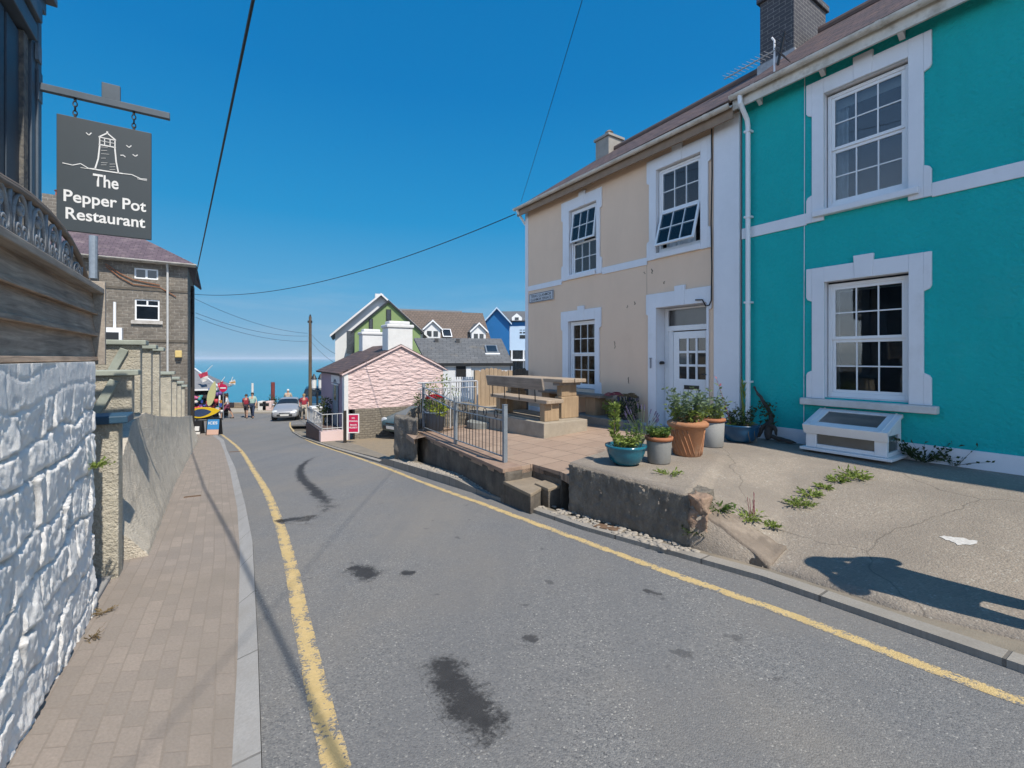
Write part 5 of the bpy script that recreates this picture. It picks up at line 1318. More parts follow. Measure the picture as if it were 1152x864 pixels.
# ------------------------------------------------------------------ houses behind
def gable_house(name, label, left, right, Ynear, ang, zb, zE, zA, length, mats, roofm, back_ang=None, ov=.25, apex_f=.5, roof_ov_front=.25, barge=None, root=None):
    """gable front from pixel left to pixel right at depth Ynear, ridge running back; local x along the gable, y to the back"""
    d = Vector((math.cos(ang), math.sin(ang), 0)); a = Vector(((left - CX) / F * Ynear, Ynear, 0)); r = (right - CX) / F
    g = (r * a.y - a.x) / (d.x - r * d.y)
    t = thing(name, label, 'house', a, ang); M = Matrix.Translation(a) @ Matrix.Rotation(ang, 4, 'Z')
    mb = MB(); mb.prism([(0, 0, zb), (g, 0, zb), (g, 0, zE), (g * apex_f, 0, zA), (0, 0, zE)], (0, .25, 0)); mb.build('gable_wall', mats[0], t)
    mb = MB(); mb.box(0.01, .26, .25, length, zb, zE); mb.box(g - .26, g - .01, .25, length, zb, zE); mb.prism([(0.01, length, zb), (g - .01, length, zb), (g - .01, length, zE), (g * apex_f, length, zA), (0.01, length, zE)], (0, .2, 0)); mb.build('side_wall', mats[1], t)
    f = roof_ov_front; al = g * apex_f; s1 = (zA - zE) / al; s2 = (zA - zE) / (g - al)
    roof_slab('roof', roofm, t, [(-ov, -f, zE - s1 * ov + .1), (-ov, length + .3, zE - s1 * ov + .1), (al, length + .3, zA + .1), (al, -f, zA + .1)], .1)
    roof_slab('roof', roofm, t, [(g + ov, length + .3, zE - s2 * ov + .1), (g + ov, -f, zE - s2 * ov + .1), (al, -f, zA + .1), (al, length + .3, zA + .1)], .1)
    if barge:
        mb = MB(); mb.bar((-ov, -f - .03, zE - s1 * ov - .03), (al, -f - .03, zA - .03), .05, .28, up=(0, 1, 0)) if False else None
        for (p, q) in (((-ov, zE - s1 * ov), (al, zA)), ((g + ov, zE - s2 * ov), (al, zA))):
            mb.prism([(p[0], -f - .02, p[1] + .11), (q[0], -f - .02, q[1] + .11), (q[0], -f - .02, q[1] - .05), (p[0], -f - .02, p[1] - .05)], (0, -.05, 0))
        mb.build('bargeboard', barge, t)
    return t, M, g
m_green = mk('lime_green_render', (.205, .285, .12), .06, 2, .85, .1); m_blue = mk('blue_render', (.012, .125, .33), .06, 2, .8, .1); m_paleb = mk('pale_blue_render', (.45, .58, .72), .05, 2, .8)
m_greyw = mk('grey_boarding', (.20, .21, .22), .15, 3, .8, 0, stretch=(1, 1, 6)); m_slab_w = mk('white_wall_paint', (.64, .65, .66), .06, 2, .8)
m_dkglass = glass_mat('dark_far_glass', (.02, .025, .03), .15)
ANG = math.atan2(.545, .84) * .62
Yg = 30.0
gz = lambda py, Y=Yg: (403 - py) / F * Y
gh, GM, gg = gable_house('green_house', 'lime green gabled house behind the pink cottage', 399, 473, Yg, ANG, -6, gz(371), gz(343) + .3, 9, [m_green, m_green], m_slate_g, ov=.22, roof_ov_front=.10, barge=m_dark)
GI = GM.inverted()
def gl(px, py, off=0.0):
    n = GM.to_3x3() @ Vector((0, 1, 0)); d = (GM @ Vector((0, off, 0))).dot(n); r = Vector(ray(px, py)); return GI @ (r * (d / r.dot(n)))
for (x0, y0, x1, y1) in ((434.5, 348, 440, 361), (415, 358.5, 419.5, 371)):
    a = gl(x0, y0); c = gl(x1, y1); mb = MB(); mb.box(a.x, c.x, -.05, .05, c.z, a.z); w = mb.build('window', m_dark, gh); mb = MB(); mb.box(a.x + .06, c.x - .06, -.06, -.052, c.z + .05, a.z - .05); mb.build('pane', m_dkglass, w)
a = gl(393, 372); c = gl(399, 398); mb = MB(); mb.box(-.5, -.02, .3, .45, gz(398), gz(372)); mb.build('side_window', m_dkglass, gh)
# grey gable with white barge behind and left of it
bh, BM_, bg = gable_house('grey_gabled_house', 'taller white and grey gabled house just behind the green one', 377, 476, 33.5, ANG, -6, gz(374, 33.5), gz(336, 33.5) + .4, 8, [m_slab_w, m_slab_w], m_slate_g, ov=.35, roof_ov_front=.5, barge=m_chw)
mb = MB(); mb.box(-.06, 2.4, -.06, -.01, gz(366, 33.5), gz(352, 33.5)) if False else None
cq = BM_.inverted() @ at(433, 329, 36); mb = MB(); mb.box(bg * .5 - .35, bg * .5 + .25, .6, 1.2, gz(336, 33.5) - .2, gz(328, 34)); mb.build('chimney', m_chw, bh)
# long brown tiled building with dormers
def px_plane(M, off):
    n = M.to_3x3() @ Vector((0, 1, 0)); d = (M @ Vector((0, off, 0))).dot(n); I = M.inverted()
    def f(px, py):
        r = Vector(ray(px, py)); return I @ (r * (d / r.dot(n)))
    return f
def long_house(name, label, Lpx, Y, ang, roofm, wallm, ridge, eave, back, zb, over=.06, cat='house'):
    """ridge/eave given as pixel pairs at planes local y = back / 0"""
    a = Vector(((Lpx - CX) / F * Y, Y, 0)); M = Matrix.Translation(a) @ Matrix.Rotation(ang, 4, 'Z'); t = thing(name, label, cat, a, ang)
    f0 = px_plane(M, 0); f1 = px_plane(M, back)
    e0, e1 = f0(*eave[0]), f0(*eave[1]); r0, r1 = f1(*ridge[0]), f1(*ridge[1])
    ze = (e0.z + e1.z) / 2; zr = (r0.z + r1.z) / 2
    E0 = Vector((e0.x, 0, ze)); E1 = Vector((e1.x, 0, ze)); R0 = Vector((r0.x, back, zr)); R1 = Vector((r1.x, back, zr))
    xm = (E0.x + R0.x) / 2
    roof_slab('roof', roofm, t, [E0, E1, R1, R0], .10)
    roof_slab('roof', roofm, t, [Vector((E1.x, 2 * back, ze)), Vector((E0.x, 2 * back, ze)), R0 + Vector((0, .0, -.01)), R1 + Vector((0, 0, -.01))], .10)
    x0, x1 = min(E0.x, R0.x) + .15, max(E1.x, R1.x) - .15
    x0 = E0.x + .12; x1 = E1.x - .12
    mb = MB(); mb.box(x0, x1, over, over + .25, zb, ze - .08); mb.box(x0, x1, 2 * back - over - .25, 2 * back - over, zb, ze - .08)
    for x, rr in ((x0, R0.x), (x1 - .2, R1.x)): mb.prism([(x, over + .25, zb), (x, 2 * back - over - .25, zb), (x, 2 * back - over - .25, ze - .1), (x, back, zr - .35), (x, over + .25, ze - .1)], (.2, 0, 0))
    mb.build('wall', wallm, t)
    mb = MB(); mb.box(E0.x, E1.x, -.06, .0, ze - .13, ze - .05); mb.build('gutter', m_dark, t)
    return t, M, f0, f1, ze, zr, E0, E1
ANG2 = ANG
Yb = 36.0
bt, BTM, f0, f1, ze, zr, E0, E1 = long_house('brown_roofed_house', 'long house with brown tiled roof and two white dormers', 448, Yb, ANG2, m_tile_br, m_slab_w, ((452, 346), (543, 355)), ((447, 392), (556, 395)), 3.6, -6)
def dormer(px, py_top, py_eave, half, py_bot, y):
    g = px_plane(BTM, y); a = g(px - half, py_bot); c = g(px + half, py_bot); m = g(px, py_top); e = g(px, py_eave)
    mb = MB(); mb.prism([(a.x, y, a.z - .3), (c.x, y, a.z - .3), (c.x, y, e.z), (m.x, y, m.z), (a.x, y, e.z)], (0, 2.0, 0)); d = mb.build('dormer', m_slab_w, bt)
    for s in (-1, 1):
        x = a.x - .18 if s < 0 else c.x + .18; roof_slab('dormer_roof', m_slate_g, d, [(x, y - .15, e.z - .12), (x, y + 2.2, e.z - .12), (m.x, y + 2.2, m.z + .06), (m.x, y - .15, m.z + .06)], .06)
        mb = MB(); mb.prism([(x, y - .17, e.z - .20), (m.x, y - .17, m.z - .06), (m.x, y - .17, m.z + .09), (x, y - .17, e.z - .06)], (0, -.04, 0)); mb.build('dormer_barge', m_pvc, d)
    w = (c.x - a.x)
    for q in (.16, .56):
        mb = MB(); mb.box(a.x + w * q, a.x + w * (q + .28), y - .03, y - .005, a.z - .1, a.z + .35); mb.build('window', m_dkglass, d)
dormer(486.5, 361, 369.5, 9, 377, .9); dormer(538.5, 364, 372, 8, 380, .9)
a = px_plane(BTM, 1.3)(498, 378); c = px_plane(BTM, 1.3)(507, 372); zz = ze + (zr - ze) * 1.45 / 3.6
M = Matrix.Translation(((a.x + c.x) / 2, 1.3, zz)) @ Matrix.Rotation(math.atan2(zr - ze, 3.6), 4, 'X'); mb = MB(); mb.box(-.4, .4, -.5, .5, .02, .1, M); mb.build('skylight', m_pvc, bt); mb = MB(); mb.box(-.33, .33, -.42, .42, .101, .11, M); mb.build('skylight_pane', m_dkglass, bt.children[-1])
# flat roofed white block behind
fb = thing('flat_roofed_block', 'white flat roofed block showing just above the brown tiled roof', 'building', at(440, 346, 46), ANG)
L_ = 7.2; zt = (403 - 347) / F * 46 - at(440, 346, 46).z; mb = MB(); mb.box(0, L_, 0, 4, -12, zt - .35); mb.build('wall', m_slab_w, fb); mb = MB(); mb.box(-.1, L_ + .1, -.15, 4.1, zt - .349, zt); mb.build('roof_edge', mk('grey_roof_edge', (.2, .22, .24), .1, 3), fb)
# low slate roofed outbuilding
ot, OTM, o0, o1, oze, ozr, OE0, OE1 = long_house('slate_outbuilding', 'low white outbuilding with long grey slate roof', 474, 19.0, R(9), m_slate_g, m_slab_w, ((465.5, 378), (564, 383)), ((480, 407.5), (577, 409.5)), 2.6, -5)
a = o0(513, 410); c = o0(524, 440); mb = MB(); mb.box(a.x, c.x, .02, .055, c.z, a.z - .05); mb.build('doorway', mk('dark_opening', (.02, .02, .022), .2, 4, .9), ot)
a = o0(524.5, 411); c = o0(530, 440); mb = MB(); mb.box(a.x, c.x, .015, .05, c.z, a.z); mb.build('white_door', m_pvc, ot)
def on_slope(px, py):   # point on the front pitch of the outbuilding
    r = Vector(ray(px, py)); I = OTM.inverted(); o = I @ Vector((0, 0, 0)); d = (I.to_3x3() @ r); s = (ozr - oze) / 2.6
    t = (oze - o.z + s * o.y) / (d.z - s * d.y); return o + d * t
p = on_slope(553, 394); M = Matrix.Translation(p) @ Matrix.Rotation(math.atan2(ozr - oze, 2.6), 4, 'X'); mb = MB(); mb.box(-.28, .28, -.42, .42, .0, .08, M); w = mb.build('skylight', m_metal_g, ot); mb = MB(); mb.box(-.22, .22, -.35, .35, .081, .09, M); mb.build('skylight_pane', m_dkglass, w); mb = MB(); mb.box(-.33, .33, -.55, -.43, .0, .05, M); mb.build('flashing', m_pvc, w)
for px, py in ((491, 384.5), (515, 385)):
    p = on_slope(px, py); mb = MB(); mb.box(p.x - .09, p.x + .09, p.y - .08, p.y + .08, p.z - .05, p.z + .16); mb.build('roof_vent', m_slate_g, ot)
# blue house
bl, BLM, bg_ = gable_house('blue_house', 'bright blue gabled house with pale blue front, far right behind the outbuilding', 545.5, 573, 42, R(-4), -7, gz(362, 42), gz(347, 42), 7, [m_blue, m_blue], m_slate_g, ov=.25, barge=m_paleb)
# its long front to the right
bf = BLM @ Vector((bg_, 0, 0))
Ub = 5.0
mb = MB(); mb.box(bg_ + .02, bg_ + Ub, .05, .3, gz(394, 42), gz(367, 42)); mb.build('front_wall', m_paleb, bl)
mb = MB(); mb.box(bg_ + .02, bg_ + Ub, .06, .3, gz(367, 42) + .002, gz(360, 42)); mb.build('blue_band', m_blue, bl)
mb = MB(); mb.box(bg_ + .02, bg_ + Ub, .06, .3, -7, gz(394, 42) - .002); mb.build('ground_floor', m_dkglass, bl)
for q in range(4):
    mb = MB(); mb.box(bg_ + .15 + q * 1.1, bg_ + .30 + q * 1.1, -.02, .058, -7, gz(394, 42)); mb.build('pillar', m_slab_w, bl)
mb = MB(); mb.box(bg_ + .1, bg_ + Ub, -.5, .0, gz(406, 42), gz(404, 42)); mb.build('balcony_edge', m_pvc, bl)
roof_slab('roof', m_slate_g, bl, [(bg_ - .1, -.2, gz(361, 42)), (bg_ + Ub, -.2, gz(361, 42)), (bg_ + Ub, 3.5, gz(346, 42)), (bg_ * .5, 3.5, gz(346, 42))], .1)
x = bg_ + .7; mb = MB(); mb.prism([(x - .45, -.25, gz(361, 42)), (x + .45, -.25, gz(361, 42)), (x + .45, -.25, gz(357.5, 42)), (x, -.25, gz(353, 42)), (x - .45, -.25, gz(357.5, 42))], (0, 1.5, 0)); d = mb.build('dormer', m_pvc, bl)
mb = MB(); mb.box(x - .18, x + .18, -.27, -.255, gz(360.5, 42), gz(357.5, 42)); mb.build('window', m_dkglass, d)
mb = MB(); mb.box(bg_ + .95, bg_ + 1.7, .03, .049, gz(381, 42), gz(377, 42)); mb.build('window', m_dkglass, bl)
for zz_, hh_ in ((373, 2.2), (370.5, 1.2)):
    for q in range(3): mb = MB(); mb.box(bg_ + .95 + q * .3, bg_ + 1.17 + q * .3, .03, .049, gz(zz_ + hh_, 42), gz(zz_ + .6, 42)); mb.build('window', m_dkglass, bl)

# ------------------------------------------------------------------ yard: fences
m_pale = wood('raw_timber_fence', (.42, .32, .22), (.30, .225, .155), 2, .8, 2.5)
def pale_fence(name, label, px0, px1, Y0_, Y1_, pytop, zbase, mat, wpx=4.3, sc=True):
    a = at(px0, pytop, Y0_); q = at(px1, pytop, Y1_); t = thing(name, label, 'fence', (a.x, a.y, 0)); d = Vector((q.x - a.x, q.y - a.y, 0)); L = d.length; d.normalize(); t.rotation_euler = (0, 0, math.atan2(d.y, d.x))
    z0 = a.z; z1 = q.z; n = max(4, int(L / .115)); mb = MB()
    for k in range(n):
        x0 = L * k / n + .004; x1 = L * (k + 1) / n - .004; zt = z0 + (z1 - z0) * k / n + (.09 * abs(math.sin(math.pi * (k + .5) / 7)) if sc else 0)
        mb.prism([(x0, 0, zbase), (x1, 0, zbase), (x1, 0, zt - .03), ((x0 + x1) / 2, 0, zt), (x0, 0, zt - .03)], (0, .02, 0))
    mb.box(0, L, .022, .06, zbase + .3, zbase + .38); mb.box(0, L, .022, .06, min(z0, z1) - .3, min(z0, z1) - .22); mb.build('pales', mat, t)
    for x in (0, L): mb = MB(); mb.box(x - .05, x + .05, .0 - .03, .07, zbase, (z0 if x == 0 else z1) + .02); mb.build('post', mat, t)
    return t
pale_fence('timber_fence', 'raw timber fence of wavy topped pales behind the wooden bench', 536, 574, 11.5, 11.9, 417.5, -2.3, m_pale)
pale_fence('timber_fence', 'darker shaded timber fence panel against the cream house corner', 574.5, 592, 12.3, 12.5, 417.5, -2.3, wood('shaded_fence', (.14, .12, .10), (.09, .075, .06), 2))  # darker copy of the fence wood, shade put into its colour
pale_fence('picket_fence', 'white picket fence in front of the white outbuilding', 499, 534, 14.6, 14.6, 424, -2.6, m_pvc, sc=False) if False else None
wp = thing('picket_fence', 'pale grey picket fence in front of the white outbuilding', 'fence', at(500, 424, 14.5)); L_ = 36 / F * 14.5; mb = MB()
for k in range(13): mb.box(L_ * k / 13, L_ * k / 13 + .055, 0, .02, -1.2, .0)
mb.build('pickets', m_pvc, wp); mb = MB(); mb.box(-.03, L_, .022, .05, -.15, -.08); mb.box(-.03, L_, .022, .05, -.9, -.82); mb.build('rails', m_pvc, wp)
# ------------------------------------------------------------------ patio furniture and railings
def rail_fence(name, label, posts, zb, zt, mat, n_bars, rings=True, low_gap=.10):
    t = thing(name, label, 'railing', tuple(posts[0][:2]) + (0,))
    o = Vector((posts[0][0], posts[0][1], 0))
    P = [Vector((p[0], p[1], 0)) - o for p in posts]
    for i, p in enumerate(P):
        mb = MB(); x, y = p.x, p.y; d = (P[min(i + 1, len(P) - 1)] - P[max(i - 1, 0)]).normalized(); M = Matrix.Translation((x, y, 0)) @ Matrix.Rotation(math.atan2(d.y, d.x), 4, 'Z')
        mb.box(-.03, .03, -.03, .03, zb[i], zt[i] + .03, M); mb.build('post', mat, t, bevel=.003)
        mb = MB(); mb.box(-.034, .034, -.034, .034, zt[i] + .031, zt[i] + .038, M); mb.box(-.06, .06, -.06, .06, zb[i], zb[i] + .01, M); mb.build('post_cap', mat, t)
    for i in range(len(P) - 1):
        a, q = P[i], P[i + 1]; za, zq = zt[i] - .05, zt[i + 1] - .05; ba, bq = zb[i] + low_gap, zb[i + 1] + low_gap
        mb = MB(); mb.bar((a.x, a.y, za), (q.x, q.y, zq), .035, .012); mb.bar((a.x, a.y, za - .15), (q.x, q.y, zq - .15), .03, .012); mb.bar((a.x, a.y, ba), (q.x, q.y, bq), .035, .012); mb.build('rail', mat, t)
        mb = MB(); n = n_bars[i]
        for k in range(1, n):
            f = k / n; p = a.lerp(q, f); mb.tube([(p.x, p.y, ba + (bq - ba) * f), (p.x, p.y, za - .15 + (zq - za) * f)], .006, 5)
        mb.build('bars', m_dark, t)
        if rings:
            d = (q - a).normalized()
            for f in (.2, .42, .65, .85):
                mb = MB(); p = a.lerp(q, f); zc = za - .075 + (zq - za) * f
                mb.tube([(p.x + d.x * .06 * math.cos(w), p.y + d.y * .06 * math.cos(w), zc + .06 * math.sin(w)) for w in [2 * math.pi * k / 12 for k in range(13)]], .006, 5); mb.build('ring_ornament', m_dark, t)
    return t
pA, pB, pC = patio(476.5, 485), patio(512.5, 500), patio(568, 521)
rail_fence('metal_railing', 'grey metal railing with ring ornaments on the front edge of the patio', [pA, pB, pC], [p.z - .01 for p in (pA, pB, pC)], [(403 - y) / F * p.y for y, p in ((433, pA), (449.5, pB), (458, pC))], m_metal_g, [9, 15])
kA = Vector((pA.x, pA.y, 0)); qB = at(537, 428, 10.5)
t = thing('pale_handrail', 'pale tubular guard rail at the far side of the patio behind the flower tub', 'railing', (0, 0, 0)); mb = MB()
Yk = 10.6
a, q = at(470, 431, Yk), at(537, 428.5, Yk); zb_ = PZ(q.x, q.y)
mb.tube([a, q], .017, 8); mb.tube([a - Vector((0, 0, .14)), q - Vector((0, 0, .14))], .012, 8); mb.build('rail', m_offw, t)
for f in (.1, .55, 1.0): p = a.lerp(q, f); mb = MB(); mb.tube([p, (p.x, p.y, zb_ - .3)], .02, 8); mb.build('post', m_offw, t)
mb = MB()
for k in range(1, 22): p = a.lerp(q, k / 22); mb.tube([p - Vector((0, 0, .14)), (p.x, p.y, zb_)], .006, 5)
mb.build('bars', m_metal_g, t)

# stone gate pillar with a ragged top
gp = rough_block('stone_pillar', [(-2.75, 10.6), (-2.03, 9.78), (-2.13, 10.2), (-2.72, 10.95)], lambda x, y: G(x, y) - .1, lambda x, y: -1.34, m_dirtwall, .035, .045, seed=8, fs=4)
tag(gp, 'dark rough stone pillar with ragged top beside the gravel yard', 'pillar')
rb2 = rough_block('rubble_wall', [(-2.55, 10.75), (-.80, 11.0), (-.85, 11.35), (-2.6, 11.1)], lambda x, y: -2.6, lambda x, y: -1.42 + min(.42, max(0, (x + 2.6) * .85)) - max(0, x + 1.9) * .12, m_rub, .06, .06, seed=12, fs=5); tag(rb2, 'loose grey rubble wall behind the dark pillar and the flower tub', 'wall')
bush('pillar_weeds', 'dark green weeds growing over the rubble behind the pillar', (-2.1, 10.72, -1.12), .22, .25, 90, m_leaf, .07)

def flowers(mb_l, mb_f, c, r, h, nl, nf, ls=.06, fs=.04, rnd=random):
    c = Vector(c)
    for i in range(nl):
        d = Vector((rnd.gauss(0, 1), rnd.gauss(0, 1), rnd.gauss(0, .8))).normalized(); p = c + Vector((d.x * r, d.y * r, h * .5 + d.z * h * .5)) * rnd.uniform(.5, 1)
        mb_l.leaf(p, d + Vector((0, 0, rnd.uniform(-.5, .8))), ls * rnd.uniform(.6, 1.3), ls * .5)
    for i in range(nf):
        d = Vector((rnd.gauss(0, 1), rnd.gauss(0, 1), abs(rnd.gauss(0, 1)))).normalized(); p = c + Vector((d.x * r, d.y * r, h * .5 + d.z * h * .55))
        for k in range(5):
            w = k * 1.2566; mb_f.leaf(p, Vector((math.cos(w), math.sin(w), .35)) + d * .3, fs, fs * .7, d)
m_red = leafmat('red_petals', (.50, .02, .03), (.36, .01, .03)); m_pinkf = leafmat('pink_petals', (.45, .13, .16), (.32, .08, .11)); m_yel = leafmat('lime_foliage', (.36, .40, .04), (.24, .30, .03)); m_vio = leafmat('violet_petals', (.11, .10, .20), (.08, .07, .14))
def tub(name, label, loc, prof, mat, group=None, n=28, cat='plant pot', sx=1, soil=True, wob=0):
    t = thing(name, label, cat, loc, 0, group); mb = MB(); mb.lathe(prof, n, sx=sx, wob=wob); mb.build('pot', mat, t, smooth=True)
    return t
def soil(t, r, z): mb = MB(); mb.lathe([(r, z - .01), (r * .6, z + .02), (.01, z + .03)], 16); mb.build('soil', mk_soil, t, smooth=True)
mk_soil = mk('potting_soil', (.07, .05, .035), .4, 30, .95, .8, 50)
def leafy(t, n, r, h, z, mat, ls, stems=14, lean=.4, seed=1, name='foliage', per=9):
    rnd = random.Random(seed); mb = MB()
    for s in range(stems):
        a = rnd.uniform(0, 6.28); r0 = r * math.sqrt(rnd.random()) * .8; b0 = Vector((r0 * math.cos(a), r0 * math.sin(a), z)); hh = h * rnd.uniform(.45, 1)
        tip = b0 + Vector((math.cos(a) * lean * hh * rnd.uniform(.2, 1), math.sin(a) * lean * hh * rnd.uniform(.2, 1), hh)); mid = b0.lerp(tip, .5) + Vector((rnd.uniform(-.02, .02), rnd.uniform(-.02, .02), .02))
        mb.tube([b0, mid, tip], [.004, .003, .0015], 4, False)
        for k in range(per):
            f = rnd.uniform(.15, 1); p = b0.lerp(mid, f * 2) if f < .5 else mid.lerp(tip, f * 2 - 1); w = rnd.uniform(0, 6.28)
            mb.leaf(p, Vector((math.cos(w), math.sin(w), rnd.uniform(-.2, .9))), ls * rnd.uniform(.5, 1.2), ls * .42)
    return mb.build(name, mat, t)
# flower tub inside the railing
fp = patio(493, 487); ft = tub('flower_tub', 'blue grey tub of red geraniums and lime foliage behind the metal railing', (fp.x - .12, fp.y + .35, PZ(fp.x - .12, fp.y + .35)), [(.17, 0), (.23, .40), (.25, .41), (.25, .44), (.21, .44), (.20, .36)], mk('blue_grey_tub', (.13, .17, .23), .2, 5))
ml, mf = MB(), MB(); flowers(ml, mf, (.0, 0, .46), .24, .34, 220, 0, .07); ml.build('foliage', m_leaf, ft); ml = MB(); flowers(ml, mf, (.10, -.12, .38), .20, .26, 260, 0, .06); ml.build('trailing_foliage', m_yel, ft); mf = MB(); ml2 = MB(); flowers(ml2, mf, (-.02, 0, .66), .17, .14, 0, 60, .05, .045); mf.build('flowers', m_red, ft)
# round concrete block
cbp = patio(545, 480); m_blk = mk('block_concrete', (.28, .29, .27), .3, 8, .9, .5, 60)
t = thing('concrete_drum', 'squat round concrete block on the patio behind the railing', 'block', (cbp.x, cbp.y, cbp.z)); mb = MB(); mb.lathe([(.40, 0), (.40, .13), (.38, .145)], 20); mb.build('body', m_blk, t)
# timber bench, table and second bench on a concrete plinth, local x along the front
m_oakl = wood('silvered_oak', (.44, .36, .28), (.27, .21, .155), 0, .8, 2.4); m_oakv = wood('golden_oak_end', (.42, .31, .20), (.28, .195, .12), 2, .8, 2.4); m_oakg = wood('grey_oak_plank', (.33, .285, .24), (.19, .165, .14), 0, .8, 2.4)
pc = patio(612, 493.5); pd = patio(662, 484.5); pl0 = FI @ pc; pl1 = FI @ pd; pf_ = FI @ patio(545, 472)
zpl = (403 - 476.5) / F * pc.y
plx0 = pl0.x; ply1 = pl0.y; ply0 = pl1.y
t = thing('concrete_plinth', 'low concrete plinth under the oak bench and table', 'plinth', fw(plx0, 0), FRZ)
mb = MB(); mb.box(0, 3.4, ply0, ply1, -2.2, zpl); mb.build('body', mk('plinth_concrete', (.40, .35, .28), .3, 4, .9, .5, 50, .006, dirt=(.24, .19, .14), dscale=1.6), t, bevel=.012)
def bpt(px, py, z): r = ray(px, py); k = z / r[2]; return FI @ Vector((k * r[0], k, z))
# bench: seat end at px 584..632
be0 = FI @ at(632, 451, (fw(plx0 + .05, (ply0 + ply1) / 2)).y)
yb1 = ply1 - .10; yb0 = yb1 - .42; bx = plx0 + .10; zs = zpl + .42
t = thing('oak_bench', 'heavy oak bench with plank backrest nearest the metal railing', 'bench', fw(bx, yb1), FRZ)
BL = 2.02; D_ = .44
mb = MB(); mb.box(-.05, BL, -.21, 0, zs - .075, zs); mb.box(-.03, BL, -D_, -.22, zs - .075, zs); mb.build('seat', m_oakl, t, bevel=.012)
for x in (.06, BL - .35):
    mb = MB(); mb.box(x, x + .16, -D_ + .04, -.04, zpl + .002, zs - .077); mb.box(x - .0, x + .002, 0, 0, 0, 0) if False else None; mb.build('leg', m_oakv, t, bevel=.01)
M = Matrix.Translation((0, .02, zs + .19)) @ Matrix.Rotation(R(-12), 4, 'X'); mb = MB(); mb.box(.0, BL + .05, -.025, .025, 0, .23, M); mb.build('backrest', m_oakg, t, bevel=.012)
for x in (.3, .85, 1.4, 1.9): mb = MB(); mb.bar((x, .005, zs - .05), (x, .03, zs + .40), .022, .01, up=(0, 1, 0)); mb.build('back_bracket', m_dark, t)
# table
ty1 = yb0 - .10; ty0 = ty1 - .62; tz_ = zpl + .80
t = thing('oak_table', 'heavy oak table between the oak benches', 'table', fw(bx + .22, ty1), FRZ)
mb = MB(); mb.box(-.13, 2.1, -.62, -.32, tz_ - .075, tz_); mb.box(-.11, 2.1, -.315, 0, tz_ - .075, tz_); mb.build('tabletop', m_oakl, t, bevel=.01)
for x in (.04, 1.9):
    mb = MB(); mb.box(x, x + .16, -.51, -.11, tz_ - .36, tz_ - .077); mb.box(x - .03, x + .19, -.54, -.08, zpl + .002, tz_ - .362); mb.build('leg', m_oakv, t, bevel=.012)
    mb = MB(); mb.box(x - .02, x + .18, -.60, -.02, tz_ - .135, tz_ - .078); mb.build('cross_beam', m_oakg, t, bevel=.008)
t = thing('oak_bench', 'low backless oak bench against the cream house wall under the window', 'bench', fw(bx + .40, .50), FRZ)
mb = MB(); mb.box(-.18, 2.0, -.42, 0, zs - .06, zs - .0); mb.build('seat', m_oakg, t, bevel=.01)
for x in (.0, 1.6): mb = MB(); mb.box(x, x + .3, -.38, -.05, -1.8, zs - .062); mb.build('leg', m_oakv, t, bevel=.01)
# second low concrete base by the wall
t = thing('concrete_plinth', 'grey concrete block against the cream wall at the right end of the bench', 'plinth', fw(plx0 - .45, .05), FRZ); mb = MB(); mb.box(0, 1.6, 0, .55, -1.9, zpl - .03); mb.build('body', m_blk, t, bevel=.012)

# ------------------------------------------------------------------ pots on the forecourt
ZF = -1.27
m_blueglz = mk('blue_glaze', (.008, .10, .16), .35, 5, .18, .12, 20, .006, spec=.6, c2=(.02, .16, .22)); m_blue2 = mk('deep_blue_glaze', (.008, .075, .17), .3, 4, .3, .1, 20, spec=.5)
m_terra = mk('terracotta', (.42, .205, .105), .3, 5, .85, .3, 60, .003, c2=(.34, .155, .08), dirt=(.46, .32, .22), dscale=3.5, dmin=.54, streak=.3); m_terra2 = mk('terracotta_rim', (.40, .16, .08), .25, 5, .85, .2, 60)
m_greypot = mk('grey_stoneware', (.27, .27, .262), .25, 5, .75, .25, 30, c2=(.22, .225, .22), dirt=(.20, .17, .13), dscale=3.2, dmin=.56, streak=.35)
def atF(px, py): return fore(px, py)
P = atF(704, 522); s = P.y / F
bp = tub('blue_glazed_pot', 'glazed turquoise blue bowl pot with a small upright shrub at the wall edge', (P.x, P.y, fore_z(P.x, P.y)), [(.13, 0), (.19, .05), (.225, .15), (.235, .20), (.25, .215), (.25, .235), (.22, .24), (.20, .19)], m_blueglz, sx=1.0)
soil(bp, .20, .195)
mb = MB(); mb.tube([(-.13, .02, .18), (-.135, .02, .45), (-.13, .02, .66)], [.008, .006, .003], 6); mb.build('stem', m_dry, bp)
mb = MB(); rnd = random.Random(4)
for i in range(150):
    z = rnd.uniform(.30, .72); w = rnd.uniform(0, 6.28); p = (-.133 + .02 * math.cos(w), .02 + .02 * math.sin(w), z); mb.leaf(p, (math.cos(w), math.sin(w), rnd.uniform(.5, 1.3)), .075 * (1.1 - .5 * (z - .3)), .032)
mb.build('foliage', m_leaf_l, bp)
leafy(bp, 0, .17, .17, .2, m_leaf_l, .05, 44, .5, 3, 'low_plants'); leafy(bp, 0, .10, .36, .2, m_leaf, .045, 14, .35, 9, 'low_plants').location = (.12, 0, 0)
P = atF(742, 521); gp1 = tub('grey_pot', 'smooth grey cylinder pot with a terracotta liner, nearer of the two grey pots', (P.x, P.y + .02, fore_z(P.x, P.y)), [(.125, 0), (.135, .02), (.150, .27), (.150, .275), (.13, .275)], m_greypot)
mb = MB(); mb.lathe([(.10, .20), (.14, .28), (.165, .285), (.168, .325), (.145, .33), (.14, .30)], 24); mb.build('liner', m_terra2, gp1, smooth=True); soil(gp1, .14, .30)
leafy(gp1, 0, .12, .16, .3, m_leaf, .055, 40, .7, 5); leafy(gp1, 0, .12, .14, .3, m_leaf_l, .05, 12, .7, 15)
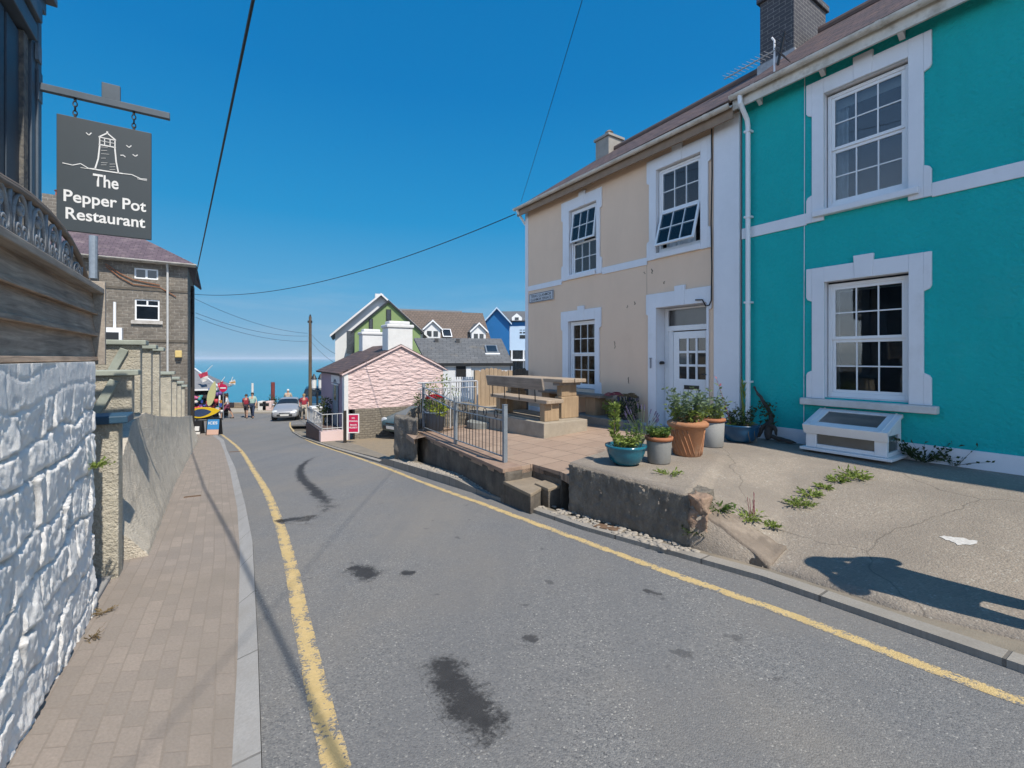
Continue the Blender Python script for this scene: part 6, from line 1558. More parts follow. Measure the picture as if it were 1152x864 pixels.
P = atF(774.5, 512); tp1 = tub('terracotta_pot', 'large terracotta pot with raised diagonal ribs and pale leafy plants', (P.x, P.y + .03, fore_z(P.x, P.y)), [(.165, 0), (.175, .01), (.215, .36), (.245, .38), (.255, .41), (.25, .44), (.225, .445), (.215, .40)], m_terra, n=36)
mb = MB()
for k in range(22):
    w0 = 2 * math.pi * k / 22; sgn_ = 1 if (k // 6) % 2 else -1
    Pp = [((.179 + .036 * f) * math.cos(w0 + sgn_ * .55 * f), (.179 + .036 * f) * math.sin(w0 + sgn_ * .55 * f), .02 + .33 * f) for f in [q / 6 for q in range(7)]]
    mb.tube(Pp, .008, 5)
mb.build('ribs', m_terra, tp1, smooth=True); mb = MB(); mb.lathe([(.24, .375), (.262, .40), (.262, .43), (.24, .45)], 36, wob=.02); mb.build('rim', m_terra, tp1, smooth=True); soil(tp1, .21, .41)
leafy(tp1, 0, .20, .48, .42, m_leaf_g, .08, 46, .5, 6, per=12); leafy(tp1, 0, .2, .25, .42, m_leaf_l, .07, 46, .8, 8); leafy(tp1, 0, .2, .16, .42, m_dry, .06, 16, .9, 18, 'dry_leaves')
P = atF(803, 503); gp2 = tub('grey_pot', 'smooth grey cylinder pot behind the large terracotta pot', (P.x, P.y + .05, fore_z(P.x, P.y)), [(.14, 0), (.15, .02), (.165, .36), (.15, .365)], m_greypot)
mb = MB(); mb.lathe([(.12, .30), (.155, .37), (.18, .375), (.182, .41), (.16, .415)], 24); mb.build('liner', m_terra2, gp2, smooth=True); soil(gp2, .15, .385); leafy(gp2, 0, .14, .5, .38, m_leaf_g, .085, 20, .6, 7, per=10); leafy(gp2, 0, .14, .24, .38, m_leaf_l, .06, 30, .6, 17)
P = lvl(834, 497, -1.28); bb = tub('blue_bowl', 'deep blue glazed bowl at the foot of the white drainpipe', (P.x, P.y + .06, -1.28), [(.17, 0), (.23, .05), (.27, .17), (.275, .24), (.285, .25), (.285, .265), (.25, .265), (.24, .22)], m_blue2); soil(bb, .24, .225)
leafy(bb, 0, .2, .38, .22, m_leaf_d, .06, 34, .45, 11); leafy(bb, 0, .2, .12, .22, m_leaf_l, .09, 8, .8, 12)
mb = MB(); rnd = random.Random(3)
mb.tube([(.05, -.05, .22), (.03, -.05, .55), (.0, -.04, .84)], [.018, .016, .008], 6)
for k in range(40): z = rnd.uniform(.25, .88); w = rnd.uniform(0, 6.28); mb.leaf((.04, -.05, z), (math.cos(w) * .25, math.sin(w) * .25, 1), .14, .018)
mb.build('spike_plant', m_leaf_l, bb); mb = MB()
for k in range(2): w = rnd.uniform(4.2, 5.2); a0 = Vector((.26 * math.cos(w), .26 * math.sin(w), .25)); mb.tube([(0, -.1, .25), a0 + Vector((0, 0, .05)), a0 * 1.05 + Vector((0, 0, -.12)), a0 * 1.06 + Vector((rnd.uniform(-.03, .03), 0, -.24))], .004, 4)
mb.build('trailing_stems', m_dry, bb); mb = MB(); mb.tube([(-.12, 0, .22), (-.22, .02, .6), (-.33, .05, .95)], .004, 4); mb.leaf((-.33, .05, .95), (-.3, 0, .6), .06, .05); mb.leaf((-.3, .04, .85), (.5, 0, .5), .06, .05); mb.build('tall_stem', m_pinkf, bb)
# flower pots against the cream wall
for px, lab, mt, u_ in ((688, 'pink hydrangea in a small dark pot against the cream wall', m_pinkf, 2.60), (716, 'faded brown flower heads over lavender against the cream wall', m_dry, 2.2)):
    P = fw(u_, .30, -1.36); q = tub('flower_pot', lab, P, [(.11, 0), (.15, .18), (.14, .18)], mk('dark_pot', (.05, .045, .045), .2, 5)); ml, mf = MB(), MB()
    flowers(ml, mf, (0, 0, .20), .22, .34, 240, 0, .07); ml.build('foliage', m_leaf_l if px < 700 else m_leaf_d, q); ml2 = MB()
    for c in ((-.1, 0, .52), (.1, .05, .5), (.02, -.1, .54)): flowers(ml2, mf, c, .09, .10, 0, 30, .05, .035)
    mf.build('flowers', mt, q)
    if px > 700:
        mb = MB()
        for k in range(26): a0 = Vector((random.uniform(-.2, .3), random.uniform(.0, .2), .05)); mb.tube([a0, a0 + Vector((random.uniform(-.1, .1), .05, .45))], .003, 4); mb.tube([a0 + Vector((0, .05, .42)), a0 + Vector((random.uniform(-.03, .03), .06, .52))], .010, 5)
        mb.build('lavender', m_vio, q)
P = atF(733, 508); lv = thing('lavender_clump', 'spiky lavender plant between the blue bowl pot and grey pot', 'plant', (P.x - .02, P.y + .4, ZF)); mb = MB(); rnd = random.Random(8)
for k in range(22): w = rnd.uniform(0, 6.28); a0 = Vector((0, 0, .0)); tip = Vector((.22 * math.cos(w), .15 * math.sin(w), rnd.uniform(.28, .52))); mb.tube([a0, a0.lerp(tip, .6) + Vector((0, 0, .04)), tip], .003, 4)
mb.build('stems', m_leaf_g, lv); mb = MB()
rnd = random.Random(8)
for k in range(22): w = rnd.uniform(0, 6.28); tip = Vector((.22 * math.cos(w), .15 * math.sin(w), rnd.uniform(.28, .52))); mb.tube([tip, tip * 1.14], .008, 5)
mb.build('flower_spikes', m_vio, lv)
# old vine trunk on the teal wall
vt = thing('vine_trunk', 'gnarled old climber trunk against the teal wall beside the drainpipe', 'climber', FO, FRZ)
m_bark = mk('vine_bark', (.10, .085, .075), .5, 14, .95, .9, 40, .02)
V = [fw(-.20, .05, -.55), ]
mb = MB()
loc = [(-.22, .06, -.45), (-.33, .07, -.62), (-.48, .08, -.80), (-.55, .12, -.98), (-.50, .18, -1.12), (-.56, .22, -1.27)]
mb.tube(loc, [.016, .022, .03, .045, .055, .06], 9); mb.tube([(-.52, .14, -1.0), (-.40, .16, -1.1), (-.34, .2, -1.27)], [.04, .035, .04], 8); mb.tube([(-.55, .2, -1.2), (-.75, .22, -1.24), (-.95, .2, -1.25)], [.045, .035, .02], 8); mb.tube([(-.5, .18, -1.05), (-.62, .2, -1.02), (-.66, .2, -1.2)], [.03, .03, .03], 8)
o = mb.build('trunk', m_bark, vt, smooth=True)
dm = bpy.data.textures.new('bark', 'CLOUDS'); dm.noise_scale = .05; sd = o.modifiers.new('sub', 'SUBSURF'); sd.levels = sd.render_levels = 2; dp = o.modifiers.new('disp', 'DISPLACE'); dp.texture = dm; dp.strength = .05
mb = MB(); rnd = random.Random(6)
for k in range(60): mb.leaf((rnd.uniform(-.62, -.36), rnd.uniform(.08, .22), rnd.uniform(-1.05, -.70)), (rnd.uniform(-1, 1), rnd.uniform(0, 1), rnd.uniform(-.5, .8)), .07, .04)
mb.build('leaves', m_leaf_d, vt)
# white cold frame under the teal window
cf = thing('cold_frame', 'white glazed cold frame with sloping lid under the lower teal window', 'cold frame', FO, FRZ)
b0 = bpt(900, 505.6, -1.275); b1 = bpt(1002.6, 522, -1.275); X0, X1 = b1.x, b0.x; YF = (b0.y + b1.y) / 2
zf0 = (403 - 492) / F * (fw(X0 + .08, YF)).y * .98; zfh = -.845; zbk = -.72
zfh = ((403 - 487) / F * (fw((FI @ at(994, 487, 5)).x if False else X0 + .08, YF - .03)).y)
mb = MB(); mb.box(X0, X1, .03, YF, -1.262, -1.225); mb.build('base_board', m_pvc, cf, bevel=.006)
y1 = YF - .05; x0, x1 = X0 + .06, X1 - .06; zt = zfh - .05
mb = MB(); mb.box(x0, x0 + .13, y1 - .06, y1, -1.223, zt); mb.box(x1 - .13, x1, y1 - .06, y1, -1.223, zt); mb.box(x0 + .13, x1 - .13, y1 - .06, y1 - .004, -1.223, -1.17); mb.box(x0 + .13, x1 - .13, y1 - .06, y1 - .004, zt - .05, zt)
for x in (x0, x1 - .06):
    mb.box(x, x + .06, .035, y1 - .062, -1.223, -1.17); mb.prism([(x, .035, zt), (x, y1 - .062, zt), (x, .035, zbk - .04)], (.06, 0, 0)); mb.box(x, x + .06, .035, .10, -1.17, zt)
mb.build('carcass', m_pvc, cf, bevel=.005)
mb = MB(); mb.box(x0 + .12, x1 - .12, y1 - .04, y1 - .03, -1.175, zt - .045); mb.box(x0 + .02, x0 + .03, .09, y1 - .05, -1.175, zt); mb.box(x1 - .03, x1 - .02, .09, y1 - .05, -1.175, zt); mb.build('glass', glass_mat('cold_frame_glass', (.15, .17, .17), .12), cf)
ang = math.atan2(zbk - zfh, YF - .02)
Ml = Matrix.Translation((0, YF - .015, zfh)) @ Matrix.Rotation(-ang, 4, 'X'); Ll = math.hypot(zbk - zfh, YF - .05)
mb = MB(); a0, a1 = x0 - .02, x1 + .02; mb.box(a0, a0 + .14, -Ll, 0, -.03, .012, Ml); mb.box(a1 - .14, a1, -Ll, 0, -.03, .012, Ml); mb.box(a0 + .14, a1 - .14, -.10, 0, -.03, .012, Ml); mb.box(a0 + .14, a1 - .14, -Ll, -Ll + .07, -.03, .012, Ml)
mb.box(a0, a1, .001, .026, -.115, .014, Ml); mb.box(a0 + .055, a0 + .075, -Ll, -.0, .013, .022, Ml); mb.box(a1 - .075, a1 - .055, -Ll, -.0, .013, .022, Ml); mb.build('lid', m_pvc, cf, bevel=.005)
mb = MB(); mb.box(a0 + .13, a1 - .13, -Ll + .06, -.09, -.016, -.006, Ml); mb.build('lid_glass', glass_mat('lid_glass', (.13, .135, .125), .25), cf)

# weeds in the cracks
for px, py, n, h, lab in ((962, 537, 60, .14, 'large leafy weed in the forecourt crack nearest the cold frame'), (944, 541, 40, .09, 'spreading weed in the forecourt crack in front of the cold frame'), (912, 557, 40, .10, 'weed with yellow flower halfway along the forecourt crack'), (900, 568, 50, .11, 'broad leafy weed halfway along the forecourt crack'), (928, 549, 26, .06, 'thin trailing weeds along the forecourt crack'), (844, 584, 34, .10, 'pale green weed with red stalks at the lower end of the crack'), (867, 592, 26, .07, 'smallest weed at the corner of the broken slab'), (807, 573, 44, .14, 'dark leafy weed growing beside the pink boulder'), (753, 534, 22, .14, 'thin weed in front of the grey pot')):
    P = fore(px, py)
    weed('crack_weed', lab, P, n, h, h * 1.1, m_leaf_l if px != 807 else m_leaf, .02, .45, ll=.055)
P = fore(846, 580); mb = MB()
for k in range(6): q = Vector((random.uniform(-.04, .04), random.uniform(-.03, .03), 0)); mb.tube([q, q + Vector((random.uniform(-.03, .03), 0, random.uniform(.12, .24)))], .0025, 4)
o = mb.build('dry_stalks', m_pinkf); o.location = P; tag(o, 'thin reddish dry stalks standing over the forecourt crack', 'weed')
P = gnd(786, 607, .12); w = weed('ivy_tuft', 'brown green creeper hanging at the corner under the boulder', P + Vector((.02, .05, .05)), 60, .17, .12, m_leaf_d, .02, .3, ll=.04)
P = fw(-2.35, .10, -1.27); weed('wall_plant', 'dark leafy plant at the right corner of the cold frame', P, 70, .36, .16, m_leaf_d, .035, 1.0, ll=.07); P = fw(-2.62, .08, -1.27); weed('wall_plant', 'sparse thin weed on the white plinth right of the cold frame', P, 18, .40, .08, m_leaf_d, .03, 1.5, ll=.05)
mb = MB(); rp = random.Random(5); pts_ = [(1056, 604), (1062, 603), (1070, 604), (1076, 605), (1084, 605.5), (1090, 608), (1100, 609), (1099, 612), (1091, 613.5), (1083, 613), (1077, 613.5), (1071, 610), (1064, 608)]
pts_ = [p for a, b in zip(pts_, pts_[1:] + pts_[:1]) for p in (a, ((a[0] + b[0]) / 2 + rp.uniform(-1.2, 1.2), (a[1] + b[1]) / 2 + rp.uniform(-.7, .7)))]
mb.poly([fore(*p) + Vector((0, 0, .004)) for p in pts_]); o = mb.build('paint_patch', mk('worn_white_paint', (.62, .60, .57), .3, 40, .9), None); o['kind'] = 'structure'
# small green tree in the yard (behind railing)
p = at(497, 452, 12.5); tr = thing('small_tree', 'small sparse leafy shrub in front of the pink gable', 'tree', (p.x, p.y, -2.3)); mb = MB(); mb.tube([(0, 0, 0), (.02, 0, .7), (0, 0, 1.2)], [.03, .025, .012], 6)
rnd = random.Random(10); tips = []
for k in range(8): w = rnd.uniform(0, 6.28); q = Vector((.32 * math.cos(w), .2 * math.sin(w), rnd.uniform(1.35, 1.75))); mb.tube([(0, 0, 1.0 + .05 * k * .5), q * .6 + Vector((0, 0, .52)), q], [.012, .008, .004], 5); tips.append(q)
mb.build('trunk', m_dry, tr); mb = MB()
for q in tips:
    for k in range(26): d = Vector((rnd.gauss(0, 1), rnd.gauss(0, 1), rnd.gauss(0, 1))).normalized(); mb.leaf(q + d * rnd.uniform(.02, .14), d, .09, .035)
mb.build('crown', m_leaf_l, tr)
# ------------------------------------------------------------------ cars
m_tyre = mk('tyre_rubber', (.02, .02, .02), .2, 8, .85); m_rim = plain('wheel_rim', (.35, .36, .38), .3, .5, .7); m_lamp = plain('headlamp_glass', (.55, .58, .6), .15, .7); m_plate = plain('number_plate', (.6, .6, .58), .5)
def car(name, label, loc, rz, paint, roof_paint=None, L=4.1, Wd=1.74, Ht=1.45, tall=False, group=None):
    """front faces local -y, origin on the ground under the front bumper's middle"""
    t = thing(name, label, 'car', loc, rz); w = Wd / 2
    # stations: y, half width, bottom, shoulder z, upper half width, top z
    if tall: st_ = [(0, w * .80, .30, .62, w * .72, .70), (.12, w * .94, .22, .78, w * .86, .90), (.9, w, .20, .92, w * .88, 1.05), (1.15, w, .20, .95, w * .84, 1.12), (1.75, w, .2, .97, w * .74, Ht), (2.6, w, .2, .98, w * .75, Ht + .02), (L - .25, w, .2, .98, w * .72, Ht - .05), (L, w * .92, .3, .85, w * .75, .95)]
    else: st_ = [(0, w * .70, .30, .50, w * .62, .56), (.10, w * .88, .22, .60, w * .78, .68), (.35, w * .97, .18, .68, w * .84, .80), (1.05, w, .18, .82, w * .86, .94), (1.25, w, .18, .86, w * .82, 1.0), (1.95, w, .18, .90, w * .68, Ht - .03), (2.6, w, .18, .92, w * .69, Ht), (L - .75, w, .18, .92, w * .66, Ht - .08), (L - .2, w * .97, .2, .90, w * .72, 1.0), (L, w * .88, .3, .75, w * .75, .85)]
    mb = MB(); rings = []
    for y, hw, zb, zs_, uw, zt in st_:
        R_ = [(hw * .93, zb), (hw, zb + (zs_ - zb) * .35), (hw * .99, zs_), (uw, zt - .05), (uw * .85, zt), (0, zt + .025)]
        full = [(-x, z) for x, z in R_] + [(x, z) for x, z in R_[::-1][1:]]
        rings.append(mb.pts([(x, y, z) for x, z in full]))
    m = 11
    i0, i1 = (3, 4) if tall else (4, 5)
    last = len(st_) - 1
    for n_, (a, b_) in enumerate(zip(rings, rings[1:])):
        for k in range(m - 1):
            mb.m = 0
            if n_ == i0 and 3 <= k <= 6: mb.m = 1
            elif n_ == last - 2 and 3 <= k <= 6 and not tall: mb.m = 3
            elif n_ in ((i1, i1 + 1) if not tall else (i1, i1 + 1)) and k in (2, 7): mb.m = 2
            mb.face([a + k, b_ + k, b_ + k + 1, a + k + 1])
        mb.m = 0; mb.face([a + m - 1, b_ + m - 1, b_, a])
    mb.face([rings[0] + k for k in range(m)]); mb.face([rings[-1] + k for k in range(m)][::-1])
    tmp = mb.build('body', [paint, m_dkglass, m_dkglass, m_dkglass], None, smooth=True)
    bm = bmesh.new(); bm.from_mesh(tmp.data); bmesh.ops.recalc_face_normals(bm, faces=bm.faces); bm.to_mesh(tmp.data); bm.free()
    sd = tmp.modifiers.new('sub', 'SUBSURF'); sd.levels = 2; sd.render_levels = 2
    full = bpy.data.meshes.new_from_object(tmp.evaluated_get(bpy.context.evaluated_depsgraph_get())); bpy.data.objects.remove(tmp)
    for mi, nm in ((0, 'body'), (1, 'windscreen'), (2, 'side_window'), (3, 'rear_window')):
        bm = bmesh.new(); bm.from_mesh(full); bmesh.ops.delete(bm, geom=[f for f in bm.faces if f.material_index != mi], context='FACES')
        if not bm.faces: bm.free(); continue
        sides = (None,) if mi != 2 else (-1, 1)
        for sd_ in sides:
            b2 = bm.copy()
            if sd_: bmesh.ops.delete(b2, geom=[f for f in b2.faces if f.calc_center_median().x * sd_ < 0], context='FACES')
            for f in b2.faces: f.material_index = 0; f.smooth = True
            me = bpy.data.meshes.new(nm); b2.to_mesh(me); b2.free(); me.materials.append(paint if mi == 0 else m_dkglass)
            o = bpy.data.objects.new(nm, me); COL.objects.link(o); o.parent = t
        bm.free()
    a, b_ = st_[i0], st_[i1]
    for s in (-1, 1):
        mb = MB(); y0 = .06 if not tall else .05; mb.lathe([(.01, -.03), (.13, -.02), (.15, .03), (.10, .05)], 12, (0, 0, 0), 1.25, .8)
        M = Matrix.Translation((s * w * .70, .15 if not tall else .06, .62 if not tall else .74)) @ Matrix.Rotation(R(78), 4, 'X') @ Matrix.Rotation(R(0), 4, 'Y'); mb.v = [tuple(M @ Vector(p)) for p in mb.v]; mb.build('headlight', m_lamp, t, smooth=True)
        mb = MB(); mb.lathe([(.02, -.05), (.09, -.03), (.1, .03), (.03, .06)], 10, (s * (w + .08), a[0] + .45, a[3] + .1), 1.1, .6); mb.build('wing_mirror', paint, t, smooth=True)
        for y in (.78, L - .75):
            mb = MB(); M = Matrix.Translation((s * (w - .19), y, .31)) @ Matrix.Rotation(R(90), 4, 'Y'); mb.lathe([(.2, -.1), (.30, -.1), (.315, -.05), (.315, .18), (.30, .2), (.2, .2)], 20); mb.v = [tuple(M @ Vector((p[0], p[1], p[2] * s))) for p in mb.v]; wh = mb.build('wheel', m_tyre, t, smooth=True)
            mb = MB(); mb.lathe([(.02, .205), (.2, .20), (.21, .18)], 14); mb.v = [tuple(M @ Vector((p[0], p[1], p[2] * s))) for p in mb.v]; mb.build('rim', m_rim, wh)
    mb = MB(); mb.box(-w * .55, w * .55, -.02, .05, .34, .46); mb.box(-w * .4, w * .4, -.0, .08, .52, .57); mb.build('grille', m_dark, t)
    mb = MB(); mb.box(-.26, .26, -.045, -.022, .36, .46); mb.build('number_plate', m_plate, t)
    if roof_paint: mb = MB(); c, d = st_[i1], st_[-3]; mb.box(-c[4] * .8, c[4] * .8, c[0] + .05, d[0] - .05, Ht + .02, Ht + .05); mb.build('roof_panel', roof_paint, t)
    return t
def paint(name, c, metal=.3): 
    m = plain(name, c, .3, .6, metal); b_ = m.node_tree.nodes['Principled BSDF']; b_.inputs['Coat Weight'].default_value = .25; b_.inputs['Coat Roughness'].default_value = .08; return m
cs = gnd(320, 474); car('parked_car', 'small silver hatchback facing up the street at the bend', (cs.x, cs.y, cs.z), R(19), paint('silver_paint', (.42, .43, .45), .4), L=3.7, Wd=1.68, Ht=1.42)
cs = gnd(350, 470); car('parked_van', 'dark blue people carrier behind the silver car', (cs.x - .8, cs.y + 2.0, cs.z), R(19), paint('blue_van_paint', (.02, .07, .13), .1), L=4.6, Wd=1.85, Ht=2.0, tall=True)
cs = gnd(431, 495, .05); car('parked_car', 'blue grey saloon half hidden behind the dark stone pillar', (cs.x + .25, cs.y + .2, cs.z), R(38) * -1, paint('teal_grey_paint', (.028, .095, .125), .1), L=4.3)

# ------------------------------------------------------------------ people
m_skin = mk('skin', (.50, .30, .21), .08, 6, .6); m_hair_b = mk('brown_hair', (.06, .035, .02), .3, 20, .7); m_hair_g = mk('fair_hair', (.35, .25, .13), .3, 20, .7)
def cloth(name, c): return mk(name, c, .15, 9, .85, .2, 60)
def skin_mesh(name, V, E, Rr, mat, parent, root=0, levels=1):
    me = bpy.data.meshes.new(name); me.from_pydata(V, E, []); me.materials.append(mat); o = bpy.data.objects.new(name, me); COL.objects.link(o); o.parent = parent
    o.modifiers.new('skin', 'SKIN'); 
    if not me.skin_vertices: me.attributes.new('skin', 'FLOAT', 'POINT') if False else None
    sk = me.skin_vertices[0].data if me.skin_vertices else None
    if sk:
        for i, r in enumerate(Rr): sk[i].radius = (r, r) if not isinstance(r, tuple) else r
        sk[root].use_root = True
    s = o.modifiers.new('sub', 'SUBSURF'); s.levels = s.render_levels = levels
    return o
def person(label, loc, rz, top, legs, hair, h=1.7, stride=.25, armf=.2, bag=None, hat=None, cam=False, long_legs=True, fine=False, levels=1, lean=0.0):
    """faces local -y; body one skinned surface, clothes and hair as children"""
    t = thing('person', label, 'person', loc, rz); k = h / 1.7; lv = levels
    J = {'pel': (0, 0, .93), 'bel': (0, -.01, 1.08), 'che': (0, .0 - lean * .5, 1.28), 'nk': (0, -lean * .8, 1.45), 'hd0': (0, -.01 - lean, 1.54), 'hd1': (0, -.015 - lean, 1.62), 'hd2': (0, -.005 - lean, 1.69)}
    for s, n in ((-1, 'l'), (1, 'r')):
        st2 = stride * s
        J[n + 'hip'] = (s * .10, 0, .90); J[n + 'kne'] = (s * .11, -st2 * .5 - .02, .50); J[n + 'ank'] = (s * .11, -st2 * .7 + .04, .09); J[n + 'toe'] = (s * .125, -st2 * .7 - .12, .035)
        J[n + 'sho'] = (s * .18, -lean * .7, 1.40); 
        if cam: J[n + 'elb'] = (s * .25, -.08 - lean, 1.14); J[n + 'wri'] = (s * .10, -.20 - lean, 1.34); J[n + 'han'] = (s * .05, -.20 - lean, 1.40)
        else: J[n + 'elb'] = (s * .26, .05 - armf * s * .3, 1.14); J[n + 'wri'] = (s * .25, -.05 - armf * s, .92); J[n + 'han'] = (s * .24, -.07 - armf * s * 1.1, .83)
    rad = {'pel': (.15, .11), 'bel': (.135, .10), 'che': (.165, .11), 'nk': .055, 'hd0': .075, 'hd1': .092, 'hd2': .07, 'hip': .088, 'kne': .058, 'ank': .038, 'toe': .034, 'sho': .062, 'elb': .043, 'wri': .030, 'han': .036}
    keys = list(J); ix = {n: i for i, n in enumerate(keys)}
    E = [('pel', 'bel'), ('bel', 'che'), ('che', 'nk'), ('nk', 'hd0'), ('hd0', 'hd1'), ('hd1', 'hd2')]
    for n in 'lr': E += [('pel', n + 'hip'), (n + 'hip', n + 'kne'), (n + 'kne', n + 'ank'), (n + 'ank', n + 'toe'), ('che', n + 'sho'), (n + 'sho', n + 'elb'), (n + 'elb', n + 'wri'), (n + 'wri', n + 'han')]
    rr = lambda n: rad.get(n) or rad[n[1:]]
    def mesh(nm, names, mat, grow):
        nset = [n for n in keys if n in names]; id2 = {n: i for i, n in enumerate(nset)}
        r_ = []
        for n in nset:
            r0 = rr(n); r_.append(tuple(x * k * grow for x in r0) if isinstance(r0, tuple) else r0 * k * grow)
        root = id2.get('pel', id2.get('che', 0))
        return skin_mesh(nm, [tuple(c * k for c in J[n]) for n in nset], [(id2[a], id2[b_]) for a, b_ in E if a in id2 and b_ in id2], r_, mat, t, root, lv)
    mesh('body', keys, m_skin, 1.0)
    mesh('shirt', ['pel', 'bel', 'che', 'lsho', 'rsho', 'lelb', 'relb'], top, 1.30)
    mesh('trousers', ['pel', 'lhip', 'rhip', 'lkne', 'rkne'] + (['lank', 'rank'] if long_legs else []), legs, 1.22)
    mb = MB(); c = Vector(J['hd1']) * k + Vector((0, .015, .02)); mb.lathe([(.04, -.10), (.095, -.06), (.108, 0), (.09, .06), (.05, .095), (.01, .105)], 14, c); mb.v = [(x, y + (.02 if z < c.z else 0), z) for x, y, z in mb.v]; mb.build('hair', hat or hair, t, smooth=True)
    for s in (-1, 1):
        q = Vector(J[('l' if s < 0 else 'r') + 'toe']) * k; a_ = Vector(J[('l' if s < 0 else 'r') + 'ank']) * k; mb = MB(); mb.tube([a_ + Vector((0, .05, -.045)), a_ + Vector((0, -.03, -.05)), q + Vector((0, -.03, 0))], [.035 * k, .046 * k, .035 * k], 8); mb.build('shoe', m_dark, t, smooth=True)
    mb = MB(); f = Vector(J['hd1']) * k; mb.tube([f + Vector((0, -.088, .015)), f + Vector((0, -.108, -.012)), f + Vector((0, -.09, -.02))], [.008, .013, .010], 6); mb.build('nose', m_skin, t, smooth=True)
    return t
def pt(px, py): p = gnd(px, py); return (p.x, p.y, p.z)
W1 = cloth('white_cotton', (.6, .62, .65)); Rd = cloth('dark_red_top', (.30, .03, .05)); Gn = cloth('pale_green_top', (.35, .5, .45)); Nv = cloth('navy_cloth', (.03, .045, .09)); Dk = cloth('dark_cloth', (.04, .035, .045)); Kh = cloth('khaki_cloth', (.30, .25, .18)); Pk = cloth('plum_cloth', (.22, .05, .10)); Bg = cloth('beige_cloth', (.45, .40, .33))
person('walker in white top and dark bag heading across the junction by the beach shop', pt(255, 471), R(-60), W1, Pk, m_hair_b, 1.72, .5, .2, long_legs=False)
person('walker in dark red top on the left of a pair crossing the junction', pt(277, 470), R(15), Rd, Dk, m_hair_b, 1.66, .35, .2, long_legs=False)
person('walker in pale green top on the right of a pair crossing the junction', pt(284, 470), R(15), Gn, Nv, m_hair_b, 1.78, .4, .2)
person('cyclist like walker in dark red top standing beside the dark van', pt(342, 472), R(30), Rd, Bg, m_hair_g, 1.75, .2, .1)
person('person in pale top and hat standing behind the silver car', pt(324, 464), R(20), Bg, Nv, m_hair_g, 1.8, .1, .1, hat=cloth('white_hat', (.65, .65, .65)))
# bag held by the first walker
p = Vector(pt(255, 471)); bgm = MB(); bgm.box(-.16, .16, -.06, .06, .0, .36); o = bgm.build('shoulder_bag', Dk, bevel=.03); o.location = p + Vector((.32, .05, .78)); tag(o, 'dark shoulder bag carried by the walker in white', 'bag')
# person standing just outside the picture on the right, whose shadow falls on the forecourt
SUN_AZ = R(51); SUN_EL = R(52)
Hh = 1.78; hs_ = fore(928, 634); px_, py_ = 3.2, 2.4
for _ in range(8):
    zf_ = fore_z(px_, py_); run = (zf_ + Hh - .06 - hs_.z) / math.tan(SUN_EL); px_, py_ = hs_.x + math.cos(SUN_AZ) * run, hs_.y - math.sin(SUN_AZ) * run
print('STANDER', px_, py_, zf_, 'screen x', 576 + 512 * px_ / py_)
person('person with raised camera standing on the forecourt edge', (px_, py_, fore_z(px_, py_)), R(-142), Nv, Kh, m_hair_b, Hh, .06, .1, cam=True, levels=2)

# ------------------------------------------------------------------ beach shop and seafront
m_canvas = mk('grey_felt_roof', (.20, .21, .23), .15, 3, .85)
a = gnd(217, 474); Ys = a.y + 1.0
bs = thing('beach_shop', 'dark fronted beach shop with grey pitched roof at the end of the street', 'kiosk', (at(217, 470, Ys).x, Ys, 0), R(24))
zb = G(at(217, 470, Ys).x, Ys); k = Ys / F
zr = 36 * -1 / F * Ys * 0 + (403 - 420) * k; ze2 = (403 - 437) * k
mb = MB(); mb.box(-6, 1.15, 1.2, 5, zb - .3, ze2); mb.build('wall', m_dark, bs)
roof_slab('roof', m_canvas, bs, [(-6, -.1, ze2 - .1), (1.7, -.1, ze2 - .1), (-.4, 2.6, zr + .25), (-6, 2.6, zr + .25)], .06)
roof_slab('roof', m_canvas, bs, [(1.7, 5.2, ze2 - .1), (1.7, -.1, ze2 - .1), (-.4, 2.6, zr + .25), (-.4, 2.61, zr + .25)], .06)
mb = MB(); mb.bar((-6, -.12, ze2 - .1), (1.7, -.12, ze2 - .1), .05, .12); mb.bar((1.72, -.12, ze2 - .06), (-.4, 2.55, zr + .30), .08); mb.build('white_trim', m_pvc, bs)
for x in (-.2, 1.6): mb = MB(); mb.box(x - .05, x + .05, -.08, .02, zb - .2, ze2 - .1); mb.build('post', m_pvc, bs)
# hanging and stacked beach goods in front of it
cols = [('beach_ball_red', (.5, .05, .06)), ('goods_pink', (.5, .12, .25)), ('goods_orange', (.5, .22, .04)), ('goods_purple', (.12, .06, .25)), ('goods_teal', (.02, .25, .28)), ('goods_blue', (.03, .08, .35)), ('goods_white', (.6, .6, .6))]
gm = [plain(n, c, .6) for n, c in cols]; rnd = random.Random(21)
nmz = ['red', 'pink', 'orange', 'purple', 'teal', 'blue', 'white']
for i in range(44):
    px = rnd.uniform(218, 252); py = rnd.uniform(446, 464) if px < 236 else rnd.uniform(438, 466); Y = Ys - .3 + rnd.uniform(-.3, .2); p = at(px, py, Y); c = i % 7; r = rnd.uniform(.07, .15)
    mb = MB(); typ = i % 3
    if typ == 0: mb.lathe([(r * .2, -r), (r * .8, -r * .6), (r, 0), (r * .8, r * .6), (r * .2, r)], 12)
    elif typ == 1: mb.lathe([(r * .6, -r), (r, r), (r * .9, r), (r * .85, r * .9)], 12)
    else: mb.prism([(-r, 0, r), (r, 0, r), (r * .8, 0, -r * 1.6), (-r * .7, 0, -r * 1.5)], (0, .05, 0))
    o = mb.build(('beach_ball', 'sand_bucket', 'hanging_towel')[typ], gm[c], smooth=typ < 2); o.location = p
    tag(o, nmz[c] + (' beach ball', ' sand bucket', ' hanging towel')[typ] + ' among the bright goods outside the beach shop', ('ball', 'bucket', 'towel')[typ], 'beach goods outside the shop')
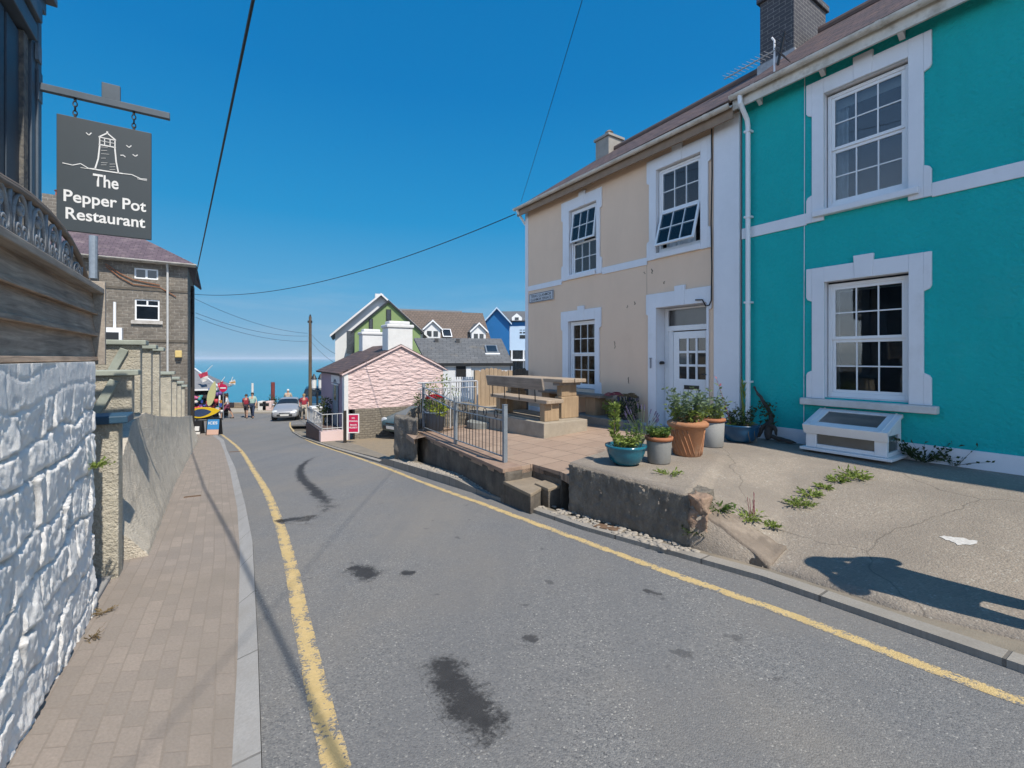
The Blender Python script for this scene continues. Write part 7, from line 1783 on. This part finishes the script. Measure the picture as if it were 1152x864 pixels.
# goods stand so nothing floats: two racks
for px, lab in ((227, 'left black display rack full of beach goods outside the shop'), (246, 'right black display rack full of beach goods behind the surfboard')):
    p = at(px, 468, Ys + (.0 if px < 240 else 1.2)); t = thing('display_rack', lab, 'rack', (p.x, p.y, G(p.x, p.y)), R(24)); mb = MB()
    for x in (-.55, 0, .55): mb.box(x - .02, x + .02, -.02, .02, 0, 1.75)
    for z in (.3, .7, 1.1, 1.5): mb.box(-.6, .6, -.2, .2, z, z + .02)
    mb.build('frame', m_dark, t); mb = MB(); mb.box(-.58, .58, .1, .16, .05, 1.7); mb.build('back_panel', Dk, t)
def sboard(name, label, c, L, W_, ang, rz, mat, deck=None):
    t = thing(name, label, 'surfboard', c, rz); n = 18; out = [(W_ / 2 * math.sin(math.pi * min(1, (i / n) ** .8)) ** .7 if 0 < i < n else .01, -L / 2 + L * i / n) for i in range(n + 1)]
    M = Matrix.Rotation(ang, 4, 'Y'); P = [(x, 0, z) for x, z in out] + [(-x, 0, z) for x, z in out[::-1]]
    mb = MB(); mb.prism(P, (0, .08, 0), M); mb.build('hull', mat, t, bevel=.02)
    if deck: P2 = [(x * .72, -.01, z * .6 - L * .06) for x, _, z in P]; mb = MB(); mb.prism(P2, (0, .008, 0), M); mb.build('deck_pad', deck, t)
    return t
p = at(238, 443, Ys - .6); sboard('surfboard', 'pale yellow surfboard standing upright outside the beach shop', p, 1.75, .48, R(12), R(10), plain('pale_yellow_board', (.50, .50, .26), .4))
p = at(229, 464, Ys - 1.0); sboard('paddleboard', 'yellow paddleboard with dark blue deck lying on its edge', p, 2.0, .72, R(84), R(10), plain('bright_yellow_board', (.70, .47, .02), .4), plain('dark_blue_deck', (.025, .05, .12), .6))
for x in (-.5, .5):
    q = Vector((p.x + x, p.y + .06, 0)); z0 = G(q.x, q.y); mb = MB(); mb.bar((q.x, q.y, z0), (q.x, q.y + .1, p.z + .1), .05); mb.bar((q.x, q.y - .2, p.z - .38), (q.x, q.y + .1, p.z - .36), .05); o = mb.build('board_trestle', m_dark); tag(o, ('left' if x < 0 else 'right') + ' dark trestle holding up the yellow paddleboard', 'trestle', 'trestles under the paddleboard')
def flag(label, pole0, pole1, fl, Y, mats, two=True):
    t = thing('flag', label, 'flag', at(*pole0, Y)); o = at(*pole0, Y); mb = MB(); mb.tube([(0, 0, 0), at(*pole1, Y) - o], .022, 6); mb.build('pole', m_pvc, t)
    n = 8
    for half, m in enumerate(mats):
        a0, a1, b1, b0 = [at(*q, Y) - o for q in fl]; mb = MB(); ids = {}
        lo, hi = half / len(mats), (half + 1) / len(mats)
        for i in range(n + 1):
            for j in (0, 1):
                f = i / n; v = lo if j == 0 else hi; p = a0.lerp(a1, f).lerp(b0.lerp(b1, f), v); p.y += .06 * math.sin(f * 7 + v * 3); ids[i, j] = mb.pts([p])
        for i in range(n): mb.face([ids[i, 0], ids[i + 1, 0], ids[i + 1, 1], ids[i, 1]])
        mb.build('cloth', m, t, solid=.006)
    return t
fr_, fw_ = cloth('flag_red', (.50, .05, .10)), cloth('flag_white', (.68, .66, .64)); fo_ = cloth('flag_orange_spot', (.55, .3, .1))
Yf = Ys + .2
flag('red and white flag on a slanted pole at the left over the shop roof', (229, 421), (239, 411), [(223, 421), (233, 418), (234, 427), (227, 431)], Yf, [fr_, fw_])
flag('small red flag on a slanted pole above the no entry sign', (246, 434), (253, 424), [(245, 431), (251, 429), (250, 435), (245, 436)], Yf, [fr_])
flag('white flag with orange middle, rightmost over the beach shop', (258, 434), (262, 424), [(258, 429), (264, 427), (265, 433), (257, 432)], Yf, [fw_, fo_, fw_])
p = at(251, 436.5, Ys - .4); ne = thing('no_entry_sign', 'round red no entry sign with white bar on a thin pole', 'road sign', (p.x, p.y, G(p.x, p.y)), R(5)); zc = p.z - G(p.x, p.y)
mb = MB(); mb.tube([(0, .03, 0), (0, .03, zc + .2)], .03, 8); mb.build('pole', m_metal_g, ne); mb = MB(); mb.prism([(.27 * math.cos(w), 0, zc + .27 * math.sin(w)) for w in [2 * math.pi * q / 24 for q in range(24)]], (0, .015, 0)); mb.build('disc', bpy.data.materials['sign_red'], ne); mb = MB(); mb.box(-.19, .19, -.006, -.002, zc - .045, zc + .045); mb.build('white_bar', m_sw, ne)
# sandwich boards
def aboard(label, px, py, wpx, hpx, board, pic, words):
    p = gnd(px, py); k = p.y / F; w, h = wpx * k, hpx * k; t = thing('sandwich_board', label, 'sandwich board', p, R(8)); M = Matrix.Rotation(R(-9), 4, 'X')
    mb = MB(); mb.box(-w / 2, w / 2, 0, .03, 0, h, M); mb.build('front_board', board, t, bevel=.006); mb = MB(); M2 = Matrix.Translation((0, .42, 0)) @ Matrix.Rotation(R(9), 4, 'X'); mb.box(-w / 2, w / 2, 0, .03, 0, h, M2); mb.build('rear_board', board, t)
    for (x0, x1, z0, z1, m) in pic: mb = MB(); mb.box(x0 * w, x1 * w, -.006, -.002, z0 * h, z1 * h, M); mb.build('poster', m, t)
    for s, z, ww, c in words: text('lettering', s, ww * w, c * h, m_sw, M @ frame((0, -.009, z * h), (1, 0, 0), (0, 0, 1)), t, bold=.02)
    return t
m_post = plain('poster_blue', (.05, .25, .55), .4); m_posp = plain('poster_peach', (.6, .40, .32), .4); m_blk = plain('board_black', (.015, .015, .018), .5)
aboard('blue and white ice poster board on the footway near the junction', 238.5, 490, 13.5, 19, m_blk, [(-.42, .48, .36, .95, m_post), (-.42, .48, .05, .352, m_posp)], [('ICES', .66, .7, .16)])
aboard('small black and white chalk board beside the telegraph pole', 221, 489, 8, 15, m_blk, [(-.3, .3, .28, .62, m_sw), (-.44, .44, .02, .2, m_chw)], [])
# low sea wall, kerb and posts
m_seaw = bricks('sea_wall_stone', (.34, .27, .2), (.26, .2, .15), (.2, .17, .14), .5, .22, .02, 'box', .6, .9, .03, grain=.5)
mb = MB(); zz = -4.28
mb.box(-70, 6, 38.3, 38.75, zz - .6, zz + .52); o = mb.build('sea_wall', m_seaw, bevel=.02); tag(o, 'low stone sea wall along the promenade before the water', 'wall')
strip('promenade', [(-70, 35.25), (-40, 35.25), (-5, 35.55), (8, 36.1)], [(-70, 38.35), (-40, 38.35), (-5, 38.35), (8, 38.35)], mk('promenade_slabs', (.40, .36, .30), .2, 2, .9, .3, 30), .06, 1.0, 4, .2)
for px, y0, y1, m, lab, r in ((284, 457, 431, m_chw, 'white mooring post standing beyond the sea wall', .09), (307, 458, 430, mk('post_rust', (.22, .05, .045), .3, 5), 'thick dark red mooring post beyond the sea wall', .16)):
    p = at(px, y1, 39.4); mb = MB(); zb = -6; mb.tube([(0, 0, zb - p.z), (0, 0, 0)], r, 10); o = mb.build('mooring_post', m); o.location = p; tag(o, lab, 'post', 'mooring posts beyond the sea wall')
p = at(307, 462, 37.5); bush('round_bush', 'dark round shrub at the foot of the red mooring post', (p.x, p.y, zz), .75, 1.1, 400, m_leaf_d, .16)
for px, lab, m in ((297, 'white litter bin on the promenade left of the dark bush', m_chw), (302, 'pale boxy planter on the promenade next to the dark bush', m_pinkp)):
    p = at(px, 462, 37); t = thing('promenade_box', lab, 'bin', (p.x, p.y, zz + .06)); mb = MB(); mb.box(-.35, .35, -.3, .3, 0, .75); mb.build('body', m, t, bevel=.04); mb = MB(); mb.box(-.2, .2, -.305, -.301, .35, .6); mb.build('slot', m_dark, t)
# distant swimming-line / breakwater is left out; light, sky, camera follow
# ------------------------------------------------------------------ light and camera
w = bpy.data.worlds.new('World'); SC.world = w; w.use_nodes = True; nt = w.node_tree
sky = nt.nodes.new('ShaderNodeTexSky'); sky.sky_type = 'NISHITA'; sky.sun_disc = False; sky.sun_elevation = SUN_EL
sd_ = Vector((math.cos(SUN_AZ) * math.cos(SUN_EL), -math.sin(SUN_AZ) * math.cos(SUN_EL), math.sin(SUN_EL)))
sky.sun_rotation = SKYROT = math.atan2(sd_.x, sd_.y)
sky.air_density = 1.0; sky.dust_density = .3; sky.ozone_density = 3.5; sky.altitude = 0
tc = nt.nodes.new('ShaderNodeTexCoord'); sx = nt.nodes.new('ShaderNodeSeparateXYZ'); nt.links.new(tc.outputs['Generated'], sx.inputs[0])
EXPO = .5; BG = .12; HAZE = .00035
def ramp_world(stops, scale):
    cr = nt.nodes.new('ShaderNodeValToRGB'); nt.links.new(sx.outputs[2], cr.inputs[0])
    while len(cr.color_ramp.elements) < len(stops): cr.color_ramp.elements.new(.5)
    for e, (p_, c_) in zip(cr.color_ramp.elements, stops): e.position = p_; e.color = (*c_, 1)
    vm = nt.nodes.new('ShaderNodeVectorMath'); vm.operation = 'SCALE'; vm.inputs['Scale'].default_value = scale / (2 ** EXPO * BG); nt.links.new(cr.outputs[0], vm.inputs[0]); return vm.outputs[0]
# deep polarised blue over the sea, unseen sky behind the camera brightened to fill the shaded fronts
front = ramp_world([(0.0, (.215, .42, .62)), (.05, (.175, .40, .63)), (.14, (.085, .365, .645)), (.28, (.012, .285, .61)), (.50, (.0, .200, .53)), (1.0, (.0, .13, .38))], 1.0)
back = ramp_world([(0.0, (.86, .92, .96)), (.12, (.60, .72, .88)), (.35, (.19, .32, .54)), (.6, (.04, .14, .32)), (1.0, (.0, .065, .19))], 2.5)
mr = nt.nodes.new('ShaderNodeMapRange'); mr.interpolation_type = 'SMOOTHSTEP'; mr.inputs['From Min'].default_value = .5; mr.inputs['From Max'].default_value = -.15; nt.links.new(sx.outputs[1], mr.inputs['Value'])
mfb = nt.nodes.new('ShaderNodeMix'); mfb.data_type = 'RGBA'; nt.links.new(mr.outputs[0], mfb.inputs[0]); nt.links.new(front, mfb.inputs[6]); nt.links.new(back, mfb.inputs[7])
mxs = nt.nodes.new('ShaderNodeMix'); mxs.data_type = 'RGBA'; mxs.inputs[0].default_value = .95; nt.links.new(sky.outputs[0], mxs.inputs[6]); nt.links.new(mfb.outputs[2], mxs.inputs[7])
wn = nt.nodes.new('ShaderNodeTexNoise'); wm = nt.nodes.new('ShaderNodeMapping'); wm.inputs['Scale'].default_value = (3.0, 3.0, 26); nt.links.new(tc.outputs['Generated'], wm.inputs[0]); nt.links.new(wm.outputs[0], wn.inputs['Vector']); wn.inputs['Scale'].default_value = 1.6; wn.inputs['Detail'].default_value = 6; wn.inputs['Roughness'].default_value = .6
wr = nt.nodes.new('ShaderNodeMapRange'); wr.inputs['From Min'].default_value = .48; wr.inputs['From Max'].default_value = .72; wr.inputs['To Max'].default_value = .34; nt.links.new(wn.outputs['Fac'], wr.inputs['Value'])
we = nt.nodes.new('ShaderNodeMapRange'); we.interpolation_type = 'SMOOTHSTEP'; we.inputs['From Min'].default_value = .22; we.inputs['From Max'].default_value = .02; nt.links.new(sx.outputs[2], we.inputs['Value'])
wx_ = nt.nodes.new('ShaderNodeMath'); wx_.operation = 'MULTIPLY'; nt.links.new(wr.outputs[0], wx_.inputs[0]); nt.links.new(we.outputs[0], wx_.inputs[1])
wc = nt.nodes.new('ShaderNodeMix'); wc.data_type = 'RGBA'; nt.links.new(wx_.outputs[0], wc.inputs[0]); nt.links.new(mxs.outputs[2], wc.inputs[6]); k_ = 1 / (2 ** EXPO * BG); wc.inputs[7].default_value = (.42 * k_, .55 * k_, .68 * k_, 1)
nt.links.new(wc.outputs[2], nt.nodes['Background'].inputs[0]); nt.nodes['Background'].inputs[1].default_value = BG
# thin sea air
hz = MB(); hz.box(-31000, 31000, -400, 31000, -14, 9); hz = hz.build('haze', None); hz['kind'] = 'stuff'; hz['label'] = 'thin pale air over the bay'; hz['category'] = 'haze'
hm = bpy.data.materials.new('haze_air'); hm.use_nodes = True; hn = hm.node_tree; hn.nodes.remove(hn.nodes['Principled BSDF']); pv = hn.nodes.new('ShaderNodeVolumePrincipled'); pv.inputs['Density'].default_value = HAZE; pv.inputs['Color'].default_value = (.75, .88, 1, 1); hn.links.new(pv.outputs[0], hn.nodes['Material Output'].inputs['Volume']); hz.data.materials.append(hm)
L_ = bpy.data.lights.new('sun', 'SUN'); L_.energy = 4.0; L_.angle = R(.53); L_.color = (1, .92, .80); so = bpy.data.objects.new('sun', L_); COL.objects.link(so); so.rotation_euler = sd_.to_track_quat('Z', 'Y').to_euler()
cam = bpy.data.cameras.new('camera'); cam.lens = 16.0; cam.sensor_width = 36; cam.shift_y = -(432 - CY) / 1152; cam.clip_end = 100000; cam.clip_start = .05
co = bpy.data.objects.new('camera', cam); COL.objects.link(co); co.rotation_euler = (R(90), 0, 0); SC.camera = co
vs = SC.view_settings; vs.view_transform = 'Standard'; vs.look = 'None'; vs.exposure = EXPO; vs.gamma = 1; vs.use_curve_mapping = False
SC.cycles.use_denoising = True; SC.cycles.max_bounces = 6; SC.cycles.diffuse_bounces = 3; SC.cycles.glossy_bounces = 3; SC.cycles.transparent_max_bounces = 4
